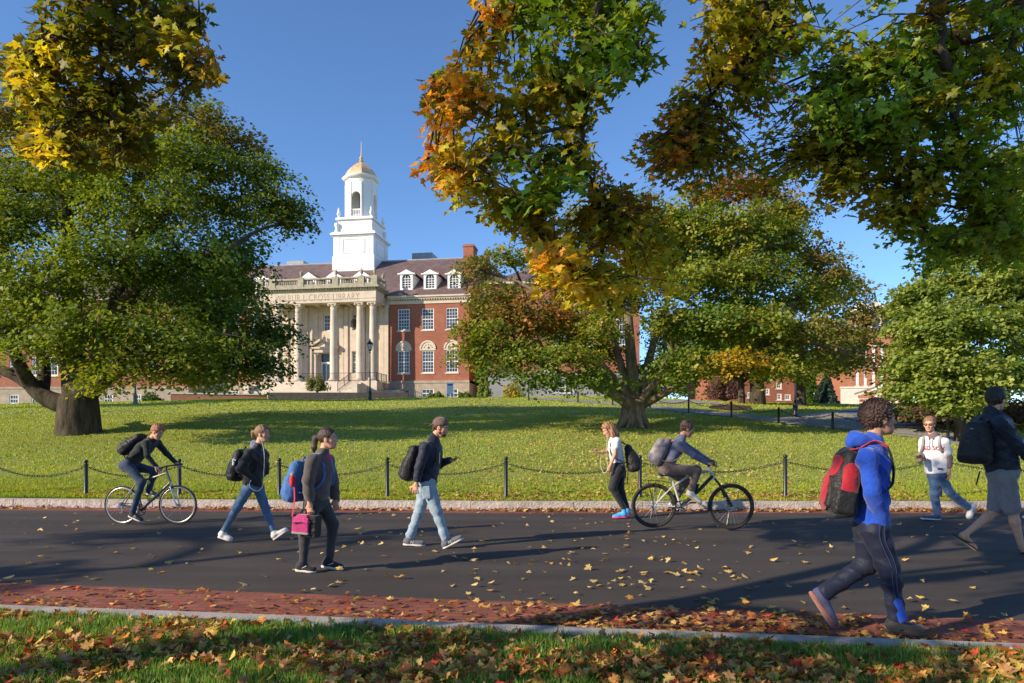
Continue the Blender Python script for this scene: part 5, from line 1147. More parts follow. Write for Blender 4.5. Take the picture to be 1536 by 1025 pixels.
def grass():
    def blades(name,n,xr,yf,zf,h,w,label,cols,flat=1):
        x=RNG.uniform(*xr,n); lo,hi=yf; y=lo(x)+(hi(x)-lo(x))*RNG.random(n); z=zf(x,y)
        # tufts
        cl=(np.sin(x*9+y*5)*np.sin(y*11-x*4)+np.sin(x*23)*np.sin(y*19))*.5; hh=h*(.75+.35*cl)*RNG.uniform(.5,1.2,n)*(np.clip((hi(x)-y)/.55,.22,1) if h>.09 else 1)
        a=RNG.random(n)*6.283; l=RNG.uniform(.1,.6,n); d=np.stack([np.cos(a),np.sin(a)],1); b=RNG.random(n)*6.283; e=np.stack([np.cos(b),np.sin(b)],1)*w/2
        V=np.zeros((n,5,3)); V[:,0,:2]=np.stack([x,y],1)-e; V[:,1,:2]=np.stack([x,y],1)+e; V[:,0,2]=V[:,1,2]=z-.01
        m_=np.stack([x,y],1)+d*(l*hh*.3)[:,None]; V[:,2,:2]=m_+e*.8; V[:,3,:2]=m_-e*.8; V[:,2,2]=V[:,3,2]=z+hh*.55
        V[:,4,:2]=np.stack([x,y],1)+d*(l*hh)[:,None]; V[:,4,2]=z+hh
        base=(np.arange(n)*5)[:,None]; loops=np.concatenate([base+np.array([0,1,2,3]),base+np.array([3,2,4])],1).ravel(); tot=np.tile([4,3],n); st=np.concatenate([[0],np.cumsum(tot)[:-1]])
        me=npmesh(name,V.reshape(-1,3),loops,st,tot); at=me.attributes.new('leafcol','FLOAT_COLOR','POINT'); c=np.ones((n*5,4),dtype=np.float32); pc=pal(cols[0],cols[1],n,.3 if h>.08 and w<.01 else .16); lf=.5+.5*np.sin(x*.31+1.7*np.sin(y*.23)+.8)*np.sin(y*.47+1.3*np.sin(x*.19)); l2=.5+.5*np.sin(x*1.7+y*.9)*np.sin(y*2.1-x*.6); pc=pc*(.80+.28*lf+.12*l2)[:,None]; pc[:,0]*=(.9+.2*l2); c[:,:3]=np.repeat(np.clip(pc,0,1),5,0); at.data.foreach_set('color',c.ravel())
        o=link(name,me,M['blade']); tag(o,label,'grass',kind='stuff'); return o
    g=([(.10,.20,.03),(.15,.27,.04),(.22,.34,.07),(.32,.34,.13)],(3,4,2,1))
    blades('grass',95000,(-4.6,4.8),(lambda x:x*0+3.3,lambda x:nearcurb(x)-.2),lambda x,y:x*0+.128,.085,.005,'grass blades of the near lawn',g)
    g2=([(.25,.32,.02),(.31,.37,.025),(.37,.38,.04)],(3,4,2))
    blades('grass',90000,(-13,14.5),(lambda x:farcurb(x)+.2,lambda x:farcurb(x)+.2+5*RNG.random(len(x))**1.0),lambda x,y:T(x,y),.06,.014,'short grass of the lawn behind the kerb',g2)
    blades('grass',90000,(-24,24),(lambda x:x*0+18,lambda x:x*0+33),lambda x,y:T(x,y),.07,.03,'mown grass of the upper lawn slope',g2)
    blades('grass',80000,(-50,45),(lambda x:x*0+32.5,lambda x:x*0+62),lambda x,y:T(x,y)-.01,.09,.07,'mown grass on the hill crest',g2)
# ================================================================ organic modelling: distance fields meshed with surface nets
class Fld:
    """list of primitives, evaluated on point arrays"""
    def __init__(s): s.ops=[]; s.lo=np.array([1e9]*3); s.hi=-s.lo
    def _b(s,p,r):
        p=np.array(p,float); s.lo=np.minimum(s.lo,p-r); s.hi=np.maximum(s.hi,p+r)
    def cone(s,a,b,ra,rb,k=.02,flat=None,ratio=1,sub=False):
        """tapered capsule; flat=(axis) widened by ratio along it"""
        a=np.array(a,float); b=np.array(b,float)
        if not sub: s._b(a,ra*max(1,ratio)+.03); s._b(b,rb*max(1,ratio)+.03)
        fl=None if flat is None else np.array(flat,float)/np.linalg.norm(flat)
        def f(p):
            ba=b-a; L=max(ba@ba,1e-9); pa=p-a; h=np.clip(pa@ba/L,0,1); q=pa-h[:,None]*ba
            if fl is None: d=np.sqrt((q*q).sum(1))
            else:
                t=q@fl; d=np.sqrt(np.maximum((q*q).sum(1)-t*t,0)+(t/ratio)**2)
            return d-(ra+(rb-ra)*h)
        s.ops.append((f,k,sub)); return s
    def ell(s,c,axes,r,k=.02,sub=False):
        """axes: 3 unit vectors (rows), r radii"""
        c=np.array(c,float); A=np.array(axes,float); r=np.array(r,float)
        if not sub: s._b(c,r.max()+.03)
        def f(p):
            q=(p-c)@A.T; k0=np.sqrt(((q/r)**2).sum(1)); k1=np.sqrt(((q/(r*r))**2).sum(1)); return k0*(k0-1)/np.maximum(k1,1e-9)
        s.ops.append((f,k,sub)); return s
    def rbox(s,c,axes,h,rad,k=.02,taper=0,sub=False,bulge=0):
        c=np.array(c,float); A=np.array(axes,float); h=np.array(h,float)
        if not sub: s._b(c,np.linalg.norm(h)+.03)
        def f(p):
            q=(p-c)@A.T; w=1-taper*q[:,2]/h[2]; H=h[None,:]*np.stack([w,w,np.ones_like(w)],1)
            if bulge: H=H+bulge*np.stack([1-(q[:,2]/h[2])**2,1-(q[:,2]/h[2])**2,np.zeros_like(w)],1)
            d=np.abs(q)-H+rad; return np.linalg.norm(np.maximum(d,0),axis=1)+np.minimum(d.max(1),0)-rad
        s.ops.append((f,k,sub)); return s
    def plane(s,c,n,k=.01): # remove the side n points to
        c=np.array(c,float); n=np.array(n,float); n/=np.linalg.norm(n)
        s.ops.append((lambda p:-((p-c)@n),k,True)); return s
    def ev(s,p):
        d=np.full(len(p),1e3)
        for f,k,sub in s.ops:
            e=f(p)
            if sub:
                h=np.clip(.5-.5*(d+e)/k,0,1) if k>0 else (d<-e)*1.; 
                d=d+(-e-d)*h+ (k*h*(1-h) if k>0 else 0)
            else:
                h=np.clip(.5+.5*(e-d)/k,0,1); d=e+(d-e)*h-k*h*(1-h)
        return d
def snet(fld,h,disp=None,lo=None,hi=None):
    lo=fld.lo if lo is None else np.array(lo); hi=fld.hi if hi is None else np.array(hi)
    n=np.ceil((hi-lo)/h).astype(int)+2
    # coarse pass to skip empty space
    g=[lo[i]+h*np.arange(n[i]) for i in range(3)]
    C=4; nc=(n+C-1)//C
    gc=[lo[i]+h*(C*np.arange(nc[i])+C/2) for i in range(3)]
    Xc=np.stack(np.meshgrid(*gc,indexing='ij'),-1).reshape(-1,3); dc=fld.ev(Xc).reshape(nc)
    act=np.abs(dc)<h*C*1.6+.015
    full=np.repeat(np.repeat(np.repeat(act,C,0),C,1),C,2)[:n[0],:n[1],:n[2]]
    sgn=np.repeat(np.repeat(np.repeat(dc,C,0),C,1),C,2)[:n[0],:n[1],:n[2]].copy()
    idx=np.argwhere(full); Pp=lo+h*idx; v=fld.ev(Pp)
    if disp is not None: v=v-disp(Pp)
    sgn[full]=v; D=sgn
    s=D<0
    cells=[D[a:n[0]-1+a,b:n[1]-1+b,c:n[2]-1+c] for a in (0,1) for b in (0,1) for c in (0,1)]
    S=np.stack([c<0 for c in cells],0); cnt=S.sum(0); mask=(cnt>0)&(cnt<8); ci=np.argwhere(mask)
    if len(ci)==0: return None,None
    acc=np.zeros((len(ci),3)); w=np.zeros(len(ci)); off=np.array([(a,b,c) for a in (0,1) for b in (0,1) for c in (0,1)]); vals=np.stack([c[mask] for c in cells],1)
    for i in range(8):
        for j in range(i+1,8):
            if np.abs(off[i]-off[j]).sum()!=1: continue
            a=vals[:,i]; b=vals[:,j]; m=(a<0)!=(b<0); t=np.where(m,a/np.where(m,a-b,1),0)
            acc+=np.where(m[:,None],off[i]+(off[j]-off[i])*t[:,None],0); w+=m
    V=lo+h*(ci+acc/w[:,None]); vid=-np.ones(mask.shape,int); vid[mask]=np.arange(len(ci)); F_=[]
    for ax in range(3):
        sl0=[slice(0,n[i]-1) for i in range(3)]; a=[slice(None)]*3; b=[slice(None)]*3
        a=tuple(slice(0,n[i]-1) for i in range(3)); b=tuple(slice(1,n[i]) if i==ax else slice(0,n[i]-1) for i in range(3))
        cr=(s[a]!=s[b]); o1,o2=[i for i in range(3) if i!=ax]
        e=np.argwhere(cr); e=e[(e[:,o1]>0)&(e[:,o2]>0)]
        if len(e)==0: continue
        u1=np.zeros(3,int);u1[o1]=1;u2=np.zeros(3,int);u2[o2]=1
        q=np.stack([vid[tuple((e-u1-u2).T)],vid[tuple((e-u2).T)],vid[tuple(e.T)],vid[tuple((e-u1).T)]],1)
        fl=s[tuple(e.T)] 
        if ax==1: fl=~fl
        q=np.where(fl[:,None],q,q[:,::-1]); q=q[(q>=0).all(1)]; F_.append(q)
    return V,np.concatenate(F_)
def sdfobj(name,fld,h,m,parent,disp=None,matfn=None,proj=True):
    """mats: m single or list; matfn(face centres)->index"""
    flds=fld if isinstance(fld,list) else [(fld,h)]
    VV=[];FF=[];o=0
    for fl,hh in flds:
        V,Q=snet(fl,hh,disp)
        if V is None: continue
        VV.append(V);FF.append(Q+o);o+=len(V)
    V=np.concatenate(VV);Q=np.concatenate(FF)
    me=nppoly(name,V,Q,True); ob=link(name,me,m)
    if matfn is not None:
        cen=V[Q].mean(1); me.polygons.foreach_set('material_index',matfn(cen).astype(np.int32))
    rel(ob,parent); return ob
def folds(amp,seed=0,fx=26,fz=30):
    r=np.random.default_rng(seed); ph=r.uniform(0,6,8)
    def f(p):
        x,y,z=p[:,0],p[:,1],p[:,2]
        a=np.sin(fx*.7*x+2.2*np.sin(9*z+ph[0])+ph[1])*np.sin(fz*z+2.0*np.sin(8*x+11*y+ph[2])+ph[3])
        b=np.sin(fz*1.5*z+14*x+9*y+1.6*np.sin(17*x+ph[4])+ph[5])*np.sin(13*y+9*x+ph[6])
        c=np.sin(fx*.45*z+7*x+9*y+3*np.sin(5*z+6*x+ph[7]))
        return amp*(.55*a+.5*b+.75*(1-np.abs(c))**3*2-.3)
    return f
# ---------------------------------------------------------------- fabrics and skin
def fabric(name,c,rough=.85,bs=.35,var=.12,sheen=.25,scale=9):
    m,nt,b=newmat(name); co=coords(nt,'World'); n=noise(nt,co,scale,5,.6); n2=noise(nt,co,260,2)
    cc=ramp(nt,n,[(.3,tuple(x*(1-var) for x in c)),(.7,tuple(min(1,x*(1+var)) for x in c))])
    cc=mixc(nt,1,cc,ramp(nt,n2,[(.3,(.85,.85,.85)),(.7,(1.12,1.12,1.12))]),'MULTIPLY')
    nt.links.new(cc,b.inputs['Base Color']); b.inputs['Roughness'].default_value=rough; b.inputs['Specular IOR Level'].default_value=.25; b.inputs['Sheen Weight'].default_value=sheen
    bump(nt,b,noise(nt,co,22,4,.55),bs,.03); return m
def skinmat(name,c):
    m,nt,b=newmat(name); co=coords(nt,'World'); n=noise(nt,co,30,3)
    nt.links.new(ramp(nt,n,[(.3,tuple(x*.88 for x in c)),(.7,tuple(min(1,x*1.1) for x in c))]),b.inputs['Base Color']); b.inputs['Roughness'].default_value=.55
    b.inputs['Subsurface Weight'].default_value=.08; b.inputs['Subsurface Radius'].default_value=(.02,.008,.004); b.inputs['Specular IOR Level'].default_value=.35; return m
def hairmat(name,c):
    m,nt,b=newmat(name); co=coords(nt,'World'); mp=N(nt,'ShaderNodeMapping'); mp.inputs['Scale'].default_value=(1,1,.35); nt.links.new(co,mp.inputs[0]); n=noise(nt,mp.outputs[0],70,6,.8)
    nt.links.new(ramp(nt,n,[(.35,tuple(x*.45 for x in c)),(.65,tuple(min(1,x*1.5) for x in c))]),b.inputs['Base Color']); b.inputs['Roughness'].default_value=.5; bump(nt,b,n,.8,.01); return m
SK=skinmat('fair skin',(.60,.32,.21)); SK2=skinmat('tan skin',(.40,.22,.14)); LIP=skinmat('lips',(.42,.17,.14)); EYW=mat('eye white',(.6,.56,.52),.3,.03); EYD=mat('iris and brow',(.04,.028,.02),.5)
FB=dict(black=fabric('black cloth',(.016,.017,.018)),blackk=fabric('black knit',(.02,.024,.024)),jeansd=fabric('dark denim',(.028,.048,.095),.8),jeans=fabric('blue denim',(.085,.16,.27),.8,var=.25),jeansl=fabric('pale washed denim',(.27,.36,.44),.8,var=.18),
  jacket=fabric('black shell jacket',(.020,.019,.019),.6,.5),fleece=fabric('grey brown fleece',(.085,.070,.066),.95,.3,sheen=.5),legg=fabric('charcoal leggings',(.045,.043,.046),.8),navy=fabric('navy windbreaker',(.014,.019,.04),.6,.5),
  white=fabric('white cotton',(.72,.70,.72)),leg2=fabric('black leggings',(.02,.023,.024),.7),slate=fabric('slate blue knit',(.115,.125,.20),.9),brown=fabric('brown grey trousers',(.135,.10,.09),.85,.5),
  blue=fabric('royal blue fleece',(.012,.065,.42),.8,.4),track=fabric('navy track trousers',(.012,.016,.036),.62,.25,sheen=.05),puff=fabric('navy quilted jacket',(.013,.019,.034),.45,.6,sheen=.1),shorts=fabric('grey shorts',(.20,.19,.19),.9),
  taupe=fabric('taupe sleeve',(.15,.11,.11)),jean3=fabric('mid denim',(.07,.13,.25),.8,var=.25),purple=fabric('violet grey hood',(.16,.17,.32)),grey=fabric('grey cloth',(.30,.28,.27)),pink=fabric('magenta cloth',(.48,.035,.17),.7),packblue=fabric('blue nylon',(.035,.13,.36),.6,.5),
  dred=fabric('deep red nylon',(.34,.010,.022),.65,.3),dblue=fabric('mid blue piping',(.02,.04,.14)),red=fabric('red nylon',(.50,.012,.03),.6,.3),packblack=fabric('black nylon',(.014,.014,.015),.5,.6,sheen=.1),packgrey=fabric('light grey canvas',(.36,.31,.29),.8,.5),packgrey2=fabric('mauve grey canvas',(.17,.15,.17),.8,.5),cap=fabric('brown cap',(.16,.10,.085),.9),
  shoew=fabric('white leather',(.72,.68,.64),.5,.1,sheen=0),shoeb=fabric('black mesh',(.02,.02,.022),.7,.2),shoeg=fabric('grey suede',(.12,.13,.155),.8,.2),shoec=fabric('bright blue mesh',(.06,.34,.68),.6,.2),shoen=fabric('navy shoe canvas',(.05,.06,.13),.7,.2),sole=fabric('white rubber',(.66,.62,.58),.6,.1,sheen=0),
  solep=fabric('hot pink rubber',(.8,.03,.22),.6,.1),solek=fabric('black rubber',(.02,.02,.02),.6,.1),soler=fabric('coral rubber',(.30,.11,.08),.6,.1),gum=fabric('gum rubber',(.5,.34,.14),.6,.1))
HR=dict(ginger=hairmat('ginger hair',(.30,.115,.045)),lbrown=hairmat('light brown hair',(.23,.12,.06)),dbrown=hairmat('dark brown hair',(.05,.025,.016)),black=hairmat('near black hair',(.022,.014,.011)),blond=hairmat('red blond hair',(.33,.16,.07)),brown=hairmat('brown hair',(.07,.035,.022)))
METAL=mat('silver metal',(.55,.55,.56),.3,.05,metal=1); WIRE=mat('white wire',(.75,.75,.74),.5,.02); RUB=mat('tyre rubber',(.022,.021,.02),.8,.2,40); RIMS=mat('silver rim',(.5,.48,.46),.35,.05,metal=.8)
# ================================================================ people
def nrm(v): v=np.array(v,float); return v/max(np.linalg.norm(v),1e-9)
def head_sdf(c,fwd,up,s,female=False):
    f=nrm(fwd); u=nrm(np.array(up)-f*np.dot(up,f)); l=np.cross(u,f); A=np.array([f,l,u]); F_=Fld(); g=lambda a,b,d:c+s*(a*f+b*l+d*u)
    F_.ell(g(-.012,0,.035),A,np.array([.099,.079,.092])*s,.02); F_.ell(g(.028,0,-.035),A,np.array([.062,.060,.082])*s,.03*s)
    F_.ell(g(.052,0,-.088),A,np.array([.036,.036,.027])*s,.025*s); F_.ell(g(.068,0,-.098),A,np.array([.018,.024,.018])*s,.015*s) # jaw, chin
    F_.ell(g(.058,0,.028),A,np.array([.036,.058,.022])*s,.015*s) # brow
    for q in (-1,1):
        F_.ell(g(.052,q*.040,-.022),A,np.array([.028,.024,.026])*s,.015*s) # cheek
        F_.ell(g(.098,q*.031,.004),A,np.array([.016,.018,.012])*s,.012*s,sub=True) # socket
        F_.ell(g(.078,q*.031,.004),A,np.array([.013,.013,.012])*s,.003*s) # eyeball
        F_.ell(g(-.004,q*.079,-.008),A,np.array([.021,.009,.032])*s,.006*s); F_.ell(g(.002,q*.09,-.008),A,np.array([.010,.008,.018])*s,.005*s,sub=True)
        F_.ell(g(.098,q*.010,-.036),A,np.array([.010,.009,.008])*s,.006*s)
    F_.cone(g(.085,0,.012),g(.108,0,-.032),.008*s,.0125*s,.014*s)
    F_.ell(g(.088,0,-.061),A,np.array([.013,.024,.007])*s,.006*s); F_.ell(g(.086,0,-.072),A,np.array([.013,.021,.007])*s,.005*s)
    return F_,A
def hand_sdf(w,d,n,s,curl=.4,side=1,spread=.12,thumb=.5):
    """w wrist, d direction to the knuckles, n palm normal (palm faces n), side: +1 thumb towards cross(d,n)"""
    d=nrm(d); n=nrm(np.array(n)-d*np.dot(n,d)); t=np.cross(d,n)*side; w=np.array(w,float); F_=Fld(); g=lambda a,b,c:w+s*(a*d+b*t+c*n)
    F_.cone(g(-.012,0,0),g(.01,0,0),.025*s,.023*s,.01,t,1.15); F_.cone(g(.015,0,0),g(.078,0,0),.0155*s,.0145*s,.015*s,t,2.35)
    F_.cone(g(.02,.022,.004),g(.06,.03,.006),.016*s,.012*s,.012*s)
    for i,(b,L) in enumerate(((.031,.072),(.0105,.080),(-.0105,.074),(-.031,.058))):
        p=g(.082,b,0); dr=d+t*(b/.031)*spread; dr=nrm(dr); a=curl*(1+.12*i); 
        for k,(fr,r0,r1) in enumerate(((.45,.0098,.0088),(.31,.0088,.0080),(.26,.0080,.0068))):
            a_=a*(.6 if k==0 else 1)*(k+1); q=nrm(dr*math.cos(a_)+n*math.sin(a_)); e=p+q*L*fr*s; F_.cone(p,e,r0*s,r1*s,.004*s); p=e
    p=g(.022,.03,.006); a=thumb
    for k,(L,r0,r1) in enumerate(((.036,.0145,.0115),(.030,.0112,.0098),(.024,.0096,.0075))):
        q=nrm(d*(.75+.1*k)+t*(.65-.25*k*a)+n*(.35*a*(k+.6))); e=p+q*L*s; F_.cone(p,e,r0*s,r1*s,.005*s); p=e
    return F_
def shoe(parent,an,he,to,s,mu,ms,up=None,name='shoe',w=.047,logo=None,lat=None):
    """ankle, heel (sole back) and toe (sole front) points on the sole line"""
    an,he,to=[np.array(x,float) for x in (an,he,to)]; f=nrm(to-he); L=np.linalg.norm(to-he); u0=an-(he+f*.06); u=nrm(u0-f*np.dot(u0,f)) if up is None else nrm(np.array(up)-f*np.dot(up,f)); l=np.cross(u,f); g=lambda a,b,c:he+a*f+b*l+c*u
    F_=Fld(); k=.03
    F_.ell(g(L*.22,0,.055),np.array([f,l,u]),[L*.22,.036*s,.05*s],k); F_.cone(g(L*.3,0,.062),g(L*.86,0,.038),.043*s,.026*s,k,l,1.15); F_.cone(g(L*.2,0,.06),an,.042*s,.043*s,k)
    F_.ell(g(L*.72,0,.034),np.array([f,l,u]),[L*.28,w*s,.032*s],k); F_.plane(g(0,0,.016),-u,.004); F_.plane(an+u*.015*s,u if np.dot(u,an-he)>0 else u,.008)
    o=sdfobj(name,F_,.008,mu,parent)
    S=Fld(); S.ell(g(L*.24,0,.012),np.array([f,l,u]),[L*.25,.038*s,.045],.03); S.ell(g(L*.70,0,.012),np.array([f,l,u]),[L*.31,.049*s,.045],.04); S.cone(g(L*.2,0,.012),g(L*.8,0,.012),.034*s,.04*s,.02,l,1.0)
    S.plane(g(0,0,.026),u,.004); S.plane(g(0,0,.0),-u,.004); so=sdfobj('sole',S,.007,ms,o); so.location=(0,0,0); 
    # laces
    lc=MB()
    for i in range(4):
        x=L*(.42+.08*i); z=.098-.014*i; lc.tube([g(x,-.022,z-.004),g(x+.006,0,z+.004),g(x,.022,z-.004)],.0028,4)
    q=lc.build('lace',FB['sole'] if mu not in (FB['shoew'],) else FB['grey'],o); q.location=(0,0,0)
    if logo:
        sd=-1 if (l[1]>0) else 1
        b=MB()
        for pts in logo: b.tube([g(L*a,sd*(.046*s if a<.6 else .044*s),c) for a,c in pts],.0042,5)
        q=b.build('side_mark',FB['sole'],o); q.location=(0,0,0)
    return o
LOGO_N=[[(.36,.035),(.38,.07)],[(.38,.07),(.47,.035)],[(.47,.035),(.49,.068)]]
LOGO_S=[[(.2,.065),(.26,.045),(.38,.05),(.56,.075)]]
class Person:
    def __init__(s,label,Y,base,lat=(0,1,0),fwd=(1,0,0),size=1,skin=None,**j):
        s.Y=Y; s.s=size; s.j={k:np.array(P(v[0],v[1],Y+(v[2] if len(v)>2 else 0))) for k,v in j.items()}
        b=P(base[0],base[1],Y); s.R=empty('person',(b.x,b.y,b.z)); tag(s.R,label,'person'); s.lat=nrm(lat); s.fwd=nrm(fwd); s.skin=skin or SK; s.up=np.array([0,0,1.])
        s.spine=nrm(s.j['neck']-s.j['pel'])
    def g(s,n): return s.j[n]
    def body(s,facef,faceup=(0,0,1),hands=(),bare=(),hs=1.0,h=.012,feet=False):
        j=s.j; sz=s.s; B=Fld(); L=s.lat
        chest=j['neck']-s.spine*.16*sz; 
        B.cone(j['pel']+s.spine*.02,chest,.085*sz,.10*sz,.05,L,1.35); B.cone(chest,j['neck']-s.spine*.05,.088*sz,.05*sz,.05,L,1.3)
        for q in 'NF':
            B.cone(j['s'+q],j['e'+q],.046*sz,.036*sz,.03); B.cone(j['e'+q],j['w'+q],.036*sz,.026*sz,.02)
            lf=1 if feet else .82; hp=j['h'+q]; B.cone(hp,j['k'+q],.078*sz*lf,.052*sz*lf,.04); m=j['k'+q]+(j['a'+q]-j['k'+q])*.3; back=nrm(np.cross(np.cross(j['a'+q]-j['k'+q],s.fwd),j['a'+q]-j['k'+q]))
            B.cone(j['k'+q],m-back*.01,.050*sz*lf,.052*sz*lf,.03); B.cone(m-back*.01,j['a'+q],.052*sz*lf,.034*sz*(lf if lf==1 else .9),.03)
            B.cone(j['s'+q],j['neck']-s.spine*.10,.042*sz,.05*sz,.03)
        hc=j['head']; f=nrm(facef); up=nrm(faceup); u=nrm(up-f*np.dot(up,f)); nb=hc-f*.028*sz*hs-u*.05*sz*hs
        B.cone(nb,j['neck']-s.spine*.03,.050*sz,.062*sz,.03)
        H,A=head_sdf(hc,f,u,hs*sz); s.A=A; s.hs=hs*sz
        H.cone(nb,nb+(j['neck']-nb)*.75,.050*sz,.052*sz,.02)
        fl=[(B,h),(H,.0055)]
        for q,d,n,kw in hands: fl.append((hand_sdf(j['w'+q],d,n,sz,**kw),.0038))
        if feet:
            for q in 'NF':
                he,to=j['heel'+q],j['toe'+q]; ff=nrm(to-he); Fo=Fld(); u2=j['a'+q]-he; u2=nrm(u2-ff*np.dot(u2,ff)); l2=np.cross(u2,ff); LL=np.linalg.norm(to-he)
                Fo.cone(j['a'+q],he+ff*.05+u2*.04,.036*sz,.034*sz,.03); Fo.cone(he+ff*.05+u2*.045,he+ff*LL*.72+u2*.028,.034*sz,.022*sz,.03,l2,1.35); Fo.ell(he+ff*LL*.72+u2*.022,np.array([ff,l2,u2]),[.05,.046*sz,.02],.02)
                for i in range(5): b=(i-2)*.019*sz; Fo.cone(he+ff*LL*.78+l2*b+u2*.016,he+ff*(LL*(.97-.03*abs(i-(0 if q=='N' else 4))))+l2*b+u2*.013,.012,.010,.006)
                fl.append((Fo,.006))
        def mf(c):
            idx=np.zeros(len(c)); q=(c-hc)@A.T/s.hs
            lip=(q[:,0]>.082)&(np.abs(q[:,1])<.023)&(q[:,2]<-.057)&(q[:,2]>-.078); idx[lip]=1
            ey=(q[:,0]>.076)&(np.abs(np.abs(q[:,1])-.031)<.0115)&(np.abs(q[:,2]-.004)<.0058); idx[ey]=2
            ir=(q[:,0]>.076)&(np.abs(np.abs(q[:,1])-.031)<.006)&(np.abs(q[:,2]-.004)<.0065); idx[ir]=3
            br=(q[:,0]>.07)&(np.abs(np.abs(q[:,1])-.032)<.018)&(np.abs(q[:,2]-.028)<.0042); idx[br]=3
            return idx
        o=sdfobj('body',fl,h,[s.skin,LIP,EYW,EYD],s.R,matfn=mf); return o
    def hp(s,a,b,d): A=s.A; return s.j['head']+s.hs*(a*A[0]+b*A[1]+d*A[2])
    def hair(s,m,kind='short',extra=(),th=.014,amp=.004,freq=90):
        A=s.A; k=s.hs; H=Fld(); H.ell(s.hp(-.030 if kind=='curly' else -.016,0,.042),A,np.array([.099,.079,.094])*k+th*k,.02)
        if kind in('short','curly'): H.cone(s.hp(-.07,0,-.02),s.hp(-.078,0,-.055),.05*k,.03*k,.02,A[1],1.3)
        for e in extra:
            if e[0]=='c': H.cone(s.hp(*e[1]),s.hp(*e[2]),e[3]*k,e[4]*k,.02,A[1],e[5] if len(e)>5 else 1)
        # carve away the face, ears and nape
        H.ell(s.hp(.105,0,-.040),A,np.array([.086,.118,.118])*k,.012,sub=True)
        if kind!='long':
            for q in (-1,1): H.ell(s.hp(.008,q*.085,-.03),A,np.array([.03,.035,.045])*k,.01,sub=True)
            H.plane(s.hp(0,0,-.065),-A[2]*1.0+A[0]*.0,.01) if kind!='tail' else H.plane(s.hp(.0,0,-.06),-A[2]+A[0]*.9,.01)
        r=np.random.default_rng(3); W=r.normal(0,1,(6,3)); ph=r.uniform(0,6,6)
        if kind=='curly': H.ell(s.hp(.104,0,-.022),A,np.array([.064,.12,.10])*k,.012,sub=True)
        def dp(p):
            if kind=='curly': return .0085*(np.abs(np.sin(p[:,0]*130+2.5*np.sin(p[:,2]*90)))*np.abs(np.sin(p[:,2]*125+2.5*np.sin(p[:,1]*80+p[:,0]*60)))*np.abs(np.sin(p[:,1]*120+2*np.sin(p[:,0]*85)+1))*2.6-.55)
            a=np.zeros(len(p))
            for i in range(6): a+=np.sin(p@(W[i]*freq*(.6+.25*i))+ph[i])
            return amp*a*.45
        return sdfobj('hair',H,.006,m,s.R,disp=dp)
    def top(s,m,r_sh=.066,r_el=.052,r_wr=.04,chest=.118,waist=.105,hem=None,ratio=1.4,name='jacket',amp=.0045,h=.011,seed=1,short=None,collar=True,hemr=None,armk=.03):
        j=s.j; sz=s.s; L=s.lat; B=Fld(); sp=s.spine
        top_=j['neck']-sp*.05*sz; ch=j['neck']-sp*.18*sz; hp=j['pel'] if hem is None else hem
        B.cone(hp,ch,waist*sz,chest*sz,.05,L,ratio); B.cone(ch,top_,chest*.92*sz,.075*sz,.05,L,ratio*1.05); B.cone(top_-sp*.02*sz,j['neck']+sp*(.004 if collar else -.02)*sz,.082*sz,.066*sz,.04,L,1.25)
        if hemr: B.cone(hp,hp+sp*.1,hemr*sz,waist*sz,.03,L,ratio)
        for q in 'NF':
            B.cone(top_-sp*.03*sz,j['s'+q],.068*sz,(r_sh-.003)*sz,.05)
            e=j['e'+q]; w=j['w'+q]
            if short: e2=j['s'+q]+(e-j['s'+q])*short; B.cone(j['s'+q],e2,r_sh*sz,r_el*sz,armk)
            else: B.cone(j['s'+q],e,r_sh*sz,r_el*sz,armk); B.cone(e,w,r_el*sz,r_wr*sz,.02)
        if collar: B.cone(j['neck']-sp*.03,j['neck']+sp*.022,.070*sz,.066*sz,.02)
        cut=hp-sp*.03*sz; pl=Fld(); 
        # clip the hem only near the trunk axis
        ax=nrm(ch-hp); 
        def cutf(p):
            q=p-cut; t=q@ax; rr=np.linalg.norm(q-t[:,None]*ax,axis=1); return np.where(rr<.30*sz,-np.minimum(-t,.05),-1.0) if False else np.minimum(-t,.30*sz-rr)
        B.ops.append((lambda p:-cutf(p),.006,True))
        return sdfobj(name,B,h,m,s.R,disp=folds(amp,seed))
    def bottom(s,m,r=(.098,.070,.058,.052),hip=.118,ratio=1.35,name='trousers',amp=.0045,h=.011,seed=5,upto=None,waist=None,short=None):
        j=s.j; sz=s.s; L=s.lat; B=Fld()
        w=j['pel']+s.spine*.06*sz if waist is None else waist
        B.cone(j['pel']-s.spine*.03*sz,w,hip*sz,(hip-.012)*sz,.04,L,ratio)
        for q in 'NF':
            a=j['a'+q]; k=j['k'+q]; hp=j['h'+q]
            if short: k2=hp+(k-hp)*short; B.cone(hp,k2,r[0]*sz,r[1]*sz,.035); continue
            m_=k+(a-k)*.32; B.cone(hp,k,r[0]*sz,r[1]*sz,.035); B.cone(k,m_,r[1]*sz,r[2]*sz*1.02,.03); B.cone(m_,a,r[2]*sz,r[3]*sz,.02)
        return sdfobj(name,B,h,m,s.R,disp=folds(amp,seed))
def strap(mb,pts,w=.02): mb.tube(smooth([Vector(p) for p in pts],4),w,8,flat=(0,1,0))
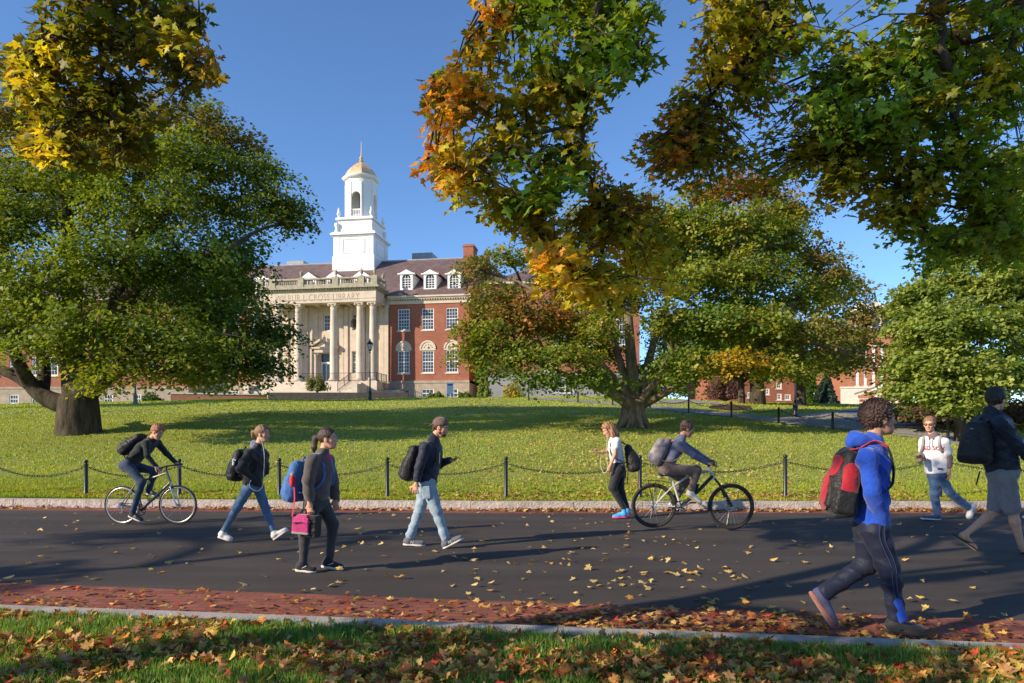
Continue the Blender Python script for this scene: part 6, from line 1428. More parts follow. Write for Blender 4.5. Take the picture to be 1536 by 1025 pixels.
def backpack(label,c,up,back,lat,H,W,D,mats,group='backpacks carried by the students',pocket=True,straps=None,taper=.12,seed=3,extra=None,h=.011,strapm=None,name='backpack',pm=None):
    """c centre; H,W,D half extents"""
    u=nrm(up); b=nrm(np.array(back)-u*np.dot(back,u)); l=np.cross(u,b); c=np.array(c,float); R=empty(name,tuple(c-u*H)); tag(R,label,'backpack',group)
    LAST['pack']=R
    A=np.array([b,l,u]); B=Fld(); c=c-b*.02; B.rbox(c,A,[D*.95,W,H],min(D,W)*.93,.03,taper=taper+.06); B.ell(c+b*D*.3-u*H*.25,A,[D*1.05,W*.9,H*.72],.06)
    o=sdfobj('pack_body',B,h,mats[0],R,disp=folds(.005,seed)); LAST['B']=B
    if pocket:
        Q=Fld(); Q.rbox(c+b*D*.95-u*H*.32,A,[D*.42,W*.72,H*.48],D*.36,.03,taper=.1); sdfobj('front_pocket',Q,h,mats[1],R,disp=folds(.003,seed+1))
    z=MB(); 
    z.tube(smooth([Vector(c+u*H*(.98)*math.cos(t)+l*W*.93*math.sin(t)*1.0+b*D*.15+u*0) for t in np.linspace(-1.9,1.9,9)],3),.004,5); z.build('zip',METAL if mats[0] is not FB['packblack'] else FB['solek'],None); rel(COL.objects[z_last()],R)
    hl=MB(); hl.tube(smooth([Vector(c+u*H*.96-b*D*.5+l*.03),Vector(c+u*(H+.045)-b*D*.5),Vector(c+u*H*.96-b*D*.5-l*.03)],4),.008,6); rel(hl.build('handle',strapm or mats[0]),R)
    if straps:
        for st in straps:
            sm=MB(); strap(sm,st); rel(sm.build('strap',strapm or mats[0]),R)
    if extra: extra(R,c,A,H,W,D)
    return R
LAST={}
def z_last(): return COL.objects[-1].name
def sideset(p,th=.35):
    """strap path helper along the near side of the chest"""
def strap_path(per,q,c,u,H,D,fw,r=.085,front=.115):
    """from the top of the pack over shoulder q, down the chest front, under the arm, back to the pack bottom"""
    j=per.j; sz=per.s; sgn=-1 if q=='N' else 1; L=per.lat*(.10*sgn*sz) if np.dot(per.lat,j['sF']-j['sN'])>0 else -per.lat*(.10*sgn*sz); sp=per.spine
    neck=j['neck']; top=neck-sp*.075*sz+L
    a=c+u*H*.8-fw*D*.2+L*.5
    return [a,top-fw*r*.9+sp*.01,top+sp*(.045*sz),top+fw*(front*.75*sz)-sp*.04,top+fw*(front*1.0*sz)-sp*.16,top+fw*(front*.85*sz)-sp*.27+L*.35,top-fw*.02-sp*.34+L*.75,c-u*H*.6+L*.8]
def earphones(label,ear,pts,who):
    mb=MB(); mb.tube(smooth(pts,6),.0027,5); mb.lathe([(.0,-.008),(.009,0),(.0,.008)],tuple(ear),8); o=mb.build('earphones',WIRE); tag(o,label,'earphones')
def grip_hand(dirn): pass

def people():
    V=np.array; X=V([1.,0,0]); Yv=V([0,1.,0]); Z=V([0,0,1.])
    # ---- 1 cyclist left
    Y=11.5; lat=nrm([.27,.96,0]); fw=nrm([.96,-.27,0])
    p=Person('ginger haired cyclist in black sweater and dark jeans riding at far left',Y,(213,787),lat,fw,.97,SK,head=(236,648.5,-.05),neck=(227.5,661,-.02),pel=(193,697,0),sN=(219,665,-.2),eN=(221,684.5,-.27),wN=(234,699.5,-.24),sF=(237,664.5,.16),eF=(249.5,680,.24),wF=(263.5,694.5,.26),
      hN=(192,700,-.09),kN=(213,724,-.14),aN=(199.5,766,-.13),hF=(199,699,.09),kF=(232,707,.12),aF=(223,736,.12),heelN=(192,775,-.13),toeN=(213.5,784,-.13),heelF=(217.5,741,.12),toeF=(238.5,747,.12))
    p.body((.93,-.25,-.42),(.3,0,1),hands=[('N',(.8,-.05,-.5),(.0,.3,-1),dict(curl=.75,side=-1)),('F',(.8,-.1,-.45),(-.1,-.1,-1),dict(curl=.75,side=1))])
    p.hair(HR['ginger'],'short',th=.016,amp=.004); p.top(FB['blackk'],r_sh=.062,r_el=.046,r_wr=.037,chest=.115,waist=.10,name='sweater'); p.bottom(FB['jeansd'],r=(.09,.066,.055,.05))
    for q in 'NF': shoe(p.R,p.j['a'+q],p.j['heel'+q],p.j['toe'+q],.95,FB['shoeb'],FB['sole'],up=Z,logo=[[(.4,.04),(.46,.08)],[(.48,.04),(.54,.075)]])
    u=nrm(p.j['neck']-p.j['pel']); bk=nrm(np.cross(u,p.lat)); bk=bk if bk[0]<0 else -bk
    c=V(P(198.5,664.5,Y)); up=nrm(V(P(218,648,Y))-V(P(183,678,Y)))
    backpack('black backpack on the ginger cyclist',c,up,(-.6,0,.7),lat,.24,.15,.085,[FB['packblack'],FB['packblack']],straps=[strap_path(p,q,c,up,.24,.08,fw) for q in 'NF'])
    bike1(Y,p)
    # ---- 2 woman in black jacket
    Y=9.67; lat=nrm([.3,.95,0]); fw=nrm([.95,-.3,0])
    p=Person('ponytailed woman in black jacket and blue jeans striding behind the fleece woman',Y,(380,812),lat,fw,.95,SK,head=(394,651.5,0),neck=(387.5,671,0),pel=(379,724,0),sN=(374,681,-.17),eN=(361.5,703.5,-.24),wN=(376,715,-.13),sF=(395,681.5,.13),eF=(397,705,.18),wF=(391,716,.12),
      hN=(373.5,731,-.09),kN=(355,762.5,-.12),aN=(335.5,797,-.12),hF=(387,731,.08),kF=(398.5,764,.08),aF=(410.5,797,.08),heelN=(326.5,806.5,-.12),toeN=(347.5,812.5,-.12),heelF=(410.5,811.5,.08),toeF=(433,796,.08))
    p.body((.98,-.18,.02),hands=[('N',(.45,.85,-.35),(0,1,0),dict(curl=.3,side=1)),('F',(-.3,0,-.9),(0,-1,0),dict(curl=.3,side=1))])
    p.hair(HR['lbrown'],'tail',th=.010,amp=.0025,freq=60,extra=[('c',(-.10,0,.03),(-.145,0,.035),.022,.034),('c',(-.15,0,.03),(-.165,0,-.05),.036,.018)])
    p.top(FB['jacket'],r_sh=.078,r_el=.070,r_wr=.052,chest=.135,waist=.136,hem=p.j['pel']-Z*.01,ratio=1.3,amp=.008)
    p.bottom(FB['jeans'],r=(.088,.062,.053,.042),hip=.108)
    hd=Fld(); hd.cone(p.j['neck']-fw*.05-Z*.0+Yv*.0,p.j['neck']-fw*.075+Z*.05,.065,.05,.03,lat,1.2); hd.cone(p.j['neck']+fw*.05-Z*.03,p.j['neck']-fw*.02+Z*.03,.04,.05,.03); sdfobj('hood',hd,.009,FB['purple'],p.R,disp=folds(.004,3))
    for q in 'NF': shoe(p.R,p.j['a'+q],p.j['heel'+q],p.j['toe'+q],.9,FB['shoew'],FB['sole'])
    c=V(P(356.5,697,Y+.03)); 
    backpack('black backpack with a white tag on the woman in jeans',c,nrm([.22,0,1]),(-1,.2,0),lat,.23,.15,.085,[FB['packblack'],FB['packblack']],straps=[strap_path(p,q,c,Z,.23,.08,fw) for q in 'NF'])
    t=MB()
    for a in range(4): aa=a*1.57+.5; t.tube([P(350,689,Y-.14),P(350+4*math.cos(aa),689+3.5*math.sin(aa),Y-.15)],.006,4)
    t.tube([P(351,691,Y-.13),P(350,698,Y-.13)],.016,6); q=t.build('bag_tag',M['white']); tag(q,'white and green bag tag hanging from the black backpack','bag tag')
    t=MB(); t.tube([P(349,717,Y-.1),P(340,731,Y-.12)],.006,5,flat=(0,1,0)); t.tube([P(356,718,Y-.05),P(346,741,Y-.08)],.009,5,flat=(0,1,0)); rel(t.build('strap',FB['packblack']),LAST['pack'])
    earphones('white earphone wire looping below the black jacket',p.hp(.0,-.085,-.01),[Vector(p.hp(.0,-.09,-.01)),P(395,672,Y-.14),P(396.5,690,Y-.2),P(395,716,Y-.2),P(393.5,730,Y-.2),P(386,737,Y-.2),P(376,732,Y-.19),P(374,726,Y-.19),P(377,720,Y-.2)],p)
    # ---- 3 woman with lunch bag
    Y=7.57; lat=nrm([.3,.95,0]); fw=nrm([.95,-.3,0])
    p=Person('woman in grey brown fleece and charcoal leggings with blue backpack',Y,(477,857),lat,fw,.93,SK,head=(492,659,0),neck=(484.5,681,0),pel=(475,749,0),sN=(468.5,691,-.16),eN=(462,723,-.21),wN=(464.5,757,-.21),sF=(492,691.5,.14),eF=(500,723,.19),wF=(503,750,.19),
      hN=(467.5,757,-.085),kN=(457,801,-.09),aN=(455,842,-.09),hF=(483,756,.085),kF=(499,787,.09),aF=(495,834,.09),heelN=(443,857,-.09),toeN=(474,859.5,-.09),heelF=(481.5,851,.09),toeF=(515,855.5,.09))
    p.body((.99,-.08,.06),hands=[('N',(.1,-.02,-1),(.1,.7,0),dict(curl=.9,side=-1)),('F',(.1,0,-1),(0,-1,0),dict(curl=.5,side=1))])
    p.hair(HR['dbrown'],'tail',th=.010,amp=.002,freq=60,extra=[('c',(-.09,0,.03),(-.145,0,.03),.024,.036),('c',(-.15,0,.02),(-.175,0,-.09),.038,.03),('c',(-.175,0,-.09),(-.185,0,-.16),.03,.008)])
    gl=MB(); 
    for q in(-1,1): gl.torus(tuple(p.hp(.098,q*.034,.004)),.021*p.hs,.0022,tuple(p.A[0]),20,4)
    gl.tube([Vector(p.hp(.1,-.013,.006)),Vector(p.hp(.1,.013,.006))],.002,4)
    for q in(-1,1): gl.tube([Vector(p.hp(.095,q*.055,.006)),Vector(p.hp(.0,q*.083,.008))],.0022,4)
    rel(gl.build('glasses',METAL),p.R)
    p.top(FB['fleece'],r_sh=.078,r_el=.068,r_wr=.058,chest=.135,waist=.128,hem=p.j['pel']+Z*.03,ratio=1.28,amp=.006,name='fleece_pullover')
    ps=Fld(); ps.cone(p.j['neck']+fw*.06-Z*.03,p.j['neck']+fw*.085-Z*.08,.034,.02,.02,lat,1.3); sdfobj('undershirt',ps,.008,FB['pink'],p.R)
    p.bottom(FB['legg'],r=(.098,.070,.060,.048),hip=.122,name='leggings',amp=.002)
    for q in 'NF': shoe(p.R,p.j['a'+q],p.j['heel'+q],p.j['toe'+q],.95,FB['shoeb'],FB['sole'],logo=LOGO_S,up=Z)
    c=V(P(443.5,721,Y+.02))
    backpack('bright blue backpack on the woman with the pink lunch bag',c,nrm([.16,0,1]),(-1,.25,0),lat,.235,.16,.09,[FB['packblue'],FB['packblue']],straps=[strap_path(p,q,c,Z,.235,.08,fw,front=.125) for q in 'NF'],h=.009)
    b=MB(); bc=P(438.5,722,Y-.17); b.lathe([(.0,-.05),(.03,-.048),(.032,-.02),(.032,.035),(.018,.055),(.016,.07)],bc,12); o=b.build('water_bottle',FB['red']); MB().lathe([(.0175,.06),(.019,.085),(.012,.09)],bc,10).build('bottle_cap',FB['gum'],o); tag(o,'red drinking bottle in the side of the blue backpack','water bottle')
    b=MB(); b.tube(smooth([P(441,729,Y-.17),P(441.5,755,Y-.18),P(438,775,Y-.18)],4),.014,6,flat=(.7,-.7,0)); o=b.build('lanyard',FB['red']); tag(o,'red lanyard dangling from the blue backpack','lanyard')
    # lunch bag
    R=empty('lunch_bag',P(459,803,Y-.2)); tag(R,'pink and black lunch bag held low by the fleece woman','lunch bag')
    A=V([nrm([.97,-.12,-.06]),nrm([.12,.98,0]),nrm([.07,0,1])]); A[1]=nrm(np.cross(A[2],A[0])); sc=Y/F
    fb=Fld(); fb.rbox(V(P(467,789,Y-.2)),A,[.085,.08,.118],.012,.01,taper=.0); fb.plane(V(P(452,776,Y-.2)),[-.6,0,.85],.01); sdfobj('bag_body',fb,.008,FB['packblack'],R)
    pf=Fld(); pf.rbox(V(P(452.5,788.5,Y-.25)),A,[.093,.045,.088],.012,.01); sdfobj('front_panel',pf,.007,FB['pink'],R)
    lf=Fld(); lf.rbox(V(P(455.2,778,Y-.235)),A,[.075,.06,.046],.012,.01,taper=.22); sdfobj('lid_panel',lf,.007,FB['pink'],R)
    tr=Fld(); tr.rbox(V(P(452,799.5,Y-.255)),A,[.094,.044,.014],.008,.01); sdfobj('base_band',tr,.006,FB['grey'],R)
    z=MB(); z.tube([P(440,784.5,Y-.30),P(465.5,783.5,Y-.305)],.006,5); rel(z.build('zip',FB['solek']),R)
    z=MB(); z.tube(smooth([P(449,775,Y-.22),P(453,766,Y-.21),P(464,764,Y-.2),P(470,768,Y-.19),P(471,777,Y-.18)],4),.009,6); rel(z.build('handle',FB['packblack']),R)
    z=MB(); z.lathe([(0,-.003),(.008,0),(0,.003)],P(455,778,Y-.3),10); rel(z.build('badge',FB['sole']),R)
    # ---- 4 man with cap
    Y=9.16; lat=nrm([.2,.98,0]); fw=nrm([.98,-.2,0])
    p=Person('bearded man in backwards cap, navy jacket and pale jeans looking at his phone',Y,(645,822),lat,fw,1.0,SK,head=(661,642,0),neck=(650.5,659,0),pel=(641.5,719,0),sN=(638,671,-.17),eN=(629.5,700,-.22),wN=(624.5,726,-.2),sF=(655,671,.15),eF=(658,697,.2),wF=(672.5,691,.16),
      hN=(643,727,-.085),kN=(655,766,-.09),aN=(667.5,806,-.09),hF=(638,727,.085),kF=(630,765,.1),aF=(615.5,803,.1),heelN=(665,824.5,-.09),toeN=(695.5,808.5,-.09),heelF=(604.5,818,.1),toeF=(637.5,819.5,.1))
    p.body((.95,-.15,-.25),(.25,0,1),hands=[('N',(-.12,0,-1),(.15,.8,0),dict(curl=.35,side=-1,thumb=.4)),('F',(.95,-.1,.05),(-.05,-.2,1),dict(curl=.55,side=1))])
    p.hair(HR['brown'],'short',th=.008)
    bd=Fld(); A=p.A; bd.ell(p.hp(.055,0,-.082),A,V([.045,.052,.032])*p.hs,.01); bd.ell(p.hp(.02,0,-.06),A,V([.04,.066,.04])*p.hs,.01); bd.ell(p.hp(.11,0,-.05),A,V([.028,.03,.022])*p.hs,.01,sub=True); sdfobj('beard',bd,.005,HR['brown'],p.R,disp=folds(.002,8,90,90))
    cp=Fld(); cp.ell(p.hp(-.014,0,.052),A,V([.110,.090,.095])*p.hs,.01); cp.plane(p.hp(0,0,.034),-A[2]+A[0]*.25,.004); cp.cone(p.hp(-.10,0,.02),p.hp(-.155,0,-.012),.012,.008,.012,A[1],6.0); sdfobj('cap',cp,.006,FB['cap'],p.R)
    p.top(FB['navy'],r_sh=.074,r_el=.062,r_wr=.050,chest=.135,waist=.130,hem=p.j['pel']-Z*.01,ratio=1.3,amp=.006)
    p.bottom(FB['jeansl'],r=(.098,.074,.066,.064),hip=.115,amp=.007)
    pk=Fld(); pk.rbox(p.j['hN']+V([-.02,-.092,-.10]),V([nrm([1,0,.1]),Yv,nrm([-.1,0,1])]),[.055,.014,.085],.012,.01); sdfobj('pocket',pk,.007,FB['jeansl'],p.R)
    for q in 'NF': shoe(p.R,p.j['a'+q],p.j['heel'+q],p.j['toe'+q],1.0,FB['shoeg'],FB['sole'],logo=LOGO_N,up=(nrm(V([-.45,0,.9])) if q=='N' else Z))
    c=V(P(615.5,694,Y+.05))
    backpack('black and grey backpack on the man in the cap',c,nrm([.28,0,1]),(-1,.2,.3),lat,.25,.15,.085,[FB['packblack'],FB['packblack']],straps=[strap_path(p,q,c,Z,.25,.08,fw) for q in 'NF'],strapm=FB['packblack'],
      extra=lambda R,c,A,H,W,D:[rel(MB().tube([Vector(c+A[2]*H*a+A[0]*D*1.05-A[1]*W*.6*sg),Vector(c+A[2]*H*(a-.25)+A[0]*D*1.2+A[1]*W*.6*sg)],.011,5,flat=(0,1,0)).build('reflective_strip',FB['grey']),R) for a,sg in ((.7,1),(.1,1),(-.4,1))])
    b=MB(); b.tube([Vector(p.j['neck']+fw*.13-lat*.13-Z*.16),Vector(p.j['neck']+fw*.13-lat*.16-Z*.32)],.009,5,flat=(0,1,0)); rel(b.build('strap',FB['grey']),LAST['pack'])
    ph=Fld(); A=V([nrm([.9,-.1,.25]),nrm([.1,1,0]),nrm([-.25,0,1])]); ph.rbox(V(P(682,688,Y+.15)),A,[.06,.034,.005],.004,.003); 
    o=sdfobj('phone',ph,.004,M['black'],empty('phone_holder_tmp',(0,0,0))); tmp=o.parent; o.parent=None; o.location=(0,0,0); bpy.data.objects.remove(tmp); tag(o,'dark phone in the raised hand of the man in the cap','phone')
    # ---- 5 woman in white
    Y=12.3; lat=V([0,1,0]); fw=V([-1.,0,0])
    p=Person('woman in white t-shirt and black leggings looking at a phone',Y,(932,779),lat,fw,.98,SK,head=(912,645,0),neck=(920.5,656,0),pel=(927,702,0),sN=(925,662,-.16),eN=(922,683,-.19),wN=(915,700,-.2),sF=(920,662,.15),eF=(913,677,.2),wF=(902,678.5,.12),
      hN=(926,706,-.08),kN=(918.5,732,-.09),aN=(935.5,763,-.09),hF=(930,706,.08),kF=(930,731,.08),aF=(940.5,761,.08),heelN=(941.5,777,-.09),toeN=(918.5,777.5,-.09),heelF=(946.5,773,.08),toeF=(925,775,.08))
    p.body((-.85,-.15,-.5),(-.3,0,1),hands=[('N',(-.25,0,-1),(-.2,.8,0),dict(curl=.4,side=1)),('F',(-.95,0,.1),(.05,-.3,1),dict(curl=.5,side=-1))])
    p.hair(HR['blond'],'long',th=.014,amp=.006,freq=50,extra=[('c',(-.07,0,0),(-.075,0,-.12),.075,.075,1.2),('c',(-.05,-.065,-.02),(.0,-.09,-.13),.04,.05),('c',(-.05,.065,-.02),(.0,.09,-.13),.04,.05),('c',(.0,-.09,-.12),(.04,-.075,-.2),.045,.02),('c',(-.075,0,-.12),(-.1,0,-.2),.07,.03,1.3)])
    p.top(FB['white'],r_sh=.068,r_el=.066,chest=.128,waist=.125,hem=p.j['pel']+Z*.05,ratio=1.25,amp=.005,short=.42,name='t_shirt',collar=False)
    p.bottom(FB['leg2'],r=(.104,.074,.062,.045),hip=.135,name='leggings',amp=.002)
    for q in 'NF': shoe(p.R,p.j['a'+q],p.j['heel'+q],p.j['toe'+q],.95,FB['shoec'],FB['solep'],up=Z)
    c=V(P(948,686,Y+.02))
    backpack('slouchy black backpack on the woman in white',c,nrm([-.3,0,1]),(1,-.1,.1),lat,.26,.15,.10,[FB['packblack'],FB['packblack']],taper=.3,straps=[strap_path(p,q,c,nrm([-.3,0,1]),.26,.08,fw) for q in 'NF'])
    b=MB(); b.tube([P(942,706,Y-.05),P(941,726,Y-.05)],.008,5,flat=(1,0,0)); b.tube([P(939,706,Y),P(938,718,Y)],.008,5,flat=(1,0,0)); rel(b.build('strap',FB['packblack']),LAST['pack'])
    ph=Fld(); A=V([nrm([-.9,0,.35]),nrm([0,1,0]),nrm([.35,0,.9])]); ph.rbox(V(P(894.5,676.5,Y+.12)),A,[.07,.036,.006],.004,.003)
    E=empty('tmp'); o=sdfobj('phone',ph,.0045,FB['pink'],E); o.parent=None; o.location=(0,0,0); bpy.data.objects.remove(E); tag(o,'pinkish phone held out by the woman in white','phone')
    earphones('white wire hanging from the phone of the woman in white',P(911,655,Y-.09),[P(911,655,Y-.1),P(910,672,Y-.13),P(911,700,Y-.12),P(909,709,Y-.1),P(904,708,Y),P(901,698,Y+.1),P(901.5,683,Y+.12)],p)
    # ---- 6 cyclist right
    Y=10.7; lat=nrm([.05,1,0]); fw=nrm([1,-.05,0])
    p=Person('cyclist in slate blue top and brown trousers on the grey mountain bike',Y,(1020,792),lat,fw,.98,SK2,head=(1031,644,0),neck=(1022,658.5,0),pel=(999,699,0),sN=(1019,667,-.17),eN=(1041.5,684,-.22),wN=(1060.5,694,-.22),sF=(1023,666,.16),eF=(1045,680,.22),wF=(1061.5,690,.24),
      hN=(1002,704,-.09),kN=(1045,706,-.11),aN=(1037,736,-.11),hF=(1004,704,.09),kF=(1028,722,.11),aF=(1010,754,.11),heelN=(1027,742,-.11),toeN=(1051,758,-.11),heelF=(1002,762,.11),toeF=(1026,768,.11))
    p.body((.95,-.1,-.32),(.3,0,1),hands=[('N',(.85,-.05,-.1),(.1,.2,-1),dict(curl=.85,side=-1)),('F',(.85,-.05,-.1),(.1,-.2,-1),dict(curl=.85,side=1))])
    p.hair(HR['brown'],'short',th=.016,amp=.004)
    p.top(FB['slate'],r_sh=.066,r_el=.050,r_wr=.043,chest=.120,waist=.105,name='sweater',ratio=1.35,amp=.004); p.bottom(FB['brown'],r=(.10,.076,.062,.05),hip=.125,amp=.006)
    for q in 'NF': shoe(p.R,p.j['a'+q],p.j['heel'+q],p.j['toe'+q],.98,FB['shoew'],FB['gum'],up=nrm(V([.5,0,.85])) if q=='N' else Z,logo=None)
    c=V(P(989.5,676,Y)); up=nrm([.62,0,1])
    def ex(R,c,A,H,W,D):
        q=Fld(); q.rbox(c+A[0]*D*1.0+A[2]*H*.15,A,[D*.5,W*.75,H*.62],D*.4,.03,taper=.1); sdfobj('upper_panel',q,.01,FB['packgrey'],R,disp=folds(.003,2))
        rel(MB().tube([Vector(c+A[2]*H*.98-A[1]*.06),Vector(c+A[2]*H*.98+A[1]*.06)],.014,6).build('red_label',FB['red']),R)
    backpack('light grey canvas backpack on the slate blue cyclist',c,up,(-1,0,.5),lat,.23,.15,.085,[FB['packgrey2'],FB['packgrey2']],straps=[strap_path(p,q,c,up,.23,.08,fw) for q in 'NF'],extra=ex)
    bike2(Y,p)
    # ---- 7 man in blue
    Y=5.15; lat=nrm([.18,.98,0]); fw=nrm([.98,-.18,0])
    p=Person('curly haired young man in royal blue hoodie and navy track trousers in the right foreground',Y,(1340,950),lat,fw,1.0,SK2,head=(1320,629,0),neck=(1308,663,0),pel=(1307,783,0),sN=(1300,687,-.17),eN=(1309,738,-.21),wN=(1324,783,-.13),sF=(1312,687,.16),eF=(1320,738,.22),wF=(1319,784,.11),
      hN=(1313,797,-.085),kN=(1333,855,-.09),aN=(1345,925,-.09),hF=(1301,795,.085),kF=(1301,846,.10),aF=(1238,888,.11),heelN=(1327,948,-.09),toeN=(1388,953,-.09),heelF=(1213,889,.12),toeF=(1249,943,.12))
    p.body((.99,-.06,.06),hands=[('N',(-.45,.7,-.6),(0,1,0),dict(curl=.3,side=-1)),('F',(-.45,-.6,-.6),(0,-1,0),dict(curl=.3,side=1))],h=.009)
    p.hair(HR['dbrown'],'curly',th=.021,amp=.008,freq=75,extra=[('c',(.01,0,.115),(-.06,0,.11),.035,.04,1.4),('c',(.035,0,.105),(.045,0,.10),.026,.022,1.8)])
    p.top(FB['blue'],r_sh=.068,r_el=.058,r_wr=.048,chest=.118,waist=.112,hem=p.j['pel']+Z*.005,ratio=1.35,amp=.007,h=.008,name='hoodie',hemr=.112)
    hd=Fld(); sc=Y/F; n=p.j['neck']; hd.cone(n-fw*.09+Z*.01,n-fw*.115+Z*.035,.058,.05,.04,lat,1.5); hd.cone(n-fw*.12+Z*.03,n-fw*.15-Z*.01,.045,.04,.03,lat,1.3)
    for sg in(-1,1): hd.cone(n-fw*.08+lat*.06*sg+Z*.03,n+fw*.07+lat*.055*sg-Z*.05,.038,.024,.03)
    hd.cone(n-fw*.04+Z*.10,n-fw*.02+Z*.02,.048,.052,.02,sub=True) if False else None
    sdfobj('hood',hd,.007,FB['blue'],p.R,disp=folds(.005,9))
    p.bottom(FB['track'],r=(.102,.076,.068,.062),hip=.116,amp=.006,h=.008,name='track_trousers')
    # blue piping and shin panel
    for off in (0,-.035):
        b=MB(); b.tube(smooth([Vector(p.j['hN']+V([off+.01,-.108,.06])),Vector(p.j['hN']+V([.015+off,-.106,-.05])),Vector(p.j['kN']+V([.005+off,-.082,.05])),Vector(p.j['kN']+(p.j['aN']-p.j['kN'])*.3+V([off*.8,-.0795,0])),Vector(p.j['kN']+(p.j['aN']-p.j['kN'])*.6+V([off*.7,-.075,0]))],4),.0022,5); rel(b.build('piping',FB['dblue']),p.R)
    b=Fld(); a0=p.j['kN']+(p.j['aN']-p.j['kN'])*.62; b.cone(a0+V([0,-.035,0]),p.j['aN']+V([0.01,-.033,-.0]),.038,.042,.01); sdfobj('shin_panel',b,.007,FB['blue'],p.R,disp=folds(.004,4))
    shoe(p.R,p.j['aN'],p.j['heelN'],p.j['toeN'],1.05,FB['shoeb'],FB['solek'],up=Z); shoe(p.R,p.j['aF'],p.j['heelF'],p.j['toeF'],1.05,FB['shoen'],FB['soler'],up=nrm(V([.85,0,.5])))
    c=V(P(1262,722,Y+.02)); up=nrm([.16,0,1])
    def ex7(R,c,A,H,W,D):
        Bd=LAST['B']; dsp=folds(.005,3)
        def panel(nm,cc,hh,rad,m,lift=.007,tl=0):
            A2=A if not tl else V([A[0],nrm(A[1]*math.cos(tl)+A[2]*math.sin(tl)),nrm(A[2]*math.cos(tl)-A[1]*math.sin(tl))])
            q=Fld(); q.rbox(cc,A2,hh,rad,.01); bf=q.ops[0][0]; q.ops=[(lambda p:np.maximum(Bd.ev(p)-lift-dsp(p),bf(p)),.0001,False)]
            sdfobj(nm,q,.006,m,R)
        S_=-SG7
        panel('side_panel',c+A[1]*W*.95*S_+A[2]*H*.05-A[0]*D*.05,[.058,.10,.13],.055,FB['dred'])
        panel('upper_panel',c+A[0]*D*1.1+A[2]*H*.40+A[1]*W*.15*S_,[.11,.085,.085],.05,FB['dred'])
        panel('lower_panel',c+A[0]*D*1.75-A[2]*H*.40+A[1]*0,[.075,.10,.14],.06,FB['dred'],.016)
        q=Fld(); q.rbox(c+A[0]*D*.1-A[1]*W*.98*SG7-A[2]*H*.55,A,[.075,.03,.09],.028,.01); sdfobj('mesh_pocket',q,.008,FB['packblack'],R,disp=folds(.005,4))
        bb=MB(); bb.tube([Vector(c-A[0]*D*.3-A[1]*(W+.01)*SG7+A[2]*H*.85),Vector(c-A[0]*D*.65-A[1]*(W+.004)*SG7+A[2]*H*.0),Vector(c-A[0]*D*.6-A[1]*(W+.0)*SG7-A[2]*H*.6)],.006,6); rel(bb.build('seam',FB['solek']),R)
    u_=nrm(up); b_=nrm(V([-1,.2,0])-u_*np.dot([-1,.2,0],u_)); SG7=1 if np.cross(u_,b_)[1]>0 else -1; globals()['SG7']=SG7
    backpack('red and black backpack on the young man in the blue hoodie',c,up,(-1,.2,0),lat,.265,.155,.095,[FB['packblack'],FB['packblack']],straps=None,extra=ex7,h=.009)
    st=MB(); L=lat*.11; n=p.j['neck']; f2=fw
    st.tube(smooth([Vector(c+up*.24-lat*.08),Vector(n-f2*.12-Z*.05-L),Vector(n-f2*.02+Z*.005-L),Vector(n+f2*.07-Z*.035-L)],4),.026,10,flat=(1,0,0)); o=st.build('shoulder_strap',FB['red']); bp=LAST['pack']; rel(o,bp)
    st=MB(); strap(st,[n+f2*.07-Z*.035-L,n+f2*.10-Z*.12-L*1.0,n+f2*.115-Z*.26-L*.9,n+f2*.05-Z*.36-L*1.2,c-up*.2-lat*.12],.018); rel(st.build('strap',FB['packblack']),bp)
    # ---- 8 jersey man
    Y=12.0; fw=nrm([-.72,-.69,0]); lat=nrm([.69,-.72,0])  # lat points from F(right side) ... to the image right
    p=Person('young man in white baseball jersey and sunglasses carrying a dark cup',Y,(1408,780),lat,fw,1.02,SK,head=(1394,637,0),neck=(1399.5,654.5,.0),pel=(1405,709,0),sN=(1416.5,664,-.13),eN=(1424,687,-.13),wN=(1424,709,-.16),sF=(1385.5,662.5,.12),eF=(1384,682.5,.12),wF=(1380.5,690,-.05),
      hN=(1409.5,714,-.04),kN=(1424,738,-.02),aN=(1450,760,.02),hF=(1401.5,714,.06),kF=(1402,741,.02),aF=(1406,770,.06),heelF=(1411,781,.12),toeF=(1382,779,-.1),heelN=(1462,760,.06),toeN=(1453,779.5,0))
    p.body((-.68,-.72,-.08),hands=[('N',(0,-.05,-1),(-.6,.2,0),dict(curl=.5,side=1)),('F',(-.5,-.6,.3),(.4,-.5,.1),dict(curl=.8,side=1))])
    p.hair(HR['lbrown'],'short',th=.014)
    sg=Fld(); 
    for q in(-1,1): sg.ell(p.hp(.096,q*.032,.004),p.A,V([.006,.028,.017])*p.hs,.004)
    sg.cone(p.hp(.1,-.02,.01),p.hp(.1,.02,.01),.004,.004,.004)
    for q in(-1,1): sg.cone(p.hp(.09,q*.06,.01),p.hp(.0,q*.083,.01),.004,.004,.004)
    sdfobj('sunglasses',sg,.004,M['black'],p.R)
    p.top(FB['taupe'],r_sh=.055,r_el=.052,r_wr=.044,chest=.105,waist=.10,hem=p.j['pel']+Z*.1,name='undershirt')
    p.top(FB['white'],r_sh=.078,r_el=.076,chest=.125,waist=.128,hem=p.j['pel']+Z*.02,ratio=1.42,amp=.004,short=.62,name='jersey',collar=False)
    hd=Fld(); n=p.j['neck']; hd.cone(n-fw*.08+Z*.01,n-fw*.09+Z*.03,.05,.04,.03,lat,1.5)
    for s_ in(-1,1): hd.cone(n-fw*.06+lat*.055*s_+Z*.03,n+fw*.085+lat*.03*s_-Z*.05,.032,.018,.03)
    sdfobj('hood',hd,.008,FB['fleece'],p.R)
    p.bottom(FB['jean3'],r=(.092,.072,.064,.066),hip=.112,amp=.006)
